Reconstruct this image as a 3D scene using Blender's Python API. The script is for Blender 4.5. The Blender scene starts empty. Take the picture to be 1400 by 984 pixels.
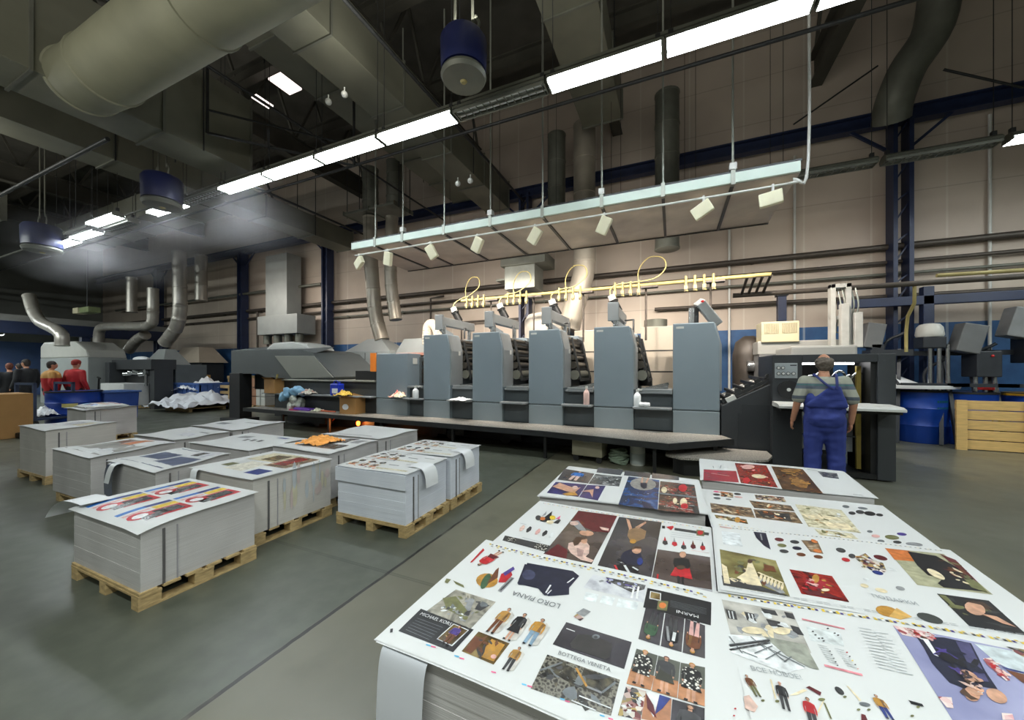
import bpy, bmesh, math, random
from mathutils import Vector, Matrix, Euler, noise
random.seed(7)
SC = bpy.context.scene
COL = SC.collection
R = math.radians
# ---------------------------------------------------------------- survey of the photo: camera station and sight lines
CAM_H = 1.55; FPX = 504.0; YAW = math.atan(220/FPX)
CA, SA = math.cos(YAW), math.sin(YAW)
def ray(u, v):
    x = (u-700)/FPX
    return (x*CA-SA, x*SA+CA, (505-v)/FPX)
def PZ(u, v, z):            # where a sight line meets height z
    d = ray(u, v); t = (z-CAM_H)/d[2]
    return Vector((d[0]*t, d[1]*t, z))
def PY(u, v, y):            # where a sight line meets the vertical plane at depth y
    d = ray(u, v); t = y/d[1]
    return Vector((d[0]*t, y, CAM_H+d[2]*t))
def PX(u, v, x):
    d = ray(u, v); t = x/d[0]
    return Vector((x, d[1]*t, CAM_H+d[2]*t))
# ---------------------------------------------------------------- materials
def lin(c):
    if isinstance(c, str):
        c = c.lstrip('#'); c = [int(c[i:i+2], 16)/255 for i in (0, 2, 4)]
    return tuple((x/12.92 if x <= .04045 else ((x+.055)/1.055)**2.4) for x in c[:3]) + (1.0,)
MATS = {}
def nodes(name):
    m = bpy.data.materials.new(name); m.use_nodes = True
    nt = m.node_tree; b = nt.nodes['Principled BSDF']
    return m, nt, b
def mat(name, col, rough=.55, metal=0.0, var=.12, scale=6.0, bump=0.0, emit=None, estr=0.0, alpha=1.0, trans=0.0, stretch=None):
    if name in MATS: return MATS[name]
    m, nt, b = nodes(name)
    c = lin(col)
    b.inputs['Roughness'].default_value = rough
    b.inputs['Metallic'].default_value = metal
    tc = nt.nodes.new('ShaderNodeTexCoord')
    mp = nt.nodes.new('ShaderNodeMapping')
    if stretch: mp.inputs['Scale'].default_value = stretch
    nt.links.new(tc.outputs['Object'], mp.inputs['Vector'])
    nz = nt.nodes.new('ShaderNodeTexNoise'); nz.inputs['Scale'].default_value = scale; nz.inputs['Detail'].default_value = 5
    nt.links.new(mp.outputs[0], nz.inputs['Vector'])
    rp = nt.nodes.new('ShaderNodeValToRGB')
    rp.color_ramp.elements[0].position = .3; rp.color_ramp.elements[1].position = .72
    rp.color_ramp.elements[0].color = tuple(x*(1-var) for x in c[:3])+(1,)
    rp.color_ramp.elements[1].color = tuple(min(1, x*(1+var)) for x in c[:3])+(1,)
    nt.links.new(nz.outputs['Fac'], rp.inputs['Fac'])
    nt.links.new(rp.outputs['Color'], b.inputs['Base Color'])
    if bump:
        bp = nt.nodes.new('ShaderNodeBump'); bp.inputs['Strength'].default_value = bump; bp.inputs['Distance'].default_value = .01
        nt.links.new(nz.outputs['Fac'], bp.inputs['Height']); nt.links.new(bp.outputs['Normal'], b.inputs['Normal'])
    if emit is not None:
        b.inputs['Emission Color'].default_value = lin(emit); b.inputs['Emission Strength'].default_value = estr
    if alpha < 1: b.inputs['Alpha'].default_value = alpha
    if trans: b.inputs['Transmission Weight'].default_value = trans
    MATS[name] = m
    return m
def ramp_mat(name, stops, scale=8, rough=.35, detail=4, distortion=0.0, kind='noise', stretch=None, coat=0.0):
    if name in MATS: return MATS[name]
    m, nt, b = nodes(name)
    tc = nt.nodes.new('ShaderNodeTexCoord'); mp = nt.nodes.new('ShaderNodeMapping')
    if stretch: mp.inputs['Scale'].default_value = stretch
    nt.links.new(tc.outputs['Object'], mp.inputs['Vector'])
    if kind == 'voronoi':
        nz = nt.nodes.new('ShaderNodeTexVoronoi'); nz.inputs['Scale'].default_value = scale; out = nz.outputs['Distance']
    elif kind == 'cells':
        nz = nt.nodes.new('ShaderNodeTexVoronoi'); nz.inputs['Scale'].default_value = scale
        sp = nt.nodes.new('ShaderNodeSeparateColor'); nt.links.new(nz.outputs['Color'], sp.inputs[0]); out = sp.outputs[0]
    else:
        nz = nt.nodes.new('ShaderNodeTexNoise'); nz.inputs['Scale'].default_value = scale
        nz.inputs['Detail'].default_value = detail; nz.inputs['Distortion'].default_value = distortion; out = nz.outputs['Fac']
    nt.links.new(mp.outputs[0], nz.inputs['Vector'])
    rp = nt.nodes.new('ShaderNodeValToRGB'); cr = rp.color_ramp
    while len(cr.elements) < len(stops): cr.elements.new(.5)
    for e, (p, c) in zip(cr.elements, stops): e.position = p; e.color = lin(c)
    nt.links.new(out, rp.inputs['Fac']); nt.links.new(rp.outputs['Color'], b.inputs['Base Color'])
    b.inputs['Roughness'].default_value = rough
    b.inputs['Coat Weight'].default_value = coat; b.inputs['Coat Roughness'].default_value = .2
    MATS[name] = m
    return m
def emit_mat(name, col, strength):
    if name in MATS: return MATS[name]
    m, nt, b = nodes(name)
    b.inputs['Base Color'].default_value = lin(col)
    b.inputs['Emission Color'].default_value = lin(col); b.inputs['Emission Strength'].default_value = strength
    MATS[name] = m
    return m
# ---------------------------------------------------------------- things, parts
def tag(o, label=None, cat=None, group=None, kind=None):
    if label: o['label'] = label
    if cat: o['category'] = cat
    if group: o['group'] = group
    if kind: o['kind'] = kind
    return o
def thing(name, label, cat, loc=(0, 0, 0), rz=0.0, group=None):
    o = bpy.data.objects.new(name, None); COL.objects.link(o)
    o.empty_display_size = .1
    o.location = loc; o.rotation_euler = (0, 0, rz)
    return tag(o, label, cat, group)
def root_of(o):
    while o.parent: o = o.parent
    return o
def dup(root, loc=None, rz=None, label=None, group=None):
    r = root.copy(); COL.objects.link(r)
    if loc is not None: r.location = loc
    if rz is not None: r.rotation_euler = (0, 0, rz)
    if label: r['label'] = label
    if group: r['group'] = group
    for ch in list(root.children):
        c = ch.copy(); COL.objects.link(c); c.parent = r
        for g in list(ch.children):
            d = g.copy(); COL.objects.link(d); d.parent = c
    return r
def rotm(rot):
    return Euler(rot).to_matrix() if rot is not None else Matrix.Identity(3)
class MB:
    def __init__(s): s.v = []; s.f = []; s.m = []; s.mi = 0
    def use(s, i): s.mi = i; return s
    def add(s, vs, fs):
        k = len(s.v); s.v += [tuple(p) for p in vs]
        for f in fs: s.f.append([k+i for i in f]); s.m.append(s.mi)
        return s
    def box(s, c, d, rot=None):
        M = rotm(rot); c = Vector(c); h = [x/2 for x in d]
        vs = [c+M@Vector((sx*h[0], sy*h[1], sz*h[2])) for sz in (-1, 1) for sy in (-1, 1) for sx in (-1, 1)]
        return s.add(vs, [(0, 2, 3, 1), (4, 5, 7, 6), (0, 1, 5, 4), (2, 6, 7, 3), (0, 4, 6, 2), (1, 3, 7, 5)])
    def bx(s, x0, x1, y0, y1, z0, z1):
        return s.box(((x0+x1)/2, (y0+y1)/2, (z0+z1)/2), (abs(x1-x0), abs(y1-y0), abs(z1-z0)))
    def bar(s, p0, p1, w, h, up=(0, 0, 1)):          # rectangular bar between two points
        p0, p1 = Vector(p0), Vector(p1); d = (p1-p0).normalized(); u = Vector(up)
        if abs(d.dot(u)) > .98: u = Vector((0, 1, 0))
        sd = d.cross(u).normalized(); u = sd.cross(d).normalized()
        vs = []
        for p in (p0, p1):
            for a, b in ((-1, -1), (1, -1), (1, 1), (-1, 1)): vs.append(p+sd*(a*w/2)+u*(b*h/2))
        return s.add(vs, [(0, 1, 2, 3), (7, 6, 5, 4), (0, 4, 5, 1), (1, 5, 6, 2), (2, 6, 7, 3), (3, 7, 4, 0)])
    def prism(s, poly, axis, a0, a1):               # poly of 2-tuples, extruded along axis 'x','y' or 'z'
        def P(p, a):
            if axis == 'y': return (p[0], a, p[1])
            if axis == 'x': return (a, p[0], p[1])
            return (p[0], p[1], a)
        n = len(poly)
        vs = [P(p, a0) for p in poly]+[P(p, a1) for p in poly]
        fs = [tuple(range(n)), tuple(reversed(range(n, 2*n)))]+[(i, i+n, (i+1) % n+n, (i+1) % n) for i in range(n)]
        return s.add(vs, fs)
    def cyl(s, p0, p1, r, n=12, r2=None, caps=True):
        p0, p1 = Vector(p0), Vector(p1); d = (p1-p0).normalized(); r2 = r if r2 is None else r2
        u = Vector((0, 0, 1)) if abs(d.z) < .9 else Vector((1, 0, 0))
        a = d.cross(u).normalized(); b = d.cross(a)
        vs = [p+(a*math.cos(t)+b*math.sin(t))*rr for p, rr in ((p0, r), (p1, r2)) for t in [2*math.pi*i/n for i in range(n)]]
        fs = [(i, (i+1) % n, (i+1) % n+n, i+n) for i in range(n)]
        if caps: fs += [tuple(reversed(range(n))), tuple(range(n, 2*n))]
        return s.add(vs, fs)
    def tube(s, pts, r, n=8, caps=True, radii=None):
        pts = [Vector(p) for p in pts]; rings = []; prev = None
        for i, p in enumerate(pts):
            d = (pts[min(i+1, len(pts)-1)]-pts[max(i-1, 0)]).normalized()
            if prev is None:
                u = Vector((0, 0, 1)) if abs(d.z) < .9 else Vector((1, 0, 0)); a = d.cross(u).normalized()
            else: a = (prev-d*prev.dot(d)).normalized()
            prev = a; b = d.cross(a); rr = radii[i] if radii else r
            rings.append([p+(a*math.cos(t)+b*math.sin(t))*rr for t in [2*math.pi*k/n for k in range(n)]])
        vs = [q for rg in rings for q in rg]; fs = []
        for i in range(len(rings)-1):
            for k in range(n): fs.append((i*n+k, i*n+(k+1) % n, (i+1)*n+(k+1) % n, (i+1)*n+k))
        if caps: fs += [tuple(reversed(range(n))), tuple(range((len(rings)-1)*n, len(rings)*n))]
        return s.add(vs, fs)
    def lathe(s, prof, c, n=24, sx=1, sy=1):        # prof: (radius, z)
        c = Vector(c); vs = []; fs = []
        for r, z in prof:
            for k in range(n):
                t = 2*math.pi*k/n; vs.append(c+Vector((r*math.cos(t)*sx, r*math.sin(t)*sy, z)))
        for i in range(len(prof)-1):
            for k in range(n): fs.append((i*n+k, i*n+(k+1) % n, (i+1)*n+(k+1) % n, (i+1)*n+k))
        fs += [tuple(reversed(range(n))), tuple(range((len(prof)-1)*n, len(prof)*n))]
        return s.add(vs, fs)
    def ell(s, c, rad, rot=None, nu=14, nv=9):
        M = rotm(rot); c = Vector(c); vs = []; fs = []
        for j in range(nv+1):
            ph = math.pi*j/nv
            for i in range(nu):
                t = 2*math.pi*i/nu
                vs.append(c+M@Vector((rad[0]*math.sin(ph)*math.cos(t), rad[1]*math.sin(ph)*math.sin(t), -rad[2]*math.cos(ph))))
        for j in range(nv):
            for i in range(nu): fs.append((j*nu+i, j*nu+(i+1) % nu, (j+1)*nu+(i+1) % nu, (j+1)*nu+i))
        return s.add(vs, fs)
    def cap(s, p0, p1, r0, r1, n=10, flat=None):      # capsule with taper, for bodies
        p0, p1 = Vector(p0), Vector(p1); d = p1-p0; L = d.length; d.normalize()
        pts = []; rr = []
        for a in (-1, -.8, -.45): pts.append(p0+d*(r0*a)); rr.append(r0*math.sqrt(max(0.003, 1-a*a)))
        for t in (0, .5, 1): pts.append(p0.lerp(p1, t)); rr.append(r0+(r1-r0)*t)
        for a in (.45, .8, 1): pts.append(p1+d*(r1*a)); rr.append(r1*math.sqrt(max(0.003, 1-a*a)))
        return s.tube(pts, 0, n, radii=rr)
    def grid(s, P, nu, nv):                          # P(i,j) -> point
        vs = [P(i/nu, j/nv) for j in range(nv+1) for i in range(nu+1)]
        fs = [(j*(nu+1)+i, j*(nu+1)+i+1, (j+1)*(nu+1)+i+1, (j+1)*(nu+1)+i) for j in range(nv) for i in range(nu)]
        return s.add(vs, fs)
    def build(s, name, mats, parent=None, bevel=0.0, smooth=None, world=True, label=None, cat=None, group=None, kind=None, seg=2, fixn=True):
        if not isinstance(mats, (list, tuple)): mats = [mats]
        off = Vector((0, 0, 0)); loc = Vector((0, 0, 0))
        Minv = None
        if parent is not None:
            if world:
                r = root_of(parent)
                Minv = (Matrix.Translation(r.location) @ Euler(r.rotation_euler).to_matrix().to_4x4()).inverted()
        elif world:
            xs = [p[0] for p in s.v]; ys = [p[1] for p in s.v]; zs = [p[2] for p in s.v]
            loc = Vector(((min(xs)+max(xs))/2, (min(ys)+max(ys))/2, min(zs)))
            Minv = Matrix.Translation(-loc)
        vs = [tuple(Minv@Vector(p)) for p in s.v] if Minv is not None else s.v
        me = bpy.data.meshes.new(name); me.from_pydata(vs, [], s.f)
        for mm in mats: me.materials.append(mm)
        for p, k in zip(me.polygons, s.m): p.material_index = min(k, len(mats)-1)
        if bevel or fixn:
            bm = bmesh.new(); bm.from_mesh(me)
            if fixn: bmesh.ops.recalc_face_normals(bm, faces=bm.faces)
            if bevel:
                es = [e for e in bm.edges if len(e.link_faces) == 2 and e.calc_face_angle(0) > R(35)]
                bmesh.ops.bevel(bm, geom=es, offset=bevel, segments=seg, profile=.6, affect='EDGES', clamp_overlap=True)
            bm.to_mesh(me); bm.free()
        if smooth is not None:
            me.polygons.foreach_set('use_smooth', [True]*len(me.polygons))
            me.set_sharp_from_angle(angle=R(smooth))
        o = bpy.data.objects.new(name, me); COL.objects.link(o)
        o.location = loc
        if parent is not None: o.parent = parent
        tag(o, label, cat, group, kind)
        return o
def catmull(pts, k=6):
    pts = [Vector(p) for p in pts]; out = []
    q = [pts[0]*2-pts[1]]+pts+[pts[-1]*2-pts[-2]]
    for i in range(1, len(q)-2):
        for j in range(k):
            t = j/k; a, b, c, d = q[i-1], q[i], q[i+1], q[i+2]
            out.append(.5*((2*b)+(c-a)*t+(2*a-5*b+4*c-d)*t*t+(3*b-3*c+d-a)*t**3))
    out.append(pts[-1]); return out
def fuse(mb, voxel, smooth=4, fac=.5):               # weld overlapping solids into one continuous skin, returns an MB
    me = bpy.data.meshes.new('fuse'); me.from_pydata(mb.v, [], mb.f)
    bm = bmesh.new(); bm.from_mesh(me); bmesh.ops.recalc_face_normals(bm, faces=bm.faces); bm.to_mesh(me); bm.free()
    o = bpy.data.objects.new('fuse', me); COL.objects.link(o)
    r = o.modifiers.new('r', 'REMESH'); r.mode = 'VOXEL'; r.voxel_size = voxel
    if smooth:
        w = o.modifiers.new('s', 'SMOOTH'); w.iterations = smooth; w.factor = fac
    dg = bpy.context.evaluated_depsgraph_get(); ev = o.evaluated_get(dg); em = ev.to_mesh()
    out = MB(); out.add([v.co.copy() for v in em.vertices], [tuple(p.vertices) for p in em.polygons])
    ev.to_mesh_clear(); bpy.data.objects.remove(o); bpy.data.meshes.remove(me)
    return out
TXT = {}
def text_geo(t):
    if t in TXT: return TXT[t]
    cu = bpy.data.curves.new('t', 'FONT'); cu.body = t; cu.size = 1.0; cu.resolution_u = 2
    o = bpy.data.objects.new('t', cu); COL.objects.link(o)
    dg = bpy.context.evaluated_depsgraph_get(); ev = o.evaluated_get(dg); em = ev.to_mesh()
    vs = [v.co.copy() for v in em.vertices]; fs = [tuple(p.vertices) for p in em.polygons]
    ev.to_mesh_clear(); bpy.data.objects.remove(o); bpy.data.curves.remove(cu)
    x0 = min(v.x for v in vs); x1 = max(v.x for v in vs)
    TXT[t] = ([(v.x-x0, v.y) for v in vs], fs, x1-x0)
    return TXT[t]
# ================================================================ camera
cd = bpy.data.cameras.new('camera'); cam = bpy.data.objects.new('camera', cd); COL.objects.link(cam)
cd.sensor_width = 36; cd.lens = FPX*36/1400; cd.shift_y = 13/1400; cd.clip_start = .02; cd.clip_end = 200
cam.location = (0, 0, CAM_H); cam.rotation_euler = (R(90), 0, YAW)
SC.camera = cam
SC.view_settings.view_transform = 'Standard'; SC.view_settings.look = 'None'; SC.view_settings.exposure = .5
w = bpy.data.worlds.new('world'); SC.world = w; w.use_nodes = True
w.node_tree.nodes['Background'].inputs[0].default_value = (.8, .9, 1, 1); w.node_tree.nodes['Background'].inputs[1].default_value = .02
SC.cycles.max_bounces = 6; SC.cycles.diffuse_bounces = 3; SC.cycles.glossy_bounces = 3; SC.cycles.volume_bounces = 0
SC.cycles.sample_clamp_indirect = 4; SC.cycles.volume_step_rate = 3; SC.cycles.use_denoising = True
# ================================================================ common materials
GALV = mat('galvanised', '#8d9088', .42, .55, .18, 3)
GALVD = mat('galvanised_dark', '#6b6d64', .5, .4, .2, 2)
DSTEEL = mat('dark_steel', '#2b2d2e', .5, .3, .2, 5)
BLACK = mat('black_matt', '#131415', .5, 0, .2, 5)
PIPE = mat('dark_pipe', '#4a443e', .5, .3, .2, 5)
BLUEP = mat('blue_steel_paint', '#1a2644', .45, 0, .15, 4)
CREAMP = mat('cream_paint', '#c9c2a4', .5, 0, .08, 5)
WHITEP = mat('white_paint', '#c2c4c0', .4, 0, .05, 5)
PAPER = mat('white_paper', '#e6e9ec', .45, 0, .02, 3)
CHROME = mat('chrome', '#b9bcbe', .22, .9, .1, 5)
WOOD = mat('pallet_wood', '#b39a6c', .7, 0, .25, 3, .2, stretch=(6, 6, 20))
YELLOWP = mat('yellow_pipe_paint', '#a39762', .45, 0, .1, 5)
SKIN = mat('skin', '#c08a6e', .5, 0, .1, 12)
RUBBER = mat('rubber', '#1c1c1d', .6, 0, .1, 5)
LAMPON = emit_mat('lamp_lit', '#f4fbff', 50)
LAMPDIM = emit_mat('lamp_lit_dim', '#f4fbff', 12)
LOUVER = emit_mat('lamp_reflector_lit', '#f2f8fc', 10)
# ================================================================ floor
m, nt, b = nodes('floor_epoxy')
gp = nt.nodes.new('ShaderNodeNewGeometry'); sx = nt.nodes.new('ShaderNodeSeparateXYZ'); nt.links.new(gp.outputs['Position'], sx.inputs[0])
def N(t, **k):
    n = nt.nodes.new(t)
    for a, v in k.items(): setattr(n, a, v)
    return n
def math_n(op, a, bb=None):
    n = N('ShaderNodeMath', operation=op)
    for i, x in enumerate((a, bb)):
        if x is None: continue
        if isinstance(x, (int, float)): n.inputs[i].default_value = x
        else: nt.links.new(x, n.inputs[i])
    return n.outputs[0]
def noise_n(scale, detail=5):
    n = N('ShaderNodeTexNoise'); n.inputs['Scale'].default_value = scale; n.inputs['Detail'].default_value = detail
    nt.links.new(gp.outputs['Position'], n.inputs['Vector']); return n.outputs['Fac']
def mixc(f, a, c):
    n = N('ShaderNodeMix', data_type='RGBA')
    nt.links.new(f, n.inputs[0])
    for i, x in ((6, a), (7, c)):
        if isinstance(x, str): n.inputs[i].default_value = lin(x)
        else: nt.links.new(x, n.inputs[i])
    return n.outputs[2]
n1 = noise_n(.9); n2 = noise_n(7, 8); n3 = noise_n(2.5, 6)
def ramp(f, p0, p1):
    n = N('ShaderNodeMapRange'); n.interpolation_type = 'SMOOTHSTEP'
    nt.links.new(f, n.inputs[0]); n.inputs[1].default_value = p0; n.inputs[2].default_value = p1; return n.outputs[0]
X = math_n('ADD', sx.outputs[0], math_n('MULTIPLY', math_n('SUBTRACT', n3, .5), .05))
lane = ramp(X, -2.02, -1.97)
green = mixc(ramp(n2, .3, .75), '#50544a', '#5b5f54')
beige = mixc(ramp(n1, .3, .7), '#605f50', '#737161')
c1 = mixc(lane, green, beige)
# a darker grey-green strip beside the feeder, and slab joints
dk = math_n('MULTIPLY', ramp(sx.outputs[0], 2.1, 2.5), math_n('SUBTRACT', 1, ramp(math_n('ADD', sx.outputs[0], math_n('MULTIPLY', sx.outputs[1], -.25)), 2.6, 3.0)))
c1 = mixc(math_n('MULTIPLY', dk, .6), c1, '#5c6058')
joint = math_n('LESS_THAN', math_n('ABSOLUTE', math_n('SUBTRACT', X, -1.99)), .014)
jy = math_n('LESS_THAN', math_n('ABSOLUTE', math_n('SUBTRACT', math_n('PINGPONG', math_n('ADD', sx.outputs[1], .8), 3.0), 2.99)), .008)
jt = math_n('MAXIMUM', math_n('MULTIPLY', joint, ramp(n3, .3, .5)), math_n('MULTIPLY', jy, .35))
c1 = mixc(jt, c1, '#1d1d19')
c1 = mixc(math_n('MULTIPLY', ramp(n3, .58, .75), .25), c1, '#4d4c44')
nt.links.new(c1, b.inputs['Base Color'])
rr = N('ShaderNodeMapRange'); nt.links.new(n3, rr.inputs[0]); rr.inputs[3].default_value = .22; rr.inputs[4].default_value = .5
nt.links.new(rr.outputs[0], b.inputs['Roughness'])
FLOOR = m
XL, XR, YB, YF, ZC = -36, 10, 12, -7, 11.5
MB().box(((XL+XR)/2, (YB+YF)/2, -.1), (XR-XL, YB-YF, .2)).build('floor', FLOOR, kind='structure')
# ================================================================ walls
m, nt, b = nodes('wall_panels')
gp = nt.nodes.new('ShaderNodeNewGeometry'); sx = nt.nodes.new('ShaderNodeSeparateXYZ'); nt.links.new(gp.outputs['Position'], sx.inputs[0])
n1 = noise_n(.6); n2 = noise_n(5)
base = mixc(ramp(n1, .3, .7), '#ab9e92', '#b8ac9e')
sv = math_n('LESS_THAN', math_n('PINGPONG', math_n('ADD', sx.outputs[0], 40.35), .68), .02)
sh = math_n('LESS_THAN', math_n('PINGPONG', math_n('ADD', sx.outputs[2], .35), .62), .012)
base = mixc(math_n('MULTIPLY', sv, .55), base, '#c3beb2')
base = mixc(math_n('MULTIPLY', sh, .35), base, '#6f6a61')
blue = mixc(ramp(n2, .3, .7), '#1d4674', '#25517f')
dado = math_n('LESS_THAN', sx.outputs[2], 2.66)
sv2 = math_n('LESS_THAN', math_n('PINGPONG', math_n('ADD', sx.outputs[0], 40.35), 1.36), .025)
blue = mixc(math_n('MULTIPLY', sv2, .6), blue, '#8e9aa6')
base = mixc(dado, base, blue)
nt.links.new(base, b.inputs['Base Color']); b.inputs['Roughness'].default_value = .55
WALL = m
MB().box(((XL+XR)/2, YB+.1, ZC/2), (XR-XL+.4, .2, ZC)).build('wall_back', WALL, kind='structure')
WALLD = mat('wall_plain', '#6f716c', .7, 0, .15, 1)
MB().box((XL-.1, (YB+YF)/2, ZC/2), (.2, YB-YF, ZC)).build('wall_left', WALLD, kind='structure')
MB().box((XR+.1, (YB+YF)/2, ZC/2), (.2, YB-YF, ZC)).build('wall_right', WALLD, kind='structure')
MB().box(((XL+XR)/2, YF-.1, ZC/2), (XR-XL+.4, .2, ZC)).build('wall_front', WALLD, kind='structure')
CEIL = mat('ceiling_deck', '#4a4943', .8, 0, .25, 1.2)
MB().box(((XL+XR)/2, (YB+YF)/2, ZC+.1), (XR-XL+.4, YB-YF+.4, .2)).build('ceiling', CEIL, kind='structure')
# roof structure
BEAM = mat('roof_beam_paint', '#45443d', .6, .1, .2, 1.5)
def ibeam(mb, p0, p1, h, w):
    p0, p1 = Vector(p0), Vector(p1); z = Vector((0, 0, 1))
    mb.bar(p0, p1, .03, h); mb.bar(p0+z*h/2, p1+z*h/2, w, .04); mb.bar(p0-z*h/2, p1-z*h/2, w, .04)
k = 0
for x in (-30, -24, -18, -12.2, -6.6, -1.6, 3.4, 8.2):
    k += 1
    mb = MB(); ibeam(mb, (x, YF, 9.3), (x, YB, 9.3), .7, .3)
    for i in range(12):
        y0 = YF+i*19/12; mb.bar((x, y0, 9.65), (x, y0+.8, ZC), .07, .07); mb.bar((x, y0+1.58, 9.65), (x, y0+.8, ZC), .07, .07)
    mb.build('trim_%d' % k, BEAM, kind='structure')
for y in (-3, .8, 4.0, 6.9, 9.6):
    k += 1
    mb = MB(); ibeam(mb, (XL, y, 10.3), (XR, y, 10.3), .4, .22); mb.build('trim_%d' % k, BEAM, kind='structure')
# blue eaves beam and columns along the back wall
mb = MB(); ibeam(mb, (XL, 11.7, 7.55), (XR, 11.7, 7.55), .3, .25)
k += 1; mb.build('trim_%d' % k, BLUEP, kind='structure')
for x in (-28, -20.0, -14.0, -4.6, 4.92):
    k += 1; mb = MB()
    for dx in (-.14, .14): mb.bx(x+dx-.04, x+dx+.04, 11.5, 11.85, 0, 7.5)
    for i in range(15): mb.bar((x-.14, 11.6, .2+i*.48), (x+.14, 11.6, .44+i*.48 if i % 2 else .68+i*.48), .03, .03, up=(0, 1, 0))
    mb.bar((x-.9, 11.7, 7.4), (x, 11.7, 6.6), .06, .06); mb.bar((x+.9, 11.7, 7.4), (x, 11.7, 6.6), .06, .06)
    mb.build('trim_%d' % k, BLUEP, kind='structure')
# ================================================================ services along the back wall
def pipe(name, pts, r, mt, label, n=8, cat='pipe', group=None, clips=None):
    mb = MB().tube(pts, r, n)
    if clips:
        for c in clips: mb.bx(c[0]-.03, c[0]+.03, c[1], 12.0, c[2]-.05, c[2]+.05)
    o = mb.build(name, mt, smooth=50); tag(o, label, cat, group); return o
cl = lambda y, z: [(x, y, z) for x in range(-34, 10, 3)]
pipe('wall_pipe', [(XL+.2, 11.78, 4.52), (XR-.2, 11.78, 4.5)], .075, PIPE, 'thickest dark brown pipe running along the upper cream wall', clips=cl(11.78, 4.5))
pipe('wall_pipe', [(XL+.2, 11.82, 4.14), (XR-.2, 11.82, 4.14)], .045, PIPE, 'second pipe down on the cream wall, just under the thickest dark pipe', clips=cl(11.82, 4.14))
pipe('wall_pipe', [(-14.5, 11.85, 3.86), (XR-.2, 11.85, 3.86)], .035, GALVD, 'thin grey pipe, third down on the cream back wall', clips=[(x, 11.85, 3.86) for x in range(-13, 10, 3)])
pipe('wall_pipe', [(-7.2, 11.8, 2.5), (-7.2, 11.8, 3.3), (-4.2, 11.8, 3.32)], .035, PIPE, 'dark bent pipe on the wall left of the press units, rising then turning right')
pipe('wall_pipe', [(-8.6, 11.83, 3.2), (-8.6, 11.83, 4.3), (-8.0, 11.83, 4.35)], .04, PIPE, 'dark drop pipe behind the open-ended silver duct')
pipe('wall_pipe', [(-.5, 11.82, 3.35), (8, 11.82, 3.3)], .05, PIPE, 'brown pipe low on the cream wall above the blue panels, right half')
pipe('cable_tray', [(-33, 11.6, 5.35), (-14.3, 11.6, 5.35)], .06, GALVD, 'long grey tray of pipes high on the wall at far left', cat='cable tray')
for x, z0, z1, lab in ((1.45, 2.6, 6.5, 'pale conduit rising on the wall right of the rightmost press unit'), (2.95, 2.6, 7.2, 'pale conduit on the wall just left of the tall white hose frame'), (6.55, 1.2, 7.3, 'pale conduit on the wall behind the right drum pumps')):
    pipe('conduit', [(x, 11.93, 0), (x, 11.93, z1)], .03, WHITEP, lab, cat='conduit')
for u, lab in ((352, 'dark downpipe on the wall left of the square grey vent box'), (366, 'thin downpipe close beside the dark downpipe at left')):
    p = PY(u, 400, 11.8); pipe('downpipe', [(p.x, 11.8, 0), (p.x, 11.8, 4.5)], .05, PIPE, lab, cat='pipe')
# yellow compressed-air header behind the press with valves
hz, hy = 3.41, 8.6
root = thing('ink_supply_line', 'cream-yellow supply pipe with rows of valves running above the press', 'pipe', (-1.8, hy, hz))
MB().tube([(-5.25, hy, hz), (1.75, hy, hz)], .04, 8).build('header_pipe', YELLOWP, root, smooth=50)
for xs in (-5.05, -3.85, -2.5, -1.2, .25):
    for i in range(4):
        mb = MB(); x = xs+i*.17
        mb.cyl((x, hy-.05, hz-.1), (x, hy-.05, hz+.1), .025, 8); mb.box((x, hy-.06, hz-.14), (.07, .07, .08)); mb.bar((x, hy-.09, hz-.2), (x+.04, hy-.12, hz-.23), .02, .02)
        mb.use(1).box((x, hy-.06, hz-.2), (.06, .06, .05))
        mb.build('valve', [YELLOWP, PIPE], root, bevel=.004)
for x in (-4.4, -3.2, -1.95, -.55, .72):
    MB().cyl((x, hy+.1, 0 if x < -9 else 2.2), (x, hy+.1, hz-.02), .022, 8).bx(x-.1, x+.25, hy-.05, hy+.13, hz-.07, hz-.03).build('support_post', PIPE, root)
mb = MB()
for i in range(4):
    x0 = 1.75-i*.13
    mb.tube([(x0, hy, hz-.02), (x0, hy+.35, hz-.12), (x0-.0, hy+.7, hz-.24)], .028, 8)
mb.build('branch_pipes', PIPE, root, smooth=50)
pipe('ink_return_line', [(1.2, 9.3, 3.16), (8.5, 9.3, 3.14)], .05, PIPE, 'dark horizontal pipe continuing right from the four slanted branch pipes')
pipe('ink_feed_line', [(4.45, 9.35, 3.28), (9.5, 9.35, 3.2)], .035, YELLOWP, 'thin yellowish pipe above the drum pumps at right')
for x, lab in ((4.15, 'first yellow drop pipe right of the feeder'), (5.85, 'yellow drop pipe between the two right drum pumps'), (7.6, 'yellow drop pipe nearest the right edge of the photo')):
    pipe('drop_pipe', [(x, 9.35, 3.2), (x, 9.35, 3.0), (x+.02, 9.4, 2.8), (x+.1, 9.8, 2.6), (x+.12, 9.9, 2.3), (x+.12, 9.9, 1.9)], .028, YELLOWP, lab)
# blue steel rack the pump lines hang from
root = thing('pump_rack', 'dark blue steel rail frame on posts over the ink drums at right', 'frame', (5, 11.3, 0))
MB().bx(3.65, 9.5, 11.2, 11.36, 3.0, 3.2).build('top_rail', BLUEP, root, bevel=.01)
for x in (2.52, 5.21, 9.3): MB().bx(x-.09, x+.09, 11.2, 11.38, 0, 3.4).build('post', BLUEP, root, bevel=.01)
MB().bx(2.4, 2.64, 11.15, 11.4, 3.4, 3.5).build('bracket', DSTEEL, root)
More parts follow.
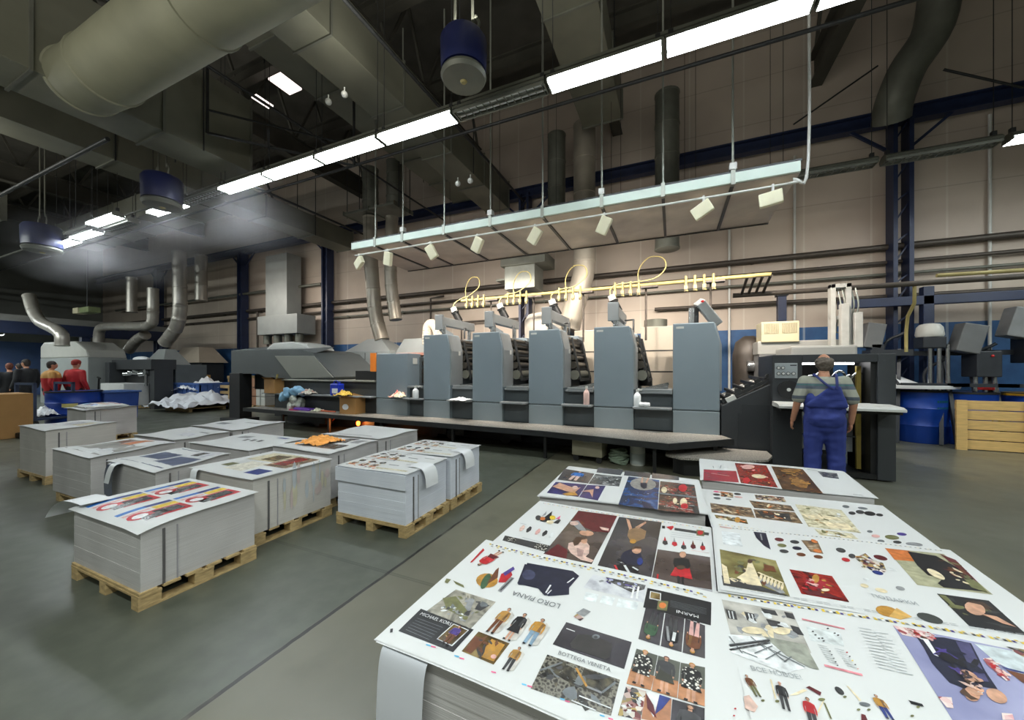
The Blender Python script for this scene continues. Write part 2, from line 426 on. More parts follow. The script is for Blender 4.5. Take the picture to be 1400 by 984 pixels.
# ================================================================ light rows
ROWY, ROWZ = 5.0, 5.57
def fixture(x0, lit, label, y=ROWY, z=ROWZ, L=1.5, wd=.24, group=None, name='ceiling_lamp', on=None):
    t = thing(name, label, 'ceiling lamp', (x0+L/2, y, z), 0, group)
    mb = MB().prism([(y-wd/2-.015, z+.012), (y-wd/2-.008, z+.06), (y-.06, z+.11), (y+.06, z+.11), (y+wd/2+.008, z+.06), (y+wd/2+.015, z+.012), (y+wd/2, z+.058), (y-wd/2, z+.058)], 'x', x0, x0+L).bx(x0, x0+.02, y-wd/2, y+wd/2, z-.03, z+.06).bx(x0+L-.02, x0+L, y-wd/2, y+wd/2, z-.03, z+.06)
    mb.build('housing', GALVD, t)
    rf = MB().bx(x0+.02, x0+L-.02, y-wd/2+.035, y+wd/2-.035, z+.045, z+.058)
    rf.build('reflector', LOUVER if lit else WHITEP, t)
    for dy in (-.055, .055):
        MB().cyl((x0+.03, y+dy, z+.012), (x0+L-.03, y+dy, z+.012), .019, 8).build('tube', (on or LAMPON) if lit else PAPER, t, smooth=50)
    mb = MB()
    for i in range(0 if lit else 13):
        xx = x0+.05+i*(L-.1)/12; mb.bx(xx-.003, xx+.003, y-wd/2+.02, y+wd/2-.02, z-.03, z-.01)
    for yy in (y-wd/2, y+wd/2-.012): mb.bx(x0+.02, x0+L-.02, yy, yy+.012, z-.035, z+.012)
    mb.bx(x0+.03, x0+L-.03, y-.004, y+.004, z-.028, z-.008)
    mb.build('louvre', LOUVER if lit else GALV, t)
    mb = MB()
    for xx in (x0+.06, x0+L-.06): mb.bx(xx-.03, xx+.03, y-.03, y+.03, z+.1, z+.2); mb.cyl((xx, y, z+.2), (xx, y, 9), .006, 6)
    mb.build('hanger', DSTEEL, t)
    return t
P = .306*ROWY; X0 = .285*ROWY
names = {1: 'lit strip lamp at the top right edge, nearest end of the long row', 0: 'second lit strip lamp from the top right in the long row', -1: 'third lit strip lamp, just right of the dead one',
         -2: 'unlit strip lamp with visible louvre in the middle of the long row', -3: 'lit strip lamp just left of the dead one', -4: 'lit strip lamp, second to the left of the dead one', -5: 'lit strip lamp, third to the left of the dead one, over the middle stacks', -6: 'lit strip lamp at the left end of the unbroken run', -8: 'single lit strip lamp beyond the gap, left of the long run'}
for i, lab in names.items(): fixture(X0+(i-1)*P+.02 if i != 1 else X0+.02, i != -2, lab)
fixture(X0-8*P+.02, False, 'unlit strip lamp in the gap left of the long bright run')
for u, v, lit, lab in ((143, 301, True, 'far left lamp cluster, topmost bright lamp'), (118, 321, True, 'far left lamp cluster, middle bright lamp'), (90, 333, True, 'far left lamp cluster, lowest lamp by the blue drum'), (164, 309, False, 'far left lamp cluster, dim lamp right of the topmost one'), (110, 316, False, 'far left lamp cluster, dim lamp between the bright ones')):
    q = PZ(u, v, 5.5); fixture(q.x-.75, lit, lab, y=q.y, z=5.5)
mb = MB().bx(-36, 4.5, ROWY-.02, ROWY+.02, ROWZ+.17, ROWZ+.21); tag(mb.build('lamp_rail', GALVD), 'thin steel carrier rail above the long row of strip lamps', 'rail')
# second row nearer the wall, mostly dead
for j in range(10):
    x = 5.2-j*1.6
    lab = 'lit strip lamp at the far right edge, in the row by the wall' if j == 0 else 'dead strip lamp in the wall row, %s' % ['', 'next to the lit one', 'crossing the blue column at right', 'right of the hood end', 'over the right end of the hood', 'above the second hood panel', 'above the middle of the hood', 'hidden above the left hood panels', 'above the left end of the hood', 'left of the hood beyond the round ducts'][j]
    fixture(x, j == 0, lab, y=9.1, z=5.43, on=LAMPDIM)
for j, (x, y, z, lab) in enumerate(((-30, 4, 3.9, 'small lit lamp low at the far left edge'), (-26, 4.9, 4.2, 'small lit lamp above the dented duct at far left'), (-33, 6, 3.6, 'long pale lamp glowing at far left above the people'), (-33, 6.6, 3.3, 'lower long pale lamp glowing at far left above the people'))):
    fixture(x, True, lab, y=y, z=z, L=1.3 if j < 2 else 2.4)
# ================================================================ lamp hood above the press
HZ, HY0, HY1, HX0, HX1 = 4.45, 6.6, 8.65, -7.1, 1.72
HOODM = ramp_mat('hood_panel', [(.3, '#8a8178'), (.5, '#9c9389'), (.7, '#b0a79b')], 1.3, .38, stretch=(1, 1, 1))
t = thing('press_hood', 'long flat suspended hood of grey panels with pale green edge over the press', 'hood', ((HX0+HX1)/2, 7.6, HZ))
xs = [HX0, -6.35, -5.55, -4.45, -3.35, -2.25, -1.15, -.15, .85, HX1]
for a, b2 in zip(xs[:-1], xs[1:]): MB().bx(a+.012, b2-.012, HY0+.03, HY1, HZ-.02, HZ).build('panel', HOODM, t)
mb = MB()
for x in xs[1:-1]: mb.bx(x-.025, x+.025, HY0, HY1, HZ-.045, HZ+.03)
mb.bx(HX0, HX1, HY0-.01, HY0+.03, HZ+.13, HZ+.17).bx(HX0, HX1, HY1, HY1+.03, HZ-.04, HZ+.08)
mb.build('joint_bar', DSTEEL, t)
MINT = mat('pale_green_edge', '#c2d2c9', .35, 0, .04, 2, emit='#dcebe4', estr=.0)
for a, b2 in zip(xs[:-1], xs[1:]): MB().bx(a+.02, b2-.02, HY0-.03, HY0+.02, HZ-.02, HZ+.13).build('edge_strip', MINT, t)
for i, x in enumerate(xs[1:-1]):
    mb = MB().cyl((x, HY0, HZ+.1), (x, HY0, 9.2), .017, 6); mb.bx(x-.03, x+.03, HY0-.04, HY0+.04, HZ-.05, HZ+.18)
    if i % 2: mb.use(1).bx(x-.05, x+.05, HY0-.05, HY0+.05, HZ+.18, HZ+.28)
    mb.build('hanging_rod', [GALV, WHITEP], t)
RZ = HZ-.16
root = thing('spotlight_rail', 'thin pale tube rail under the hood edge, bent upward at its right end', 'rail', (-2.5, HY0, RZ))
MB().tube(catmull([(-7.0, HY0+.02, RZ), (-3, HY0+.02, RZ), (1.3, HY0+.02, RZ), (1.62, HY0+.02, RZ+.06), (1.8, HY0+.02, RZ+.3), (1.8, HY0+.02, 8.0)], 5), .02, 8).build('tube', WHITEP, root, smooth=60)
CREAML = mat('spot_housing', '#dcd9bd', .4, 0, .06, 5)
SPOTON = emit_mat('spot_glass_lit', '#fff1cf', 7)
spots = [(490, 'leftmost cream floodlight at the left end of the hood rail', 60), (529, 'second cream floodlight from the left, facing down with lit face', 20), (588, 'third cream floodlight from the left, tilted right', -25), (652, 'fourth cream floodlight, with bright white glass', 35), (731, 'fifth cream floodlight, tilted left below the hood middle', 40), (826, 'sixth and largest-looking cream floodlight, hanging steeply', 30), (962, 'seventh cream floodlight, second from the right, lying almost flat', 62), (1057, 'rightmost cream floodlight, hanging level near the bent rail end', 85)]
for u, lab, til in spots:
    x = PY(u, 300, HY0).x
    t = thing('floodlight', lab, 'floodlight', (x, HY0+.02, RZ))
    a = R(til); dx, dz = math.sin(a), -math.cos(a)
    c = Vector((0, .02, -.17)); ax = Vector((-dx, .25, dz)).normalized()
    mb = MB(); p0 = c-ax*.13; p1 = c+ax*.17
    mb.bar(p0, p1, .2, .1, up=(0, 1, 0)); o = mb.build('housing', CREAML, t, bevel=.02, world=False)
    mb = MB().bar(c+ax*.0+Vector((0, .0, 0)), c+ax*.15, .16, .012, up=(0, 1, 0))
    sd = ax.cross(Vector((0, 1, 0))).normalized(); nrm = sd.cross(ax).normalized()
    if nrm.y < 0: nrm = -nrm
    mb.v = [tuple(Vector(p)+nrm*.052) for p in mb.v]; mb.build('glass', SPOTON, o, world=False)
    MB().bx(-.015, .015, -.02, .02, -.08, .03).bar((-.09, .01, -.17), (-.0, 0, -.06), .015, .02).bar((.09, .01, -.17), (0, 0, -.06), .015, .02).build('bracket', WHITEP, t, world=False)
    ld = bpy.data.lights.new('floodlight_lamp', 'SPOT'); ld.energy = 300; ld.color = (1, .88, .76); ld.spot_size = R(115); ld.spot_blend = .7; ld.shadow_soft_size = .09
    lo = bpy.data.objects.new('floodlight_lamp', ld); COL.objects.link(lo)
    lp = Vector((x, HY0+.02, RZ)) + c+nrm*.12
    lo.location = lp; tgt = Vector((x*.96, 8.6, 1.9)); lo.rotation_euler = (tgt-lp).to_track_quat('-Z', 'Y').to_euler()
# ================================================================ ducts
def round_duct(name, pts, r, mt, label, rings=6, k=6, radii=None, n=20):
    q = catmull(pts, k) if len(pts) > 2 else [Vector(p) for p in pts]
    step = max(1, len(q)//rings); P2, RR = [], []
    for i, p in enumerate(q):
        d = (q[min(i+1, len(q)-1)]-q[max(i-1, 0)]).normalized()
        if i % step == 0:                            # raised seam ring pressed into the tube
            for o2, f in ((-.03, 1), (-.022, 1.045), (.022, 1.045), (.03, 1)): P2.append(p+d*o2); RR.append(r*f)
        else: P2.append(p); RR.append(r)
    root = thing(name, label, 'air duct', q[0])
    MB().tube(P2, r, n, radii=RR).build('duct_tube', mt, root, smooth=40)
    return root
def straight(p0, p1, n): return [Vector(p0).lerp(Vector(p1), i/n) for i in range(n+1)]
OLIVE = mat('duct_olive_grey', '#7a7b68', .6, .1, .16, 1.2)
DUCTB = mat('duct_box', '#6c6d60', .5, .3, .25, .8)
round_duct('round_duct', straight((2.2, 2.68, 6.1), (-7.9, 2.68, 6.1), 8)+[Vector((-8.3, 2.68, 6.12)), Vector((-8.72, 2.7, 6.2))], .45, OLIVE, 'huge fat round grey duct across the top left corner', rings=5, k=1, n=32)
def box_duct(name, x0, x1, y0, y1, z0, z1, mt, label, ny=None, along='y', nseg=4):
    root = thing(name, label, 'air duct', ((x0+x1)/2, (y0+y1)/2, z0))
    MB().bx(x0, x1, y0, y1, z0, z1).build('duct_box', mt, root, bevel=.01)
    for i in range(nseg+1):
        if along == 'y': y = y0+(y1-y0)*i/nseg; MB().bx(x0-.03, x1+.03, y-.02, y+.02, z0-.03, z1+.03).build('flange', GALVD, root)
        else: x = x0+(x1-x0)*i/nseg; MB().bx(x-.02, x+.02, y0-.03, y1+.03, z0-.03, z1+.03).build('flange', GALVD, root)
    for fy in (.2, .8):
        for x in (x0-.045, x1+.045): MB().cyl((x, y0+(y1-y0)*fy, z0-.04), (x, y0+(y1-y0)*fy, 9.5), .014, 6).build('hanging_rod', DSTEEL, root)
    return root
box_duct('box_duct', -9.67, -8.72, .6, 5.26, 6.0, 7.6, DUCTB, 'tall square duct that the huge round duct plugs into, top left', nseg=3)
box_duct('box_duct', -15.5, -9.75, .2, 1.5, 6.3, 8.6, DUCTB, 'dark boxy plenum at the very top left corner', along='x', nseg=3)
box_duct('box_duct', -5.95, -5.1, -1, 11.4, 7.0, 7.9, DUCTB, 'long flat galvanised duct running to the wall above the dead strip lamp', nseg=7)
box_duct('box_duct', -7.3, -6.5, 3.0, 11.4, 7.6, 8.2, DUCTB, 'narrower flat duct just left of the long galvanised duct', nseg=6)
box_duct('box_duct', -13.2, -12.3, 2.5, 11.5, 6.6, 7.3, DUCTB, 'grey flat duct under the roof left of the blue ceiling drum', nseg=5)
box_duct('box_duct', -24, -14, 6.6, 7.8, 6.9, 7.7, DUCTB, 'long grey duct under the roof above the far left machine', along='x', nseg=6)
box_duct('box_duct', -2.2, -1.2, 1.5, 9.8, 8.0, 8.8, DUCTB, 'dark flat duct high behind the nearest blue ceiling drum', nseg=5)
box_duct('box_duct', -30, -19, 3.2, 4.2, 6.2, 7.0, DUCTB, 'dark duct high at the far left edge', along='x', nseg=6)
# pipes and rods under the roof
for i, (p0, p1, r, lab) in enumerate((((-7.8, 1.2, 7.1), (-7.8, 11.5, 7.1), .03, 'thin sprinkler pipe beside the tall square duct'), ((-4.6, -2, 7.2), (-4.6, 11.5, 7.2), .035, 'thin sprinkler pipe along the right side of the long flat duct'), ((XL+1, 6.4, 6.3), (XR-.5, 6.4, 6.3), .03, 'thin pipe crossing the hall above the hood'), ((-10.6, 1.6, 6.6), (-10.6, 11.5, 6.6), .035, 'thin pipe left of the tall square duct'), ((XL+1, 3.4, 6.0), (-10, 3.4, 6.0), .04, 'thin pipe crossing under the roof at left'))):
    pipe('sprinkler_pipe', [p0, p1], r, DSTEEL, lab)
root = thing('steel_bracket', 'black iron frame hanging beside the tall square duct', 'frame', (-7.9, 4.6, 6.0))
MB().bar((-8.3, 4.2, 6.15), (-6.6, 6.2, 6.15), .04, .04).bar((-8.3, 4.2, 6.15), (-8.3, 4.2, 7.9), .04, .04).bar((-6.6, 6.2, 6.15), (-6.6, 6.2, 7.6), .04, .04).bar((-8.0, 5.2, 6.15), (-7.1, 4.6, 6.15), .04, .04).bar((-8.3, 4.2, 6.6), (-6.6, 6.2, 6.6), .03, .03).build('bars', DSTEEL, root)
# skylight glimpses between the ducts
SKYL = emit_mat('skylight_glow', '#fff0ea', 1.3)
for i, (u, v, z, wx, wy) in enumerate(((390, 116, 9.5, .5, .62), (359, 140, 9.5, .22, .5))):
    p = PZ(u, v, z); mb = MB().bx(p.x-wx/2, p.x+wx/2, p.y-wy/2, p.y+wy/2, z, z+.05); mb.build('window_%d' % (i+1), SKYL, kind='structure')
# sprinkler heads (two little globes)
for (u, v), lab in zip(((449, 139), (471, 129), (626, 251), (643, 247)), ('left one of two small white globes beside the long flat duct', 'right one of two small white globes beside the long flat duct', 'left one of two small globes above the hood edge', 'right one of two small globes above the hood edge')):
    p = PY(u, v, 6.4 if v > 200 else 4.6); mb = MB().ell(p, (.055, .055, .055)).cyl(p+Vector((0, 0, .04)), p+Vector((0, 0, .12)), .012, 6)
    tag(mb.build('smoke_detector', WHITEP, smooth=60), lab, 'detector')
# ducts at the wall behind the press
round_duct('round_duct', [PY(506, 298, 9.6), PY(507, 350, 9.6), PY(510, 395, 9.6), PY(514, 432, 9.6), PY(522, 464, 9.6)], .23, mat('duct_warm', '#a29b8e', .4, .4, .1, 3), 'silver round duct curving down into the pyramid extractor, left of the press')
round_duct('round_duct', [PY(536, 298, 9.6), PY(534, 350, 9.6), PY(535, 390, 9.6), PY(541, 436, 9.6)], .2, MATS['duct_warm'], 'silver round duct with an open lower end, right of the curving one')
p0 = PY(483, 300, 9.6); p1 = PY(550, 284, 9.6)
box_duct('duct_plenum', p0.x, p1.x, 9.2, 10.1, p0.z, p1.z+.05, GALVD, 'flat grey manifold box joining the two silver ducts', nseg=2, along='x')
q = PY(505, 284, 9.6); q2 = PY(538, 284, 9.6)
for a, lab in ((q, 'left dark riser above the manifold box'), (q2, 'right dark riser above the manifold box')):
    round_duct('round_duct', straight((a.x, 9.65, p1.z+.06), (a.x, 9.65, 8.4), 4), .26, GALVD, lab, rings=4, k=1)
round_duct('round_duct', straight(tuple(PY(761, 330, 10.6)), tuple(PY(761, 186, 10.6)), 4), .26, GALVD, 'leftmost of three dark vertical ducts above the hood', rings=4, k=1)
pts = straight(tuple(PY(799, 172, 10.6)), tuple(PY(799, 347, 10.6)), 5)
round_duct('round_duct', pts+[PY(797, 378, 10.6), PY(785, 418, 10.4), PY(777, 452, 10.2)], .31, MATS['duct_warm'], 'bright silver duct slanting down behind the third and fourth press units', rings=6, k=3)
round_duct('round_duct', straight(tuple(PY(912, 340, 10.6)), tuple(PY(912, 130, 10.6)), 5), .3, GALVD, 'rightmost of three vertical ducts above the hood, with a clamp ring', rings=5, k=1)
p0, p1 = PY(690, 396, 10.4), PY(731, 360, 10.4)
root = thing('vent_box', 'square silver vent box hanging behind the press, left of the slanting duct', 'air duct', (p0.x, 10.4, p0.z))
MB().bx(p0.x, p1.x, 10.4, 11.2, p0.z, p1.z).build('box', GALV, root, bevel=.01)
MB().bx(p0.x-.1, p1.x+.35, 10.3, 11.3, p1.z, p1.z+.32).build('collar', GALVD, root, bevel=.01)
MB().bx(p0.x-.35, p0.x+.02, 10.5, 11.1, p0.z+.32, p0.z+.38).build('shelf', GALVD, root)
# extractor pyramid and cabinet
def pyramid(mb, a, b2, y0, y1, z0, z1, f=.3):
    cx, cy = (a+b2)/2, (y0+y1)/2; w, d = (b2-a)/2, (y1-y0)/2
    vs = [(cx-w, cy-d, z0), (cx+w, cy-d, z0), (cx+w, cy+d, z0), (cx-w, cy+d, z0)]+[(cx+sx*w*f, cy+sy*d*f, z1) for sx, sy in ((-1, -1), (1, -1), (1, 1), (-1, 1))]
    mb.add(vs, [(0, 3, 2, 1), (4, 5, 6, 7), (0, 1, 5, 4), (1, 2, 6, 5), (2, 3, 7, 6), (3, 0, 4, 7)])
GREYM = mat('machine_grey', '#8b908f', .45, .1, .08, 2)
p0, p1 = PY(474, 481, 9.2), PY(536, 461, 9.2)
root = thing('extractor_cabinet', 'pale grey cabinet with pyramid top under the curving silver duct', 'cabinet', ((p0.x+p1.x)/2, 9.6, 0))
mb = MB(); pyramid(mb, p0.x, p1.x, 9.1, 10.1, p0.z, p1.z); mb.build('pyramid_top', GREYM, root)
MB().bx(p0.x-.1, p1.x+.05, 9.05, 10.15, 0, p0.z).build('body', GREYM, root, bevel=.01)
mb = MB()
for f in (.25, .5, .75): mb.bx(p0.x+(p1.x-p0.x)*f-.008, p0.x+(p1.x-p0.x)*f+.008, 9.04, 9.06, .1, p0.z-.05)
mb.build('door_gap', DSTEEL, root)
p0, p1 = PY(541, 482, 9.3), PY(590, 461, 9.3)
root = thing('dryer_cabinet', 'cream grey cabinet with sloped top behind the leftmost tall press unit', 'cabinet', ((p0.x+p1.x)/2, 9.8, 0))
mb = MB(); pyramid(mb, p0.x, p1.x, 9.3, 10.3, p0.z, p1.z, .7); mb.build('sloped_top', GREYM, root)
MB().bx(p0.x, p1.x, 9.3, 10.3, 0, p0.z).build('body', GREYM, root, bevel=.01)
FLEX = ramp_mat('flex_hose', [(.3, '#8f877b'), (.6, '#c9c0b0')], 30, .45, stretch=(1, 1, 1))
round_duct('flexible_duct', [PY(600, 462, 9.0), PY(597, 449, 9.0), PY(590, 443, 9.0), PY(585, 449, 9.0), PY(584, 470, 9.0)], .14, FLEX, 'short ribbed hose arching over the leftmost tall press unit', rings=14, k=6)
CREAMC = mat('cream_cabinet', '#9f978a', .4, 0, .05, 2)
for u0, u1, vt, lab, cyln in ((876, 928, 447, 'cream cabinet behind the gap between the two rightmost press units', True), (785, 850, 452, 'cream cabinet behind the second press unit from the right', False)):
    a, b2 = PY(u0, vt, 9.4), PY(u1, vt, 9.4)
    root = thing('cream_cabinet', lab, 'cabinet', ((a.x+b2.x)/2, 9.9, 0))
    MB().bx(a.x, b2.x, 9.4, 10.3, 0, a.z).build('body', CREAMC, root, bevel=.02)
    mb = MB()
    for zz in (.9, 1.5, 2.0): mb.bx(a.x, b2.x, 9.39, 9.41, zz-.012, zz+.012)
    for j in range(3): mb.bx(b2.x-.12, b2.x-.08, 9.34, 9.4, .5+j*.6, .8+j*.6)
    mb.build('rail', DSTEEL, root)
    if cyln: MB().lathe([(.27, a.z), (.27, a.z+.2)], ((a.x+b2.x)/2-.1, 9.8, 0), 20).build('vent_collar', GALVD, root, smooth=40)
p = PY(738, 443, 9.7)
root = thing('white_tank', 'round white tank glowing in the lamp light behind the middle press unit', 'tank', (p.x, 10.0, 1.6))
MB().lathe([(.2, 0), (.5, .06), (.6, .2), (.6, 1.2), (.5, 1.38), (.2, 1.45)], (p.x, 10.2, 1.75), 28).build('tank_body', mat('tank_white', '#b5b0a6', .4), root, smooth=50)
MB().bx(p.x-.8, p.x+.8, 9.7, 10.7, 1.55, 1.75).cyl((p.x-.3, 9.8, 0), (p.x-.3, 9.8, 1.6), .05).cyl((p.x+.5, 9.8, 0), (p.x+.5, 9.8, 1.6), .05).build('stand', DSTEEL, root)
# grey air box on the wall at left
p0, p1 = PY(352, 458, 10.8), PY(406, 428, 10.8)
root = thing('air_handling_box', 'grey square air box with riser duct and four short outlets on the left wall', 'air duct', ((p0.x+p1.x)/2, 11.2, p0.z))
MB().bx(p0.x, p1.x, 10.8, 11.7, p0.z, p1.z).build('box', GREYM, root, bevel=.01)
a, b2 = PY(363, 428, 11), PY(392, 345, 11)
MB().bx(a.x, b2.x, 11, 11.7, p1.z, b2.z).build('riser', GREYM, root, bevel=.01)
for i in range(4):
    x = p0.x+.25+i*(p1.x-p0.x-.5)/3; MB().cyl((x, 11.1, p0.z-.4), (x, 11.1, p0.z+.02), .17, 14).build('outlet', GALVD, root, smooth=50)
# humidifier drums under the roof
BLUED = mat('drum_blue', '#1d2554', .35, 0, .1, 4)
def humidifier(p, r, label, ropes=True):
    t = thing('ceiling_humidifier', label, 'humidifier', p)
    MB().lathe([(r*.98, -r*.55), (r*1.0, -r*.2), (r*1.02, r*.75), (r*.9, r*.95), (r*.3, r*1.0)], (0, 0, 0), 28).build('drum', BLUED, t, smooth=40, world=False)
    bw = MB().lathe([(r*.25, -r*.62), (r*.96, -r*.62), (r*1.0, -r*.74), (r*.92, -r*.9), (r*.3, -r*.95)], (0, 0, 0), 28).build('lower_bowl', GALVD, t, smooth=40, world=False)
    MB().lathe([(r*.1, -r*1.02), (r*.16, -r*.95), (r*.16, -r*.9)], (0, 0, 0), 12).build('nozzle', YELLOWP, bw, smooth=40, world=False)
    mb = MB()
    for sx in (-.55, .55): mb.tube(catmull([(sx*r, 0, r*.9), (sx*r*1.4, 0, r*1.3), (sx*r*1.1, 0, r*1.7), (sx*r*.8, 0, r*2.2), (sx*r*.8, 0, 9.2-p[2])], 5), .018, 6)
    mb.build('hanging_rope', GALVD, t, world=False, smooth=60)
humidifier(PY(634, 82, 4.2), .3, 'nearest blue drum hanging at top centre, above the dead strip lamp')
humidifier(PZ(222, 263, 5.55), .36, 'blue drum hanging at left below the tall square duct, in mist')
humidifier(PZ(58, 327, 5.5), .42, 'blue drum at far left beside the lamp cluster')
# thick slanted pipe in the top right dark corner
pipe('vent_pipe', catmull([PY(1288, -30, 10.5), PY(1275, 40, 10.6), PY(1240, 95, 10.7), PY(1222, 140, 10.8), PY(1218, 165, 11)], 5), .33, GALVD, 'thick dark pipe slanting down the top right corner to the blue column', n=16)
pipe('tie_rod', [PY(1085, 170, 11.2), PY(1200, 90, 11.2)], .02, DSTEEL, 'thin diagonal tie rod above the right end of the hood', cat='rod')
pipe('tie_rod', [PY(1290, 95, 11.2), PY(1400, 120, 11.2)], .025, DSTEEL, 'thin tie rod in the top right corner', cat='rod')
# ================================================================ the offset press
YF = 6.85; Z0 = .48
PANEL = mat('press_panel', '#7d8a92', .42, .15, .04, 1.5)
PANEL2 = mat('press_plinth', '#828d92', .45, .1, .05, 1.5)
SLATE = mat('press_slate', '#4f565a', .5, .1, .1, 3)
SIDEM = mat('press_side_cover', '#83888a', .42, .2, .08, 3)
ROLL = mat('roller_steel', '#55524c', .3, .7, .25, 6)
BLK = MATS['black_matt']
press = thing('printing_press', 'long grey offset printing press with tall units, stepped platform and sheet feeder', 'printing press', (-4.5, 7.6, 0))
def panel_part(x, w, zt, parent, chamfer=True):
    pr = [(x, .87), (x+w, .87), (x+w, zt-.30), (x+w-.075, zt), (x, zt)] if chamfer else [(x, .87), (x+w, .87), (x+w, zt), (x, zt)]
    return MB().prism(pr, 'y', YF, YF+.5).build('side_panel', PANEL, parent, bevel=.018)
units = [0.0, -1.34, -2.63, -3.91, -5.18]
for i, x in enumerate(units):
    w = .70; zt = 2.33
    u = MB().bx(x+.06, x+w-.02, YF+.45, 8.4, Z0, 1.15).prism([(x+.06, 1.15), (x+w-.02, 1.15), (x+w-.02, 1.7), (x+w-.14, 2.26), (x+.06, 2.26)], 'y', YF+.5, 8.4).build('printing_unit', SLATE, press)
    pp = panel_part(x, w, zt, u)
    MB().bx(x, x+w, YF, YF+.5, Z0-.02, .858).build('plinth', PANEL2, u, bevel=.012)
    MB().prism([(x, .5), (x+w, .5), (x+w, 2.03), (x+w-.075, zt), (x, zt)], 'y', 8.4, 8.85).build('rear_panel', PANEL, u, bevel=.015)
    MB().bx(x+.05, x+.17, YF-.004, YF, zt-.09, zt-.055).build('name_plate', WHITEP, u)
    # light return cover of the near frame
    MB().prism([(x+w-.01, 1.2), (x+w+.03, 1.2), (x+w+.03, 1.95), (x+w-.05, 2.3), (x+w-.09, 2.3)], 'y', YF+.02, YF+.5).build('return_cover', SIDEM, u, bevel=.006)
    MB().bx(x+w+.03, x+w+.034, YF+.32, YF+.40, 1.87, 1.96).build('warning_sticker', WHITEP, u)
    if i == 0:
        mb = MB()
        for j in range(5): mb.cyl((x+w, YF+.3, .9+j*.28), (x+w+.03, YF+.3, .9+j*.28), .02, 8)
        mb.build('button', CHROME, u)
    else:
        for dx, z, r in ((.60, 2.2, .045), (.66, 2.07, .05), (.70, 1.94, .055), (.74, 1.8, .06), (.77, 1.64, .075), (.80, 1.44, .1)):
            MB().cyl((x+dx, YF+.5, z), (x+dx, 8.4, z), r, 14).build('roller', ROLL if r < .09 else GALVD, u, smooth=50)
        mb = MB()
        for dx, z in ((.71, 2.13), (.79, 1.87), (.84, 1.56), (.92, 1.34)): mb.bar((x+dx, YF+.5, z), (x+dx, 8.4, z), .02, .05)
        mb.bar((x+.74, YF+.55, 2.2), (x+.92, YF+.55, 1.36), .03, .06, up=(0, 1, 0)).bar((x+.74, 8.3, 2.2), (x+.92, 8.3, 1.36), .03, .06, up=(0, 1, 0))
        mb.build('guard_bar', DSTEEL, u)
        MB().prism([(x+.62, 2.26), (x+.74, 2.2), (x+.94, 1.36), (x+.94, 1.2), (x+.62, 1.2)], 'y', 8.3, 8.36).build('roller_end_plate', BLK, u)
        xr = units[i-1]
        MB().bx(x+w, xr+.05, YF+.1, 8.5, Z0, 1.13).build('bridge_cover', SLATE, u, bevel=.01)
        mb = MB().prism([(x+w+.03, YF+.04), (x+w+.1, YF-.02), (xr-.01, YF-.02), (xr-.01, 8.3), (x+w+.03, 8.3)], 'z', 1.13, 1.17)
        mb.bx(x+w+.1, xr-.01, YF-.02, YF+.02, 1.17, 1.21); mb.build('tray', SIDEM, u, bevel=.008)
        mb = MB()
        for j in range(3): mb.bar((x+w+.12+j*.05, YF+.25+j*.3, 1.2), (xr-.08, YF+.3+j*.3, 1.22+.03*j), .05, .04)
        mb.build('cylinder_jacket', CHROME, u)
        MB().prism([(x+w-.005, YF+.12), (x+w-.005, YF-.12), (x+w+.06, YF-.17), (xr-.07, YF-.17), (xr-.015, YF-.12), (xr-.015, YF+.12)], 'z', .865, .9).build('shelf', SIDEM, u, bevel=.006)
    # ink arm on top, running across the press
    if i == 0:
        MB().bx(x+.28, x+.42, 7.3, 7.5, zt, zt+.34).build('post', BLK, u, bevel=.01)
        MB().cyl((x+.30, 7.25, zt), (x+.30, 7.25, zt+.3), .05, 12).build('cylinder', CHROME, u, smooth=50)
        MB().bar((x+.42, 7.3, zt+.42), (x+.72, 7.5, zt+.04), .16, .24, up=(0, 1, 0)).build('ink_arm', SIDEM, u, bevel=.02)
        MB().ell((x+.47, 7.16, zt+.4), (.025, .015, .025)).build('red_button', mat('red_button', '#b02020', .4), u)
    else:
        xa = x+.33
        MB().bx(xa-.07, xa+.07, 7.0, 8.5, zt+.22, zt+.42).build('ink_arm', SIDEM, u, bevel=.015)
        MB().bx(xa-.1, xa+.1, 6.96, 7.04, zt+.12, zt+.46).build('arm_end_plate', SIDEM, u, bevel=.012)
        for yy in (7.15, 8.3): MB().cyl((xa+.02, yy, zt-.02), (xa+.02, yy, zt+.24), .05, 12).build('post', CHROME, u, smooth=50)
        MB().bar((xa-.02, 7.05, zt+.15), (xa+.16, 7.3, zt-.0), .03, .1).build('strut', SIDEM, u)
        mb = MB().cyl((xa-.02, 7.9, zt+.42), (xa-.12, 7.86, zt+.62), .085, 14).cyl((xa-.12, 7.86, zt+.62), (xa-.13, 7.85, zt+.66), .1, 14)
        mb.build('ink_motor', BLK, u, smooth=40)
        MB().cyl((xa-.13, 7.85, zt+.66), (xa-.17, 7.84, zt+.76), .075, 14).build('motor_cap', WHITEP, u, smooth=40)
        xh = (None, -1.2+.51, -2.5+.17, -3.85+.17, -5.05-.02)[i]
        MB().tube(catmull([(xh, 8.55, 3.4), (xh+.0, 8.53, 3.72), (xh+.2, 8.45, 3.95), (xh+.48, 8.35, 3.9), (xh+.55, 8.25, 3.65), (xh+.3, 8.15, 3.42), (xa-.05, 8.05, 3.35), (xa-.2, 7.95, 3.22), (xa-.17, 7.85, zt+.74)], 6), .013, 7).build('ink_hose', YELLOWP, u, smooth=60)
        MB().tube([(xa+.3, 7.6, zt-.05), (xa+.3, 7.6, zt+.2), (xa+.1, 8.0, zt+.24)], .02, 6).build('air_hose', DSTEEL, u, smooth=60)
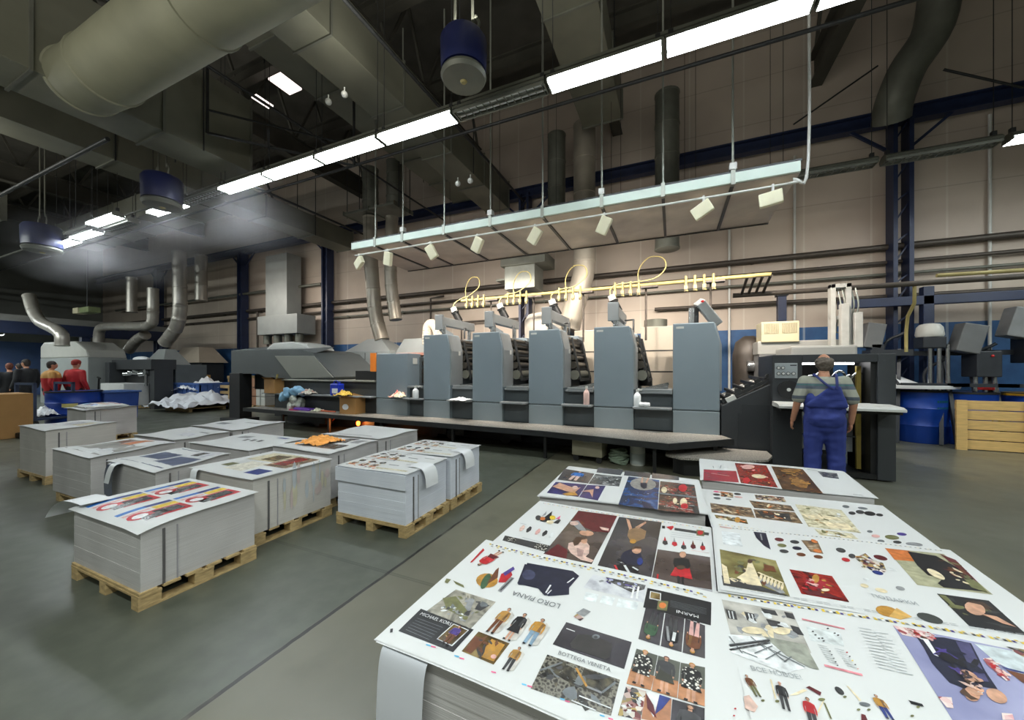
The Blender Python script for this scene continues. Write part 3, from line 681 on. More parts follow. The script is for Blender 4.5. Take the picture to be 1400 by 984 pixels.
# low first unit at the delivery side
u = MB().bx(-6.5, -5.6, YF+.45, 8.5, Z0, 1.85).build('coating_unit', SLATE, press)
MB().bx(-6.57, -5.64, YF, YF+.5, .87, 1.93).build('side_panel', PANEL, u, bevel=.015)
MB().bx(-6.57, -5.64, YF, YF+.5, Z0-.02, .858).build('plinth', PANEL2, u, bevel=.012)
MB().bx(-6.5, -5.3, YF+.6, 8.3, 1.9, 1.97).build('top_tray', mat('press_top_red', '#a07062', .5, 0, .2, 6), u, bevel=.01)
MB().bx(-6.75, -6.58, YF-.01, YF+.02, 1.5, 1.95).build('orange_sign', mat('orange_plastic', '#f2862a', .4, 0, .05, 4), u, label='orange flag sticker')
MB().bx(-5.635, -5.63, YF+.2, YF+.36, 1.68, 1.82).build('sticker', WHITEP, u)
MB().bx(-5.64, -5.1, YF+.1, 8.4, Z0, 1.13).build('bridge_cover', SLATE, u)
MB().bx(-5.66, -5.16, YF-.15, YF+.12, .865, .9).build('shelf', SIDEM, u, bevel=.008)
for z, r in ((1.7, .06), (1.5, .08), (1.32, .1)): MB().cyl((-5.55, YF+.5, z), (-5.55, 8.4, z), r, 12).build('roller', ROLL, u, smooth=50)
MB().bx(-5.62, -5.2, YF-.02, YF+.3, 1.13, 1.17).build('tray', SIDEM, u, bevel=.008)
# delivery: benches, sloping hood, end posts
u = MB().bx(-10.35, -6.55, YF+.06, 8.5, Z0-.02, 1.24).build('delivery_base', mat('delivery_dark', '#3a3e40', .5, .1, .12, 2), press)
MB().bx(-10.2, -6.6, YF-.02, 8.5, 1.24, 1.285).build('deck_plate', mat('deck_plate', '#93948a', .35, .3, .12, 2), u, bevel=.01)
MB().bx(-10.6, -6.58, YF-.17, YF+.1, .865, .9).build('shelf', SIDEM, u, bevel=.008)
MB().bx(-7.35, -6.62, YF+.1, 7.9, 1.285, 1.52).build('control_box', BLK, u, bevel=.01)
HOODG = mat('delivery_grey', '#6f7474', .45, .15, .08, 1.2)
HOODG2 = mat('delivery_cover', '#85867e', .45, .15, .06, 1.2)
u = MB().prism([(-12.3, 1.42), (-11.0, 1.42), (-10.55, 1.27), (-8.0, 1.3), (-7.95, 1.36), (-8.8, 2.0), (-9.2, 2.1), (-12.3, 2.13)], 'y', YF, 8.5).build('delivery_hood', mat('delivery_block', '#4d5252', .5, .1, .08, 2), press, bevel=.012)
MB().prism([(-10.25, 1.93), (-8.7, 1.91), (-7.98, 1.34), (-9.55, 1.31)], 'y', YF-.03, YF+.02).build('slanted_cover', HOODG2, u, bevel=.008)
MB().add([(-12.3, YF, 2.13), (-9.2, YF, 2.1), (-8.75, YF+.1, 1.99), (-9.0, YF+.9, 2.2), (-11.7, YF+.9, 2.3), (-11.3, YF-.02, 1.95), (-12.3, YF, 2.0)], [(0, 1, 3, 4), (1, 2, 3)]).build('top_cover', HOODG, u)
MB().prism([(-11.3, 2.13), (-9.3, 2.1), (-9.5, 2.27), (-10.1, 2.36), (-10.9, 2.34)], 'y', YF+.35, YF+1.2).build('white_canopy', WHITEP, u, bevel=.05)
for yy in (YF-.08, 8.15): MB().bx(-12.25, -11.75, yy, yy+.35, 0, 1.44).build('post', BLK, u, bevel=.01)
MB().bx(-12.5, -11.6, YF-.2, YF+.4, 0, .1).build('foot', DSTEEL, u, bevel=.01)
MB().bx(-11.75, -10.6, YF+.35, YF+.4, .95, 1.4).build('roller_blind', DSTEEL, u)
# platform
PLATE = ramp_mat('diamond_plate', [(.35, '#6e6a62'), (.5, '#85817a'), (.6, '#a09b92')], 60, .4, kind='voronoi')
mb = MB().prism([(-11.0, 6.45), (-2.05, 6.08), (-.06, 5.76), (.85, 6.55), (.72, 6.86), (-11.0, 6.95)], 'z', Z0-.03, Z0)
pl = mb.build('platform', PLATE, press)
MB().prism([(-11.01, 6.43), (-2.05, 6.06), (-.06, 5.74), (.86, 6.55), (.84, 6.57), (-.06, 5.78), (-2.05, 6.1), (-11.01, 6.47)], 'z', Z0-.09, Z0+.002).build('front_edge', DSTEEL, pl)
for x, y in ((-9.4, 6.45), (-7.6, 6.36), (-5.9, 6.29), (-4.0, 6.21), (-2.05, 6.13), (-.25, 5.85), (.6, 6.5)):
    MB().bx(x-.025, x+.025, y, y+.05, 0, Z0-.03).build('leg', BLK, pl)
MB().bx(-10.4, .75, 7.3, 8.5, 0, Z0).build('machine_base', BLK, press)
for x in (-8.8, -7.1, -5.0, -4.55, -3.2, -.9): MB().cyl((x, 7.0, .12), (x, 7.28, .12), .12, 12).box((x+.2, 7.1, .2), (.3, .25, .2)).build('floor_pump', DSTEEL, press, smooth=30)
# step plate in front of the feed board
st = MB().prism([(-.1, 6.75), (-.1, 5.95), (.1, 5.8), (.9, 5.95), (1.22, 6.15), (1.33, 6.45), (1.33, 6.8)], 'z', .26, .29).build('step', PLATE, press)
MB().prism([(.0, 6.75), (.0, 6.05), (.15, 5.95), (.85, 6.05), (1.15, 6.25), (1.22, 6.8)], 'z', 0, .26).build('step_base', BLK, st)
# feed board housing
FB = mat('feeder_dark', '#303336', .45, .1, .1, 2)
u = MB().prism([(.72, 0), (1.40, 0), (1.40, 1.33), (.72, .96)], 'y', YF, 8.5).build('feed_board', FB, press, bevel=.01)
MB().bx(.95, 1.0, YF-.006, YF, .3, .85).bx(1.0, 1.38, YF-.006, YF, .02, 1.0).build('door', mat('feeder_door', '#2a2d30', .4, .1, .1, 2), u)
mb = MB()
for j in range(4): mb.bar((.76, 7.0+j*.35, 1.02), (1.39, 7.0+j*.35, 1.37), .16, .025)
mb.build('sheet_guide', WHITEP, u, bevel=.004)
mb = MB()
for j in range(5):
    f = j/4; x = .8+f*.55; z = 1.07+f*.32
    mb.bar((x, 6.95, z), (x, 8.3, z+.02), .045, .05); mb.cyl((x+.03, 6.93, z+.05), (x+.03, 7.03, z+.05), .04, 10)
mb.bar((.74, 6.92, 1.02), (1.4, 6.92, 1.40), .03, .05)
mb.build('guide_roller', DSTEEL, u)
MB().bar((.80, 6.96, 1.03), (.93, 6.96, 1.1), .14, .1).build('gauge_box', WHITEP, u, bevel=.006)
# feeder frame
FY = 6.7; A, B = 1.38, 2.79
u = MB().bx(A, 1.75, FY, 7.7, 0, 1.77).build('feeder_frame', FB, press, bevel=.008)
MB().bx(2.6, B, FY, 7.5, .02, 1.77).build('right_column', mat('feeder_column', '#3b3e41', .4, .1, .06, 2), u, bevel=.008)
MB().bx(2.54, 2.6, FY+.05, 7.5, .02, 1.68).build('column_inner_face', BLK, u)
MB().bx(1.75, 2.6, FY, 7.5, 1.655, 1.77).build('top_beam', FB, u, bevel=.008)
MB().prism([(6.30, 1.0), (6.30, 1.035), (6.38, 1.06), (6.78, 1.075), (6.78, 1.0)], 'x', A+.0, B-.06).build('white_table', WHITEP, u, bevel=.006)
MB().bx(A+.05, B-.05, 6.42, 6.7, .955, 1.0).build('table_bracket', BLK, u)
pn = MB().bx(1.41, 1.69, FY-.012, FY, 1.42, 1.645).build('gauge_panel', mat('gauge_panel', '#9aa2a5', .4, .3, .05, 3), u, bevel=.004)
for gx, gz in ((1.455, 1.575), (1.51, 1.575), (1.455, 1.49), (1.515, 1.49), (1.575, 1.49), (1.64, 1.49)):
    MB().cyl((gx, FY-.024, gz), (gx, FY-.012, gz), .025, 14).use(1).cyl((gx, FY-.0255, gz), (gx, FY-.024, gz), .018, 14).build('gauge', [BLK, WHITEP], u, smooth=30)
MB().bx(1.60, 1.68, FY-.0135, FY-.0115, 1.605, 1.62).build('panel_lettering', DSTEEL, u)
mb = MB().cyl((1.58, FY-.03, 1.25), (1.58, FY, 1.25), .135, 24)
mb.use(1).cyl((1.58, FY-.036, 1.25), (1.58, FY-.03, 1.25), .026, 12); mb.build('fan_grille', [BLK, WHITEP], u, smooth=30)
MB().bx(1.85, 2.45, 7.0, 7.12, 1.625, 1.65).build('work_light', emit_mat('work_light', '#ffffff', 9), u)
MB().bx(1.76, 2.6, 7.3, 8.3, 1.70, 1.93).build('upper_cover', mat('light_cover', '#9c9c97', .4, .1, .05, 2), u, bevel=.03)
MB().bx(1.76, 2.54, 7.0, 8.3, .0, .05).build('base_plate', DSTEEL, u)
MB().bx(1.75, 2.6, 6.72, 6.8, .02, .09).build('foot_bar', BLK, u)
mb = MB()
for j, (a, z) in enumerate(((1.85, 1.45), (1.98, 1.5), (2.2, 1.52), (2.32, 1.46), (2.42, 1.5))):
    mb.tube(catmull([(a, 7.1, 1.15), (a-.02, 7.0, z-.12), (a+.06, 6.98, z), (a+.16, 7.05, z-.05), (a+.2, 7.15, z-.25)], 5), .018, 8)
mb.build('suction_hose', CHROME, u, smooth=60)
mb = MB()
for j in range(6): mb.cyl((1.84+j*.12, 7.15, 1.12), (1.84+j*.12, 7.15, 1.36), .03, 10); mb.box((1.84+j*.12, 7.12, 1.4), (.06, .1, .06))
mb.bx(1.78, 2.54, 7.2, 7.26, 1.3, 1.42); mb.build('suction_head', ROLL, u, smooth=30)
MB().bx(1.82, 2.5, 7.2, 8.2, .3, .92).build('sheet_pile', mat('pile_grey', '#8a8e8e', .6, 0, .1, 6, stretch=(1, 1, 30)), u)
MB().bx(2.46, 2.51, 6.95, 7.0, .1, 1.6).build('yellow_rail', mat('rail_yellow', '#8f7c38', .5, 0, .1, 6), u)
MB().bx(1.8, 2.5, 6.98, 7.0, .55, .57).build('cross_bar', DSTEEL, u)
MB().add([(2.05, 6.95, .92), (2.42, 6.97, .93), (2.3, 7.05, .55), (1.95, 7.0, .52)], [(0, 1, 2, 3)]).build('clear_guard', mat('clear_guard', '#c8d0cc', .15, 0, .03, 3, alpha=.35), u)
MB().bx(1.75, 1.79, 7.0, 8.2, .02, 1.7).bx(1.76, 2.6, 8.25, 8.35, .02, 1.75).build('rear_frame', BLK, u)
MB().ell((1.60, 6.42, 1.066), (.018, .018, .012)).build('red_knob', mat('red_button', '#b02020', .4), u)
# kit standing behind the feeder
LG = MATS['light_cover']
a, b2 = PY(1036, 481, 8.6), PY(1172, 463, 8.6)
u = MB().bx(a.x, b2.x, 8.6, 9.1, a.z-.05, b2.z).build('rear_beam', LG, press, bevel=.02)
MB().bx(a.x+.02, a.x+.45, 8.55, 9.1, .1, a.z-.05).build('beam_post', mat('post_grey', '#6f6f6e', .5, .1, .1, 3), u)
for du in (1042, 1050):
    p = PY(du, 496, 8.53); MB().cyl(p, p+Vector((0, .03, 0)), .04, 12).build('dial', CREAMP, u)
# ================================================================ things standing around the feeder
PYm = PY
a, b2 = PY(1041, 468, 8.55), PY(1093, 438, 8.55)
t = thing('louvred_box', 'cream metal box with two louvre grilles standing on top behind the feeder', 'cabinet', ((a.x+b2.x)/2, 8.8, a.z))
MB().bx(a.x, b2.x, 8.55, 9.05, a.z, b2.z).build('body', mat('cream_box', '#bdb597', .45, 0, .04, 3), t, bevel=.015)
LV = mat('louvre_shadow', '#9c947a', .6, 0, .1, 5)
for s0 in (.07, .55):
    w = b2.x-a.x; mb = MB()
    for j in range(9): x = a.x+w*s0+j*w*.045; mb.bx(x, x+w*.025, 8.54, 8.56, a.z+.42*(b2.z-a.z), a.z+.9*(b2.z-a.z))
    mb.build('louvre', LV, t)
a, b2 = PY(1133, 470, 8.3), PY(1161, 388, 8.3)
t = thing('hose_frame', 'tall white open frame with hanging hoses rising behind the feeder', 'frame', ((a.x+b2.x)/2, 8.3, 1.9))
zt = b2.z
MB().bx(a.x, a.x+.07, 8.2, 8.35, 1.93, zt).build('post', mat('frame_white', '#a8a8a3', .45), t, bevel=.005); MB().bx(b2.x-.07, b2.x, 8.2, 8.35, 1.93, zt).build('post', mat('frame_white', '#a8a8a3', .45), t, bevel=.005)
MB().bx(a.x, b2.x, 8.2, 8.35, zt-.07, zt).bx(a.x, b2.x, 8.25, 8.3, zt-.62, zt-.56).build('cross_bar', mat('frame_white', '#a8a8a3', .45), t, bevel=.005)
for x, h in ((a.x+.12, .95), (a.x+.3, .75)): MB().bx(x, x+.11, 8.12, 8.25, 1.93, 1.93+h*.8).build('cover_post', mat('frame_white', '#a8a8a3', .45), t, bevel=.008)
mb = MB()
for j in range(5):
    x = a.x+.12+j*.06; mb.tube(catmull([(x, 8.28, zt-.08), (x+.03, 8.24, zt-.4), (x-.02, 8.3, zt-.8), (x+.04, 8.28, 2.2)], 5), .013, 6)
mb.build('hose', GALV, t, smooth=60)
p = PY(1024, 500, 9.5)
t = thing('dark_blower', 'dark round blower with domed hood right of the last tall press unit', 'blower', (p.x, 9.5, 0))
MB().lathe([(.32, 0), (.32, 1.85), (.26, 2.15), (.1, 2.28)], (p.x, 9.5, 0), 20).build('body', mat('blower_brown', '#3d3731', .5, .2, .15, 4), t, smooth=40)
MB().cyl((p.x-.1, 9.1, 1.62), (p.x+.12, 9.1, 1.62), .12, 14).build('chrome_cap', CHROME, t, smooth=40)
# ink drums and drum pumps at the right wall
DRUMB = mat('ink_drum_blue', '#14409c', .35, .1, .08, 3)
def drum(p, r, h, label, group=None, m=DRUMB):
    t = thing('ink_drum', label, 'drum', (p[0], p[1], 0), 0, group)
    MB().lathe([(r*.97, 0), (r, .02), (r, h*.32), (r*1.02, h*.335), (r, h*.35), (r, h*.65), (r*1.02, h*.665), (r, h*.68), (r, h-.02), (r*1.02, h)], (0, 0, 0), 36).build('shell', m, t, smooth=40, world=False)
    MB().lathe([(r*1.03, h-.03), (r*1.03, h+.01), (r*.96, h+.012), (r*.95, h-.02)], (0, 0, 0), 36).build('rim', DSTEEL, t.children[0] if t.children else t, smooth=40, world=False)
    return t
d1 = PY(1257, 597, 10.9); d2 = PY(1322, 602, 10.9); d3 = PY(1408, 606, 10.9)
drum((d1.x, 10.9), .42, 1.1, 'blue ink drum nearest the feeder, with green lettering and paper on top')
root = [o for o in bpy.data.objects if o.get('label', '').startswith('blue ink drum nearest')][0]
mb = MB()
for j, wv in ((.86, .2), (.72, .26)):
    for k2 in range(6):
        aa = R(-78+k2*6); aa2 = R(-78+k2*6+4.2)
        mb.add([(math.cos(q)*.424, math.sin(q)*.424, z) for q, z in ((aa, j), (aa2, j), (aa2, j+.045), (aa, j+.045))], [(0, 1, 2, 3)])
mb.build('green_lettering', mat('drum_green', '#0e5a5a', .5, 0, .2, 6), root, world=False)
drum((d2.x, 10.9), .42, 1.08, 'blue ink drum behind the wooden crate panel')
drum((d3.x+.05, 10.9), .42, 1.08, 'blue ink drum at the right edge with yellow lid band and white label')
root = [o for o in bpy.data.objects if o.get('label', '').startswith('blue ink drum at the right edge')][0]
MB().lathe([(.437, 1.03), (.437, 1.07), (.42, 1.085)], (0, 0, 0), 36).build('yellow_band', mat('drum_yellow', '#c79a28', .5, 0, .1, 5), root, world=False, smooth=40)
mb = MB().grid(lambda a, b: (math.cos(R(-112+a*26))*.43, math.sin(R(-112+a*26))*.43, .72+b*.25), 4, 1); mb.build('paper_label', PAPER, root, world=False)
GREYB = mat('pump_box_grey', '#66696b', .45, .1, .1, 3)
PUMPD = mat('pump_dark', '#2e3238', .45, .2, .15, 4)
def drum_pump(x, label, boxc, tilt, h0, white=False):
    t = thing('drum_pump', label, 'pump', (x, 10.75, 0))
    fr = MB()
    for s in (-.46, .46): fr.bar((s-.1, -.35, 0), (s*.75+.05, .2, 2.0), .06, .08)
    fr.bx(-.5, .5, -.4, -.32, 1.2, 1.27).bx(-.45, .45, .1, .2, 1.85, 1.95).build('stand', PUMPD, t, world=False)
    mb = MB()
    if white:
        MB().lathe([(.2, 0), (.22, .04), (.2, .2), (.15, .27), (.06, .29)], (.1, 0, 2.24), 20).build('white_cap', WHITEP, t, world=False, smooth=40)
        MB().bx(-.08, .28, -.18, .18, 2.0, 2.24).build('motor', PUMPD, t, bevel=.02, world=False); h0 = 1.95
    else:
        MB().box((-.06, -.1, h0+.46), (.36, .32, .58), (0, R(tilt), 0)).build('tilted_cabinet', boxc, t, bevel=.02, world=False)
        bo = MB().bx(0, .36, -.25, .2, h0-.32, h0+.2).build('motor_box', PUMPD, t, bevel=.02, world=False)
        MB().ell((.22, -.26, h0+.1), (.025, .015, .025)).build('warning_lamp', MATS['red_button'], bo, world=False); h0 -= .32
    for s in (.06, .2, .33): mb.cyl((s, -.1, 1.1), (s, -.1, h0+.12), .035, 10)
    mb.build('piston_rod', CHROME, t, world=False, smooth=40)
    MB().cyl((.2, -.1, 1.14), (.2, -.1, 1.26), .12, 16).build('follower_seal', MATS['red_button'], t, world=False, smooth=40)
    mb = MB().tube(catmull([(-.3, .0, h0+.4), (-.6, .1, h0+.1), (-.55, .1, 1.0), (-.45, 0, .35)], 6), .03, 7); mb.build('feed_hose', PUMPD, t, world=False, smooth=60)
    return t
drum_pump(PY(1262, 500, 10.75).x, 'drum pump with white domed cap above the drum nearest the feeder', GREYB, 0, 1.75, True)
drum_pump(PY(1323, 500, 10.75).x, 'drum pump with tilted grey cabinet above the drum behind the crate panel', GREYB, 14, 1.72)
drum_pump(PY(1392, 500, 10.75).x, 'drum pump with tilted grey cabinet at the right edge of the photo', mat('pump_box_pale', '#7d8082', .45, .1, .1, 3), 14, 2.0)
p = PY(1189, 470, 10.9)
t = thing('control_cabinet', 'tilted grey cabinet on a dark stand behind the right end of the feeder', 'cabinet', (p.x, 10.8, 0))
MB().box((0, 0, 2.3), (.32, .3, .55), (0, R(10), 0)).build('cabinet', GREYB, t, bevel=.02, world=False)
MB().bx(-.1, .6, -.2, .2, 1.85, 1.98).bx(-.05, .15, -.15, .15, 0, 2.1).build('stand', PUMPD, t, world=False)
# tray with paper on the first drum
p = PY(1268, 526, 10.2)
tag(MB().lathe([(.3, 0), (.62, .01), (.64, .07), (.6, .08), (.56, .03), (.2, .03)], (p.x, 10.75, 1.14), 30, sx=1.15, sy=.8).build('white_tray', PAPER, smooth=40), 'shallow white tray lying on the drum nearest the feeder', 'tray')
mb = MB().grid(lambda a, b: (p.x-.25+a*.5, 10.6+b*.4-.05, 1.225+.32*b*(1-a)*.8), 6, 5); tag(mb.build('paper_sheet', PAPER, smooth=60), 'curled white paper standing in the white tray on the drum', 'paper')
# crate side leaning at the drums
CRATE = mat('crate_wood', '#c8a86b', .65, 0, .15, 2.5, .1, stretch=(2, 2, 14))
c0 = PY(1318, 609, 10.05)
t = thing('crate_panel', 'pale wooden slatted crate side leaning in front of the blue drums at right', 'crate panel', (c0.x, 10.05, 0), math.atan2(-.1, 2))
W = 2.0
for j in range(5): MB().box((W/2-.1, .02+.0*j+.03*j*.3, .1+j*.19), (W, .03, .175)).build('slat', CRATE, t, bevel=.006, world=False)
for x in (.05, .98, 1.8): MB().box((x-.1, -.03, .47), (.15, .05, .98)).build('batten', CRATE, t, bevel=.006, world=False)
# ================================================================ small things on and under the press
def item(name, mb, mt, label, cat, **k):
    o = mb.build(name, mt, **k); return tag(o, label, cat)
CARD = mat('cardboard', '#a67c48', .7, 0, .1, 3)
def carton(c, sx, sy, sz, label, rz=0):
    t = thing('cardboard_carton', label, 'box', c, rz)
    mb = MB()
    for x in (-1, 1): mb.bx(x*sx/2-.004, x*sx/2+.004, -sy/2, sy/2, 0, sz)
    for y in (-1, 1): mb.bx(-sx/2, sx/2, y*sy/2-.004, y*sy/2+.004, 0, sz)
    mb.bx(-sx/2, sx/2, -sy/2, sy/2, 0, .008); mb.build('box_body', CARD, t, world=False)
    for a, b2, c2, d2 in (((-sx/2, -sy/2, sz), (sx/2, -sy/2, sz), (sx/2-.03, -sy/2-.1, sz+.05), (-sx/2+.03, -sy/2-.1, sz+.05)), ((-sx/2, sy/2, sz), (sx/2, sy/2, sz), (sx/2, sy/2+.06, sz+.1), (-sx/2, sy/2+.06, sz+.1)), ((sx/2, -sy/2, sz), (sx/2, sy/2, sz), (sx/2+.12, sy/2, sz+.03), (sx/2+.12, -sy/2, sz+.03)), ((-sx/2, -sy/2, sz), (-sx/2, sy/2, sz), (-sx/2+.12, sy/2, sz+.05), (-sx/2+.12, -sy/2, sz+.05))):
        MB().add([a, b2, c2, d2], [(0, 1, 2, 3)]).build('flap', CARD, t, world=False)
    return t
c = PY(374, 535, 6.75); carton((c.x, 6.78, .9), .42, .3, .38, 'open brown carton with a scraper inside, on the delivery shelf')
root = [o for o in bpy.data.objects if o.get('label', '').startswith('open brown carton with a scr')][0]
tag(MB().bar((c.x, 6.78, .92), (c.x+.12, 6.78, 1.42), .05, .02).build('scraper', YELLOWP), 'pale scraper handle sticking out of the open brown carton', 'scraper')
c = PY(483, 559, 6.72); t = carton((c.x, 6.7, Z0), .46, .34, .38, 'brown carton with a white oval label on the press platform', .1)
MB().lathe([(.07, 0), (.07, .003)], (0, 0, 0), 16, sx=1.3).build('oval_label', PAPER, t, world=False)
ch = t.children[-1]; ch.data.transform(Matrix.Translation((-.06, -.1745, .17)) @ Matrix.Rotation(R(90), 4, 'X'))
def blob(pts, r, seed, amp, voxel=.02, sm=2):
    random.seed(seed); mb = MB()
    for p in pts:
        for _ in range(4):
            q = Vector(p)+Vector((random.uniform(-1, 1), random.uniform(-1, 1), random.uniform(-.5, .5)))*r*.6
            mb.ell(q, (r*random.uniform(.5, 1), r*random.uniform(.5, 1), r*random.uniform(.35, .8)), (random.random()*2, random.random()*2, random.random()*3), 8, 6)
    o = fuse(mb, voxel, sm)
    o.v = [tuple(Vector(v)+Vector(noise.noise_vector(Vector(v)*9+Vector((seed, 0, 0))))*amp) for v in o.v]
    return o
def crumple(center, r, h, seed, n=14, m=5):           # folded cloth or paper lying in a heap
    c = Vector(center); mb = MB(); random.seed(seed); ph = random.random()*9
    N2 = 26
    def P(a, b):
        x, y = (a-.5)*2, (b-.5)*2
        rr = math.hypot(x, y)
        z = h*max(0, 1-rr*.8)*(.6+.6*abs(noise.noise(Vector((x*2.2+ph, y*2.2, 0)))))+h*.55*abs(noise.noise(Vector((x*4, y*4+ph, 2))))
        return c+Vector((x*r*(1+.2*noise.noise(Vector((y*2, ph, 0)))), y*r*(1+.2*noise.noise(Vector((x*2, ph, 5)))), max(.004, z)))
    mb.grid(P, N2, N2); return mb
c = PY(398, 539, 6.72); item('blue_plastic_bag', blob([(c.x-.28, 6.66, .8), (c.x-.1, 6.7, .93), (c.x+.15, 6.72, .98), (c.x+.38, 6.74, .97)], .14, 3, .03), mat('light_blue_plastic', '#8fbfe0', .3, 0, .08, 4), 'crumpled light blue plastic bag draped over the delivery shelf', 'plastic bag', smooth=60)
c = PY(404, 550, 6.75); c.y = 6.58; item('clear_plastic_bag', blob([(c.x-.1, c.y+.15, .58), (c.x+.12, c.y+.15, .6), (c.x, c.y+.15, .72)], .17, 5, .03), ramp_mat('clear_plastic', [(.3, '#8d9286'), (.6, '#c3c8bd'), (.75, '#b09aa4')], 9, .2), 'clear plastic bag of rubbish on the platform below the blue bag', 'plastic bag', smooth=60)
c = PY(417, 556, 6.7); c.y = 6.58; item('purple_sheet', MB().box((c.x, c.y+.1, Z0+.035), (.5, .22, .05), (0, .06, .1)), mat('purple_plastic', '#6a3fa8', .4, 0, .1, 4), 'purple folded plastic sheet on the platform', 'plastic sheet', bevel=.01)
c = PY(408, 557, 6.7); c.y = 6.58; item('magenta_sheet', MB().box((c.x, c.y+.02, Z0+.012), (.3, .1, .02), (0, 0, .1)), mat('magenta_plastic', '#c22a68', .4, 0, .1, 4), 'magenta sheet edge under the purple sheet', 'plastic sheet')
c = PY(436, 557, 6.7); c.y = 6.56; item('crumpled_rag', crumple((c.x, c.y+.1, Z0), .13, .1, 4), mat('rag_grey', '#b8b8a4', .8, 0, .15, 8), 'crumpled grey white rag on the platform right of the purple sheet', 'rag', smooth=60)
c = PY(421, 534, 6.74); item('red_white_rag', crumple((c.x, 6.76, .9), .17, .16, 6), ramp_mat('rag_red', [(.35, '#a04038'), (.5, '#cfc9bc'), (.7, '#d9d5c8')], 6, .8), 'white and red rag on the delivery shelf right of the blue bag', 'rag', smooth=60)
c = PY(460, 540, 6.72)
t = thing('blue_canister', 'bright blue plastic canister with white label on the delivery shelf', 'canister', (c.x, 6.74, .9))
MB().bx(-.14, .14, -.1, .1, 0, .3).build('body', mat('canister_blue', '#2038b8', .35, 0, .06, 4), t, bevel=.03, world=False)
MB().bx(-.06, .13, -.104, -.1, .06, .18).build('label_patch', PAPER, t, world=False)
MB().cyl((.08, 0, .29), (.08, 0, .34), .035, 12).tube(catmull([(-.11, 0, .3), (-.08, 0, .36), (-.0, 0, .36), (.03, 0, .3)], 4), .015, 8).build('cap_and_handle', mat('canister_dark', '#1a2c90', .4), t, world=False)
c = PY(471, 537, 6.72); item('yellow_gloves', crumple((c.x, 6.7, .9), .17, .16, 9), mat('glove_yellow', '#d8b64a', .6, 0, .12, 6), 'yellow work gloves lying above the labelled carton', 'gloves', smooth=60)
c = PY(544, 543, 6.75); item('pink_white_rag', crumple((c.x, 6.78, .9), .17, .17, 11), ramp_mat('rag_pink', [(.38, '#d9534f'), (.52, '#e8e0c8'), (.7, '#d8d0b0')], 8, .8), 'pink and cream rag on the shelf beside the low press unit', 'rag', smooth=60)
def bottle(c, h, r, col, label, cat='bottle', red=False, pump=False):
    t = thing('plastic_bottle', label, cat, c)
    MB().lathe([(r*.9, 0), (r, .01), (r, h*.62), (r*.8, h*.72), (r*.35, h*.82), (r*.35, h*.9)], (0, 0, 0), 16).build('body', col, t, smooth=40, world=False)
    MB().lathe([(r*.42, h*.88), (r*.42, h), (r*.2, h)], (0, 0, 0), 12).build('cap', WHITEP, t, smooth=40, world=False)
    if pump: MB().bar((0, 0, h*1.02), (r*1.3, 0, h*.98), .03, .03).build('nozzle', WHITEP, t, world=False)
    return t
WB = mat('bottle_white', '#dfe4e6', .35, 0, .04, 4); PB = mat('bottle_pinkish', '#d8b8b0', .35, 0, .08, 4)
c = PY(567, 543, 6.75); bottle((c.x, 6.78, .9), .27, .07, WB, 'white bottle on the shelf left of the leftmost tall press unit', pump=True)
c = PY(801, 555, 6.75); bottle((c.x, 6.8, .9), .34, .055, PB, 'tall pinkish wash bottle on the shelf between third and fourth tall units')
c = PY(871, 558, 6.75); bottle((c.x, 6.8, .9), .3, .06, WB, 'white spray bottle on the shelf beside the rightmost unit gap', pump=True)
for du, lab in ((878, 'left crumpled white paper cup on the shelf beside the spray bottle'), (884, 'right white paper cup lying on the shelf beside the spray bottle')):
    c = PY(du, 560, 6.74); item('paper_cup', MB().cyl((c.x-.03, 6.74, .945), (c.x+.05, 6.72, .95), .042, 14, .032), PAPER, lab, 'cup', smooth=40)
c = PY(629, 548, 6.72); item('folded_paper', crumple((c.x, 6.73, .9), .2, .07, 14), PAPER, 'white crumpled paper on the shelf between first and second tall units', 'paper', smooth=60)
mb = MB().bx(-.26, .26, -.17, .17, .1, .42); t = thing('steel_tank', 'small beige steel tank on castors under the press platform', 'tank', (-1.3, 6.3, 0), -.12)
mb.build('tank_body', mat('tank_beige', '#8f8a76', .45, .2, .1, 4), t, bevel=.02, world=False)
MB().bx(-.27, .27, -.18, .18, .42, .44).bx(-.06, .06, -.178, -.17, .33, .36).build('lid_and_grip', GALV, t, bevel=.004, world=False)
for x in (-.2, .2):
    for y in (-.12, .12): MB().cyl((x, y-.02, .05), (x, y+.02, .05), .05, 12).bx(x-.02, x+.02, y-.025, y+.025, .05, .11).build('castor', RUBBER, t, world=False)
for x in (-.2, 0, .2): MB().cyl((x, -.1, .43), (x, -.1, .48), .02, 8).build('fitting', YELLOWP, t, world=False)
mb = MB()
for j in range(7):
    pts = []
    for k2 in range(15):
        aa = k2/14*2*math.pi; pts.append((-.82+math.cos(aa)*(.13+.02*math.sin(j*2)), 6.28+math.sin(aa)*.1, .035+j*.03+.02*math.sin(aa*2+j)))
    mb.tube(pts, .022, 6)
item('rope_coil', mb, mat('rope_green', '#7f8f7c', .8, 0, .2, 30), 'heap of coiled grey green rope on the floor under the platform', 'rope', smooth=60)
t = thing('white_canister', 'tall translucent white canister standing under the press platform', 'canister', (-.53, 6.33, 0))
MB().lathe([(.11, 0), (.12, .02), (.12, .4), (.09, .43), (.05, .44)], (0, 0, 0), 20).build('body', mat('canister_white', '#c6c9c0', .4, 0, .06, 5), t, smooth=40, world=False)
MB().lathe([(.1215, .03), (.1215, .2)], (0, 0, 0), 20).build('liquid_level', mat('canister_liquid', '#a9b0ac', .4, 0, .06, 5), t, smooth=40, world=False)
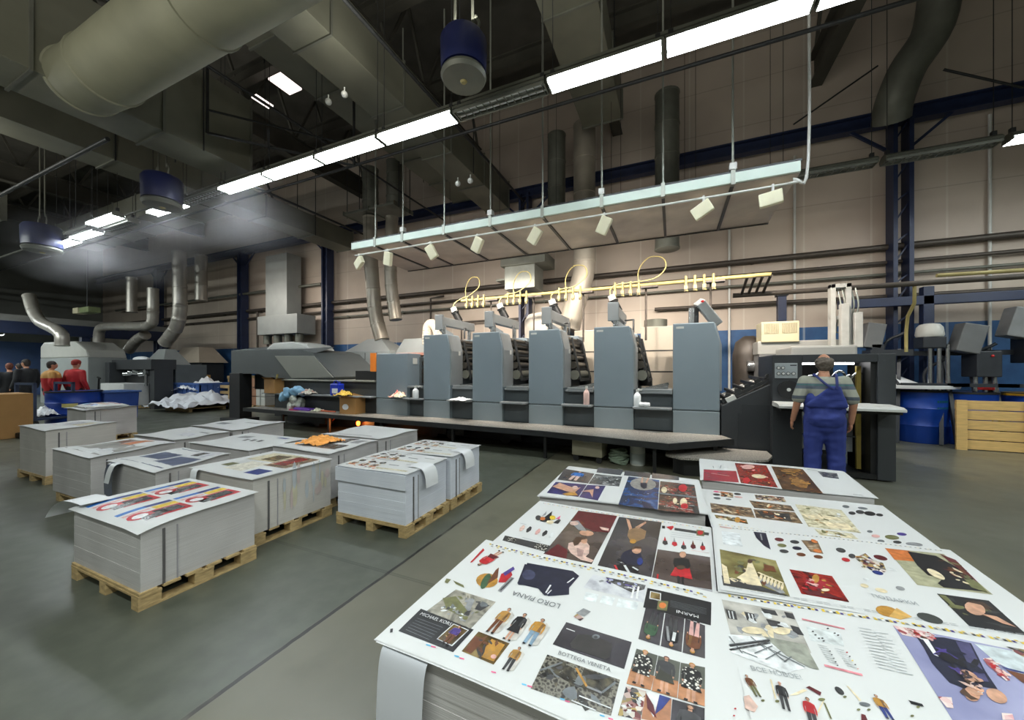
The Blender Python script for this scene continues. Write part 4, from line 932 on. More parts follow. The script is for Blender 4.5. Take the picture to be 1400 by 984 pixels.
# orange glow: a work lamp with orange cable left under the platform
t = thing('work_lamp', 'small glowing orange lamp hanging under the platform at left', 'lamp', (-7.2, 6.9, .2))
MB().lathe([(.02, -.05), (.045, -.02), (.045, .04), (.02, .06)], (0, 0, 0), 12).build('bulb', emit_mat('orange_bulb', '#ff5a18', 14), t, world=False)
MB().tube(catmull([(0, 0, .06), (-.2, -.05, .2), (-.4, 0, .12), (-.7, .05, .18), (-.9, 0, .02)], 5), .012, 6).build('cable', mat('orange_cable', '#c2552a', .5), t, world=False)
ld = bpy.data.lights.new('orange_work_lamp', 'POINT'); ld.energy = 9; ld.color = (1, .32, .08); ld.shadow_soft_size = .05
lo = bpy.data.objects.new('orange_work_lamp', ld); COL.objects.link(lo); lo.location = (-7.2, 6.75, .2)
c = PY(461, 560, 6.7); c.y = 6.6; item('orange_cable', MB().tube(catmull([(c.x-.7, c.y+.1, Z0+.02), (c.x-.3, c.y+.05, Z0+.02), (c.x, c.y+.05, Z0+.02)], 4), .018, 6), MATS['orange_cable'], 'orange cable lying on the platform left of the labelled carton', 'cable')
# boxes stacked beyond the delivery end
for j, (u, zz, mt, lab) in enumerate(((344, 0, 'a', 'lowest brown carton stacked behind the delivery post'), (344, .35, 'a', 'middle brown carton stacked behind the delivery post'), (344, .7, 'a', 'top brown carton stacked behind the delivery post'), (356, 0, 'b', 'lowest white carton stacked behind the delivery post'), (356, .35, 'b', 'middle white carton stacked behind the delivery post'), (356, .7, 'b', 'top white carton stacked behind the delivery post'))):
    p = PY(u, 540, 9.0); t = thing('packed_carton', lab, 'box', (p.x, 9.2, zz+.18))
    MB().bx(-.26, .26, -.2, .2, 0, .33).build('box_body', mat('carton_brown', '#a07458', .6, 0, .15, 4) if mt == 'a' else mat('carton_white', '#c9cac3', .6, 0, .06, 4), t, bevel=.01, world=False)
    MB().bx(-.03, .03, -.203, .203, -.001, .332).build('tape', mat('carton_tape', '#6a4c3a', .4) if mt == 'a' else GALV, t, world=False)
    if zz == 0: tag(MB().bx(p.x-.32, p.x+.32, 8.95, 9.45, 0, .17).build('wooden_pallet', WOOD), 'low wooden base under the %s cartons behind the delivery post' % ('brown' if mt == 'a' else 'white'), 'pallet')
# ================================================================ left background: second press, drums, bins, heap
t = thing('far_press', 'second dark printing press at far left with open chrome delivery', 'printing press', (-20.5, 8.3, 0))
x0, y0 = -21.9, 7.35
DK = MATS['feeder_dark']
MB().bx(-21.7, -21.35, 7.3, 7.9, 0, 1.85).build('left_post', DK, t, bevel=.01)
MB().bx(-18.9, -18.55, 7.6, 8.2, 0, 1.85).build('right_post', DK, t, bevel=.01)
MB().bx(-21.7, -18.55, 7.5, 8.3, 1.55, 1.95).build('top_beam', DK, t, bevel=.01)
MB().bx(-21.7, -18.6, 8.3, 9.4, 0, 1.75).build('body', MATS['press_slate'], t, bevel=.02)
mb = MB()
for j in range(6): mb.cyl((-21.2+j*.42, 7.7, 1.35+.1*(j % 3)), (-20.9+j*.42, 7.9, 1.4), .1, 10)
mb.cyl((-21.3, 7.8, 1.5), (-18.9, 7.8, 1.5), .05).build('chrome_rollers', CHROME, t, smooth=40)
MB().bx(-21.3, -18.95, 7.8, 8.2, .95, 1.3).build('delivery_cover', BLACK, t)
MB().cyl((-19.05, 7.55, .9), (-19.05, 7.55, 1.5), .05, 10).cyl((-19.05, 7.5, 1.45), (-19.05, 7.7, 1.45), .11, 12).build('hydraulic_arm', CHROME, t, smooth=40)
MB().ell((-20.3, 7.9, 1.98), (.5, .2, .12)).build('paper_on_top', PAPER, t)
mb = MB(); pyramid(mb, -21.5, -19.8, 8.4, 9.4, 1.75, 2.45, .35); mb.build('extractor_hood', GREYM, t)
p = PY(255, 480, 10.7); tt = thing('extractor_cabinet', 'grey cabinet with flared cream hood right of the second press', 'cabinet', (p.x, 11.2, 0))
a, b2 = PY(236, 490, 10.7), PY(279, 470, 10.7)
MB().bx(a.x+.3, b2.x-.2, 10.7, 11.7, 0, 1.9).build('body', DK, tt, bevel=.02)
mb = MB(); pyramid(mb, a.x, b2.x, 10.5, 11.8, 1.9, 2.7, .5); mb.build('flared_hood', mat('cream_hood', '#b4a898', .5, 0, .05, 3), tt)
p = PY(82, 490, 6.9); tt = thing('machine_cover', 'long pale grey machine hood behind the people at far left', 'machine', (p.x, 7.2, 0))
a, b2 = PY(55, 490, 6.9), PY(120, 470, 6.9)
MB().bx(a.x, b2.x, 6.9, 8.1, 0, a.z).build('body', GREYM, tt, bevel=.03)
MB().prism([(a.x, a.z), (b2.x, a.z), (b2.x-.2, a.z+.3), (b2.x-1.2, b2.z+.15), (a.x+.4, b2.z+.2), (a.x, b2.z)], 'y', 6.9, 8.1).build('domed_top', mat('cover_pale', '#a8a8a2', .45, 0, .05, 3), tt, bevel=.06)
# stack of white sheets in the far press and its pallet truck
tag(MB().bx(-21.2, -19.3, 7.0, 7.75, .14, 1.0).build('sheet_pile', mat('far_paper', '#b9bbbb', .6, 0, .05, 4), bevel=.02), 'white sheet pile inside the delivery of the second press', 'paper stack')
tag(MB().bx(-21.2, -19.3, 7.0, 7.75, .02, .13).build('wooden_pallet', WOOD), 'pallet under the white sheet pile of the second press', 'pallet')
t = thing('pallet_truck', 'black hand pallet truck with raised handle in front of the second press', 'pallet truck', (-19.8, 6.55, 0))
MB().bx(-20.0, -19.55, 6.35, 6.6, .1, .4).build('body', RUBBER, t, bevel=.03)
MB().bar((-19.75, 6.45, .35), (-19.5, 6.4, 1.25), .05, .04).bar((-19.62, 6.4, 1.27), (-19.4, 6.4, 1.22), .04, .04).build('handle', BLACK, t)
for x in (-19.9, -19.65): MB().cyl((x, 6.3, .09), (x, 6.42, .09), .09, 12).build('wheel', RUBBER, t)
# blue crate bin with waste and the paper heap
BINB = mat('bin_blue', '#3c5a94', .4, 0, .1, 5)
p0 = PZ(231, 552, 0)
t = thing('blue_plastic_bin', 'big blue plastic bin full of waste paper behind the paper heap', 'bin', (-17.8, 9.0, 0))
MB().bx(-.9, .9, -.7, .7, .12, .16).bx(-.9, -.86, -.7, .7, .12, 1.0).bx(.86, .9, -.7, .7, .12, 1.0).bx(-.9, .9, -.7, -.66, .12, 1.0).bx(-.9, .9, .66, .7, .12, 1.0).build('shell', BINB, t, world=False)
mb = MB()
for j in range(7): mb.bx(-.9+j*.29, -.86+j*.29, -.73, -.7, .12, 1.0); mb.bx(.9, .93, -.65+j*.2, -.61+j*.2, .12, 1.0)
mb.bx(-.93, .93, -.74, -.7, .94, 1.02).bx(.9, .94, -.74, .74, .94, 1.02); mb.build('rib', BINB, t, world=False)
for x in (-.8, .8): MB().bx(x-.1, x+.1, -.65, .65, 0, .12).build('runner', BINB, t, world=False)
tag(crumple((-17.8, 9.0, .7), .82, .5, 21).build('waste_paper', PAPER, smooth=60), 'crumpled waste paper filling the big blue bin', 'waste paper', kind='stuff')
c = PZ(268, 560, 0)
HEAP = mat('heap_paper', '#ccd0d6', .5, 0, .06, 6)
tag(crumple((c.x, c.y, .15), 1.15, .62, 33).build('paper_heap', HEAP, smooth=35), 'loose heap of crumpled white print waste on a low pallet', 'waste paper', kind='stuff')
tag(MB().bx(c.x-.8, c.x+.8, c.y-.6, c.y+.6, .1, .14).bx(c.x-.8, c.x+.8, c.y-.6, c.y-.5, 0, .1).bx(c.x-.8, c.x+.8, c.y+.5, c.y+.6, 0, .1).build('wooden_pallet', WOOD), 'low pallet under the loose heap of print waste', 'pallet')
for (u, v, y), s, lab in (((312, 552, 9.3), (1.2, .6, .85), 'slatted wooden crate right of the paper heap'), ((335, 520, 10.3), (1.3, .7, 1.2), 'wooden crate by the delivery post of the press')):
    p = PY(u, v, y); t = thing('wooden_crate', lab, 'crate', (p.x, y, 0))
    for j in range(4):
        z = .1+j*(s[2]-.15)/3
        mb = MB()
        for yy in (-s[1]/2, s[1]/2): mb.bx(-s[0]/2, s[0]/2, yy-.015, yy+.015, z, z+.12)
        for xx in (-s[0]/2, s[0]/2): mb.bx(xx-.015, xx+.015, -s[1]/2, s[1]/2, z, z+.12)
        mb.build('slat', WOOD, t, world=False)
    for xx in (-s[0]/2+.05, s[0]/2-.05):
        for yy in (-s[1]/2+.05, s[1]/2-.05): MB().bx(xx-.04, xx+.04, yy-.04, yy+.04, 0, s[2]).build('corner_post', WOOD, t, world=False)
    MB().bx(-s[0]/2, s[0]/2, -s[1]/2, s[1]/2, s[2], s[2]+.05).build('lid', WOOD, t, world=False)
p = PY(258, 516, 10); tag(MB().bx(p.x-1.3, p.x+1.4, 9.9, 10.2, 1.05, 1.3).build('long_carton', mat('carton_orange', '#b08a4e', .6, 0, .1, 3), bevel=.01), 'long brown carton lying across behind the blue bin', 'box')
tag(MB().bx(p.x-1.3, p.x+1.4, 9.8, 10.3, 0, 1.04).build('work_table', DSTEEL, bevel=.02), 'dark low table carrying the long brown carton', 'table')
# blue drum and blue tub near the cart
c = PZ(80, 580, 0); drum((c.x, c.y+.3), .54, .93, 'big blue drum with yellow tag left of the far white stack', m=mat('drum_far_blue', '#1c3f9a', .35, .1, .08, 3))
root = [o for o in bpy.data.objects if o.get('label', '').startswith('big blue drum with yellow tag')][0]
dd = (Vector((0, 0, 0))-root.location); aa0 = math.atan2(dd.y, dd.x)-.15
mb = MB().grid(lambda a, b: (math.cos(aa0+(a-.5)*.55)*.551, math.sin(aa0+(a-.5)*.55)*.551, .5+b*.1), 4, 1); mb.build('yellow_tag', mat('tag_yellow', '#c9c07a', .5), root, world=False)
c = PY(131, 537, 5.2); t = thing('blue_tub', 'blue tub with black handles right of the big blue drum', 'bin', (c.x, 5.6, 0))
MB().prism([(-.42, 0), (.42, 0), (.54, .86), (-.54, .86)], 'y', -.4, .4).build('tub_body', mat('tub_blue', '#3553a0', .4, 0, .08, 4), t, bevel=.05, world=False)
MB().bx(-.58, .58, -.44, .44, .84, .89).build('rim', BINB, t, bevel=.02, world=False)
MB().tube(catmull([(-.3, -.38, .7), (-.2, -.48, .56), (.2, -.48, .56), (.3, -.38, .7)], 4), .03, 6).build('handle', BLACK, t, world=False)
# blue-grey trolley with rails at the left edge
c = PZ(30, 585, 0); t = thing('blue_trolley', 'blue grey steel trolley with upright rails at the left edge', 'trolley', (c.x, c.y+.4, 0), .15)
TB = mat('trolley_blue', '#38445e', .45, .2, .1, 4)
MB().bx(-.42, .42, -.4, .4, .2, .26).build('deck', TB, t, bevel=.01, world=False)
for x in (-.38, .38):
    for y in (-.36, .36): MB().bx(x-.03, x+.03, y-.03, y+.03, .26, 1.2).build('upright', TB, t, world=False)
for y in (-.36, .36): MB().bx(-.41, .41, y-.03, y+.03, 1.14, 1.2).build('rail', TB, t, world=False)
for x in (-.34, .34):
    for y in (-.33, .33): MB().cyl((x, y-.03, .1), (x, y+.03, .1), .1, 14).build('wheel', RUBBER, t, world=False)
tag(crumple((c.x, c.y+.4, .27), .3, .3, 41).build('waste_paper', PAPER, smooth=60), 'crumpled papers lying on the blue grey trolley', 'waste paper', kind='stuff')
p = PY(2, 560, 2.95); t = thing('cardboard_carton', 'tall brown carton cut off by the left edge of the photo', 'box', (p.x-.15, 3.1, 0))
MB().bx(-.8, .12, -.3, .3, 0, 1.0).build('box_body', CARD, t, bevel=.01, world=False)
p = PZ(24, 598, 0); tag(MB().bx(p.x-.4, p.x+.3, p.y-.05, p.y+.4, 0, .12).build('floor_mat', RUBBER, bevel=.03), 'low dark block on the floor by the trolley', 'block')
# far ducts of the second press
SIL = mat('duct_far', '#a8a49c', .35, .5, .1, 3)
round_duct('round_duct', [PY(40, 405, 6.2), PY(46, 425, 6.2), PY(56, 440, 6.2), PY(75, 450, 6.2), PY(84, 458, 6.2), PY(85, 472, 6.2)], .2, SIL, 'silver zigzag duct above the people at far left', rings=5)
round_duct('round_duct', [PY(209, 395, 8.6), PY(209, 430, 8.6), PY(206, 443, 8.6), PY(190, 446, 8.6), PY(150, 446, 8.6), PY(138, 449, 8.6), PY(135, 462, 8.6), PY(135, 488, 8.6)], .2, SIL, 'silver duct dropping, running level and dropping again onto the second press', rings=8)
round_duct('round_duct', [PY(245, 345, 8.9), PY(246, 400, 8.9), PY(246, 425, 8.9), PY(242, 445, 8.9), PY(234, 458, 8.9), PY(226, 468, 8.9)], .25, SIL, 'silver duct curving left down onto the second press hood', rings=6)
round_duct('round_duct', straight(tuple(PY(180, 380, 8.6)), tuple(PY(180, 426, 8.6)), 3), .19, SIL, 'short vertical silver duct left of the stepped duct', k=1, rings=3)
round_duct('round_duct', straight(tuple(PY(275, 350, 10)), tuple(PY(275, 410, 10)), 3), .24, SIL, 'vertical silver duct near the left end of the cream wall', k=1, rings=3)
round_duct('round_duct', [PY(176, 478, 9), PY(186, 466, 9), PY(198, 458, 9)], .22, SIL, 'short bent silver duct rising from the second press hood', rings=3)
# mezzanine and far window at the left wall
t = thing('mezzanine', 'raised blue and grey gallery floor at the far left end of the hall', 'gallery', (-32, 8, 3.8))
MB().bx(XL+.05, -27.5, 5.0, 11.9, 3.75, 4.05).build('gallery_floor', mat('gallery_grey', '#7f7f7c', .5, 0, .08, 2), t)
MB().bx(-27.6, -27.4, 5.0, 11.9, 3.2, 3.75).build('blue_fascia', BLUEP, t)
for y in (5.1, 8.4, 11.6): MB().bx(-27.75, -27.45, y, y+.3, 0, 3.75).build('post', BLUEP, t)
mb = MB().bx(XL+.01, XL+.06, 2.6, 5.4, 1.2, 2.3); mb.build('window_3', emit_mat('far_window', '#cfe0da', 1.1), kind='structure')
MB().bx(XL+.01, XL+.08, 5.6, 11.8, 0, 3.2).build('door_1', mat('far_blue_wall', '#31486c', .6, 0, .1, 2), kind='structure')
t = thing('warning_lamp_arm', 'small green and cream lamp unit hanging at far left above the second press', 'lamp', PY(115, 425, 7.5))
p = PY(115, 425, 7.5)
MB().bx(p.x-.2, p.x+.7, 7.4, 7.8, p.z-.1, p.z+.15).build('green_body', mat('lamp_green', '#75805a', .5, 0, .2, 5), t, bevel=.02)
MB().bx(p.x-.7, p.x-.2, 7.35, 7.7, p.z-.1, p.z+.15).build('cream_end', CREAMP, t, bevel=.02)
MB().cyl((p.x, 7.6, p.z+.1), (p.x, 7.6, 9), .02, 6).build('hanging_rod', DSTEEL, t)
# ================================================================ pallets and paper stacks
m, nt, b = nodes('paper_side')
tc = nt.nodes.new('ShaderNodeTexCoord'); mp = nt.nodes.new('ShaderNodeMapping'); mp.inputs['Scale'].default_value = (.6, .6, 70)
nt.links.new(tc.outputs['Object'], mp.inputs['Vector'])
nz = nt.nodes.new('ShaderNodeTexNoise'); nz.inputs['Scale'].default_value = 4; nz.inputs['Detail'].default_value = 6; nt.links.new(mp.outputs[0], nz.inputs['Vector'])
nz2 = nt.nodes.new('ShaderNodeTexNoise'); nz2.inputs['Scale'].default_value = 2.2; nt.links.new(tc.outputs['Object'], nz2.inputs['Vector'])
ad = nt.nodes.new('ShaderNodeMath'); ad.operation = 'ADD'; nt.links.new(nz.outputs['Fac'], ad.inputs[0]); nt.links.new(nz2.outputs['Fac'], ad.inputs[1])
rp = nt.nodes.new('ShaderNodeValToRGB'); rp.color_ramp.elements[0].position = .3; rp.color_ramp.elements[1].position = .75
mu = nt.nodes.new('ShaderNodeMath'); mu.operation = 'MULTIPLY'; mu.inputs[1].default_value = .5; nt.links.new(ad.outputs[0], mu.inputs[0])
nt.links.new(mu.outputs[0], rp.inputs['Fac']); nt.links.new(rp.outputs['Color'], b.inputs['Base Color']); b.inputs['Roughness'].default_value = .7
rp.color_ramp.elements[0].color = lin('#a5a2a0'); rp.color_ramp.elements[1].color = lin('#cfcdcb')
bp = nt.nodes.new('ShaderNodeBump'); bp.inputs['Strength'].default_value = .35; bp.inputs['Distance'].default_value = .004
nt.links.new(nz.outputs['Fac'], bp.inputs['Height']); nt.links.new(bp.outputs['Normal'], b.inputs['Normal'])
SIDE = m
def side_variant(name, c0, c1):
    k2 = SIDE.copy(); k2.name = name
    r2 = [n for n in k2.node_tree.nodes if n.type == 'VALTORGB'][0]
    r2.color_ramp.elements[0].color = lin(c0); r2.color_ramp.elements[1].color = lin(c1); return k2
SIDE_W = side_variant('paper_side_bluish', '#c0c6d2', '#e6eaf2')
SIDE_Y = side_variant('paper_side_yellowed', '#b0aca6', '#d3cfc8')
STRIP = mat('edge_mark', '#5a5858', .6, 0, .1, 10)
STRIP2 = mat('edge_mark_faint', '#98969a', .6, 0, .1, 10)
SHEET = mat('sheet_white', '#d9dbdb', .38, 0, .015, 3)
def lerp2(q, a, b):
    nl, nr, fr, fl = q
    return ((1-a)*(1-b)*nl[0]+a*(1-b)*nr[0]+a*b*fr[0]+(1-a)*b*fl[0], (1-a)*(1-b)*nl[1]+a*(1-b)*nr[1]+a*b*fr[1]+(1-a)*b*fl[1])
class Stack:
    def __init__(s, label, quad, z0, z1, side=None, group=None, h=None, over=.012, loose=3, steps=None, marks=True, name='paper_stack'):
        s.q = quad; s.z1 = z1; s.h = h or (lambda a, b: .004*math.sin(a*5+quad[0][0]*7)*math.cos(b*4))
        cx = sum(p[0] for p in quad)/4; cy = sum(p[1] for p in quad)/4
        s.root = thing(name, label, 'paper stack', (cx, cy, z0), 0, group); s.cx, s.cy = cx, cy
        mb = MB(); rnd = random.Random(int(abs(cx*977+cy*331)))
        n = steps or 9; zc = z1-.05
        for i in range(n):
            a0 = z0+(zc-z0)*i/n; a1 = z0+(zc-z0)*(i+1)/n; jx, jy = rnd.uniform(-.0013, .0013), rnd.uniform(-.0013, .0013)
            mb.prism([(p[0]+jx, p[1]+jy) for p in quad], 'z', a0, a1)
        per = [(i/20, 0) for i in range(20)]+[(1, i/14) for i in range(14)]+[(1-i/20, 1) for i in range(20)]+[(0, 1-i/14) for i in range(14)]
        bot = [(*lerp2(quad, *p), zc) for p in per]; top = [(*lerp2(quad, *p), z1-.003+s.h(*p)) for p in per]; L = len(per)
        mb.add(bot+top, [(i, (i+1) % L, (i+1) % L+L, i+L) for i in range(L)])
        mb.grid(lambda a, b: (*lerp2(quad, a, b), z1-.003+s.h(a, b)), 20, 14)
        if marks:
            for f0, f1, mi2 in ((.16, .175, 1), (.27, .274, 2)):
                mb.use(mi2)
                a, c = lerp2(quad, 1, f0), lerp2(quad, 1, f1); mb.bar(((a[0]+c[0])/2+.004, (a[1]+c[1])/2, z0), ((a[0]+c[0])/2+.004, (a[1]+c[1])/2, z1-.05), abs(c[1]-a[1])+.003, .006, up=(1, 0, 0))
        mb.build('sheet_block', [side or SIDE, STRIP, STRIP2], s.root)
        s.mb = MB(); s.mats = [SHEET]; s.idx = {}
        s.over = over
        nx, ny = 26, 18
        oa = over/max(.1, math.dist(quad[0], quad[1])); ob = over/max(.1, math.dist(quad[0], quad[3]))
        for kx in range(loose, -1, -1):
            ra = rnd.uniform(-.012, .012)*(kx > 0); rb = rnd.uniform(-.012, .012)*(kx > 0); dz = -kx*.0012
            def P(a, b, ra=ra, rb=rb, dz=dz):
                A = a*(1+2*oa)-oa+ra; B = b*(1+2*ob)-ob+rb; x, y = lerp2(quad, A, B); return (x, y, z1+s.h(A, B)+dz+.002)
            s.mb.grid(P, nx, ny)
    def mi(s, m):
        if m.name not in s.idx: s.mats.append(m); s.idx[m.name] = len(s.mats)-1
        return s.idx[m.name]
    def ab(s, x, y):                      # sheet coordinates of a world point
        nl, nr, fr, fl = s.q; a = b = .5
        for _ in range(4):
            px, py = lerp2(s.q, a, b); ex, ey = x-px, y-py
            ux, uy = (1-b)*(nr[0]-nl[0])+b*(fr[0]-fl[0]), (1-b)*(nr[1]-nl[1])+b*(fr[1]-fl[1])
            vx, vy = (1-a)*(fl[0]-nl[0])+a*(fr[0]-nr[0]), (1-a)*(fl[1]-nl[1])+a*(fr[1]-nr[1])
            det = ux*vy-uy*vx; a += (ex*vy-ey*vx)/det; b += (ux*ey-uy*ex)/det
        return a, b
    def pt(s, p, lay):
        x, y = p; a, b = s.ab(x, y)
        return (x, y, s.z1+s.h(a, b)+.0028+.0007*lay)
    def W(s, p): v = PZ(p[0], p[1], s.z1+.003); return (v.x, v.y)
    def quadw(s, pts, m, lay=0, n=8):
        s.mb.use(s.mi(m)); a, b2, c, d = pts
        def P(u, v): return s.pt(((1-u)*(1-v)*a[0]+u*(1-v)*b2[0]+u*v*c[0]+(1-u)*v*d[0], (1-u)*(1-v)*a[1]+u*(1-v)*b2[1]+u*v*c[1]+(1-u)*v*d[1]), lay)
        s.mb.grid(P, n, n)
    def quad(s, px, m, lay=0, n=8): s.quadw([s.W(p) for p in px], m, lay, n)
    def polyw(s, pts, m, lay=1):
        s.mb.use(s.mi(m)); s.mb.add([s.pt(p, lay) for p in pts], [tuple(range(len(pts)))])
    def poly(s, px, m, lay=1): s.polyw([s.W(p) for p in px], m, lay)
    def ell(s, c, rx, ry, m, lay=1, rot=0, n=14):
        # ellipse whose radii are given in photo pixels, laid on the sheet
        pts = []
        for i in range(n):
            t = 2*math.pi*i/n; x, y = rx*math.cos(t), ry*math.sin(t); cr, sr = math.cos(rot), math.sin(rot)
            pts.append(s.W((c[0]+x*cr-y*sr, c[1]+x*sr+y*cr)))
        s.polyw(pts, m, lay)
    def fig(s, foot, head, top, bottom, skin=None, hair=None, dress=False, lay=3, wide=1.0, shoes=None, shadow=False, arms=True):
        f, h = Vector(s.W(foot)), Vector(s.W(head)); ax = h-f; L = ax.length; sd = Vector((ax.y, -ax.x))*wide*.8
        def Q(t, w): return tuple(f+ax*t+sd*w)
        def PL(l, m, ly): s.polyw([Q(*p) for p in l], m, ly)
        skin = skin or INK['skin']; hair = hair or INK['hair']
        if shadow: PL([(0, .02), (.1, .22), (.8, .26), (.9, .12), (.5, .0)], INK['shade'], lay-1)
        if dress:
            PL([(0, -.07), (.32, -.07), (.32, -.01), (0, -.02)], skin, lay); PL([(0, .02), (.32, .01), (.32, .07), (0, .07)], skin, lay)
            PL([(.28, -.17), (.28, .17), (.6, .085), (.6, -.085)], bottom, lay+1)
        else:
            PL([(0, -.11), (.5, -.115), (.56, 0), (.5, -.005), (.25, -.02), (0, -.04)], bottom, lay); PL([(0, .04), (.25, .02), (.5, .005), (.56, 0), (.5, .115), (0, .11)], bottom, lay)
        PL([(.48, -.115), (.48, .115), (.62, .1), (.8, .145), (.845, .06), (.845, -.06), (.8, -.145), (.62, -.1)], top, lay+1)
        PL([(.5, .03), (.5, .115), (.62, .1), (.8, .14), (.8, .05)], INK['dgrey'] if top.name in ('ink_black', 'ink_navy') else (INK['shade_brown'] if top.name in ('ink_camel', 'ink_gold', 'ink_brown') else top), lay+2)
        if arms:
            PL([(.8, -.145), (.62, -.175), (.47, -.165), (.47, -.125), (.62, -.125), (.74, -.1)], top, lay+2); PL([(.8, .145), (.62, .175), (.47, .165), (.47, .125), (.62, .125), (.74, .1)], top, lay+2)
            PL([(.47, -.16), (.42, -.155), (.42, -.13), (.47, -.13)], skin, lay+2); PL([(.47, .16), (.42, .155), (.42, .13), (.47, .13)], skin, lay+2)
        PL([(.84, -.03), (.84, .03), (.89, .03), (.89, -.03)], skin, lay+1)
        PL([(.935+.058*math.cos(t*.628), .056*math.sin(t*.628)) for t in range(10)], hair, lay+2)
        PL([(.92+.04*math.cos(t*.628), .038*math.sin(t*.628)) for t in range(10)], skin, lay+3)
        sh = shoes or INK['black']
        PL([(-.02, -.11), (.03, -.1), (.03, -.04), (-.02, -.05)], sh, lay+2); PL([(-.02, .05), (.03, .04), (.03, .1), (-.02, .11)], sh, lay+2)
    def mot(s, px, ms, n=18, size=.02, lay=1, seed=1, el=1.6):      # small irregular flecks of colour inside a printed picture
        rd = random.Random(seed*31+len(px)); q = [Vector(s.W(p)) for p in px]
        for i in range(n):
            u, v = rd.uniform(.14, .86), rd.uniform(.14, .86); sz = size*rd.uniform(.35, 1.1)
            c = q[0]*(1-u)*(1-v)+q[1]*u*(1-v)+q[2]*u*v+q[3]*(1-u)*v; an = rd.uniform(0, 3.14); e2 = rd.uniform(1, el); k3 = rd.randint(5, 8); pts = []
            for j in range(k3):
                t = 6.283*j/k3; r = sz*rd.uniform(.55, 1.1); x, y = r*math.cos(t)*e2, r*math.sin(t)/e2
                pts.append((c.x+x*math.cos(an)-y*math.sin(an), c.y+x*math.sin(an)+y*math.cos(an)))
            s.polyw(pts, ms[i % len(ms)], lay)
    def text(s, t, p0, p1, m, lay=3, hs=1.0):
        vs, fs, wd = text_geo(t); a, c = Vector(s.W(p0)), Vector(s.W(p1)); d = c-a; k2 = d.length/wd; d.normalize(); up = Vector((-d.y, d.x))
        s.mb.use(s.mi(m)); s.mb.add([s.pt(tuple(a+d*x*k2+up*y*k2*hs), lay) for x, y in vs], fs)
    def line(s, p0, p1, w, m, lay=2):       # thin printed rule; w in metres
        a, c = Vector(s.W(p0)), Vector(s.W(p1)); d = (c-a).normalized(); u = Vector((-d.y, d.x))*w/2
        n = 6
        for i in range(n): q0 = a.lerp(c, i/n); q1 = a.lerp(c, (i+1)/n); s.polyw([tuple(q0-u), tuple(q1-u), tuple(q1+u), tuple(q0+u)], m, lay)
    def dashes(s, b0, ms, n=70, hgt=.008, a0=.02, a1=.98, lay=1):
        for i in range(n):
            m = ms[i % len(ms)]
            if m is None: continue
            x0 = a0+(a1-a0)*i/n; x1 = a0+(a1-a0)*(i+.8)/n
            s.polyw([lerp2(s.q, x0, b0), lerp2(s.q, x1, b0), lerp2(s.q, x1, b0+hgt), lerp2(s.q, x0, b0+hgt)], m, lay)
    def abq(s, a0, b0, a1, b1, m, lay=0, n=3): s.quadw([lerp2(s.q, a0, b1), lerp2(s.q, a1, b1), lerp2(s.q, a1, b0), lerp2(s.q, a0, b0)], m, lay, n)
    def abe(s, a, b, ra, rb, m, lay=1): s.polyw([lerp2(s.q, a+ra*math.cos(t*.5236), b+rb*math.sin(t*.5236)) for t in range(12)], m, lay)
    def done(s):
        s.mb.build('top_sheet', s.mats, s.root, fixn=False, smooth=30); return s.root
def slip(parent, path, wv, m=None, name='paper_slip', n=8, label=None):
    q = catmull(path, 5); wv = Vector(wv); mb = MB()
    mb.grid(lambda a, b: q[min(int(round(b*(len(q)-1))), len(q)-1)]+wv*a, 3, len(q)-1)
    o = mb.build(name, m or PAPER, parent, smooth=70, fixn=False)
    if label: o['label'] = label
    return o
PALS = []
def pallet(x0, x1, y0, y1, label, h=.115, group=None):
    t = thing('wooden_pallet', label, 'pallet', ((x0+x1)/2, (y0+y1)/2, 0), 0, group)
    w, d = x1-x0, y1-y0
    for i in range(3):
        x = -w/2+.05+(w-.1)*i/2
        MB().bx(x-.045, x+.045, -d/2, d/2, 0, .016).build('bottom_board', WOOD, t, bevel=.002, world=False)
        for j in range(3):
            y = -d/2+.06+(d-.12)*j/2; MB().bx(x-.045, x+.045, y-.06, y+.06, .016, h-.034).build('block', WOOD, t, bevel=.003, world=False)
    for j in range(3): y = -d/2+.06+(d-.12)*j/2; MB().bx(-w/2, w/2, y-.06, y+.06, h-.034, h-.018).build('stringer_board', WOOD, t, bevel=.002, world=False)
    for j in range(6): y = -d/2+.05+(d-.1)*j/5; MB().bx(-w/2, w/2, y-.047, y+.047, h-.018, h).build('top_board', WOOD, t, bevel=.002, world=False)
    return t
def rect(x0, x1, y0, y1, sk=0): return [(x0, y0), (x1, y0), (x1-sk, y1), (x0-sk, y1)]
def ink(name, c, r=.3): return mat('ink_'+name, c, .38, 0, .28, 34)
INK = {k2: ink(k2, c) for k2, c in dict(black='#17171a', white='#eceeef', skin='#c99a80', hair='#4a3527', shade='#c9c6c0', camel='#b08546', brown='#6b3f26', navy='#1f2136', grey='#8d8f92', pale='#d9dcdd', red='#b8242c', rose='#d9a9a4', yellow='#e2c33a', gold='#b8873a', cyan='#5bb9e6', magenta='#e0608e', maroon='#5c1c22', blue='#2a6fc0', dblue='#28387c', jeans='#7d97ad', pinkw='#d8b8ac', olive='#6f7049', dgrey='#3a3a3c', purple='#4a3a86', green='#3b5a40', orange='#c9743c', cream='#e3d4b2', lav='#9d9fc4', pinkline='#d98a94', txt='#9aa0a4', txtd='#6d7276', shade_brown='#7c5a34').items()}
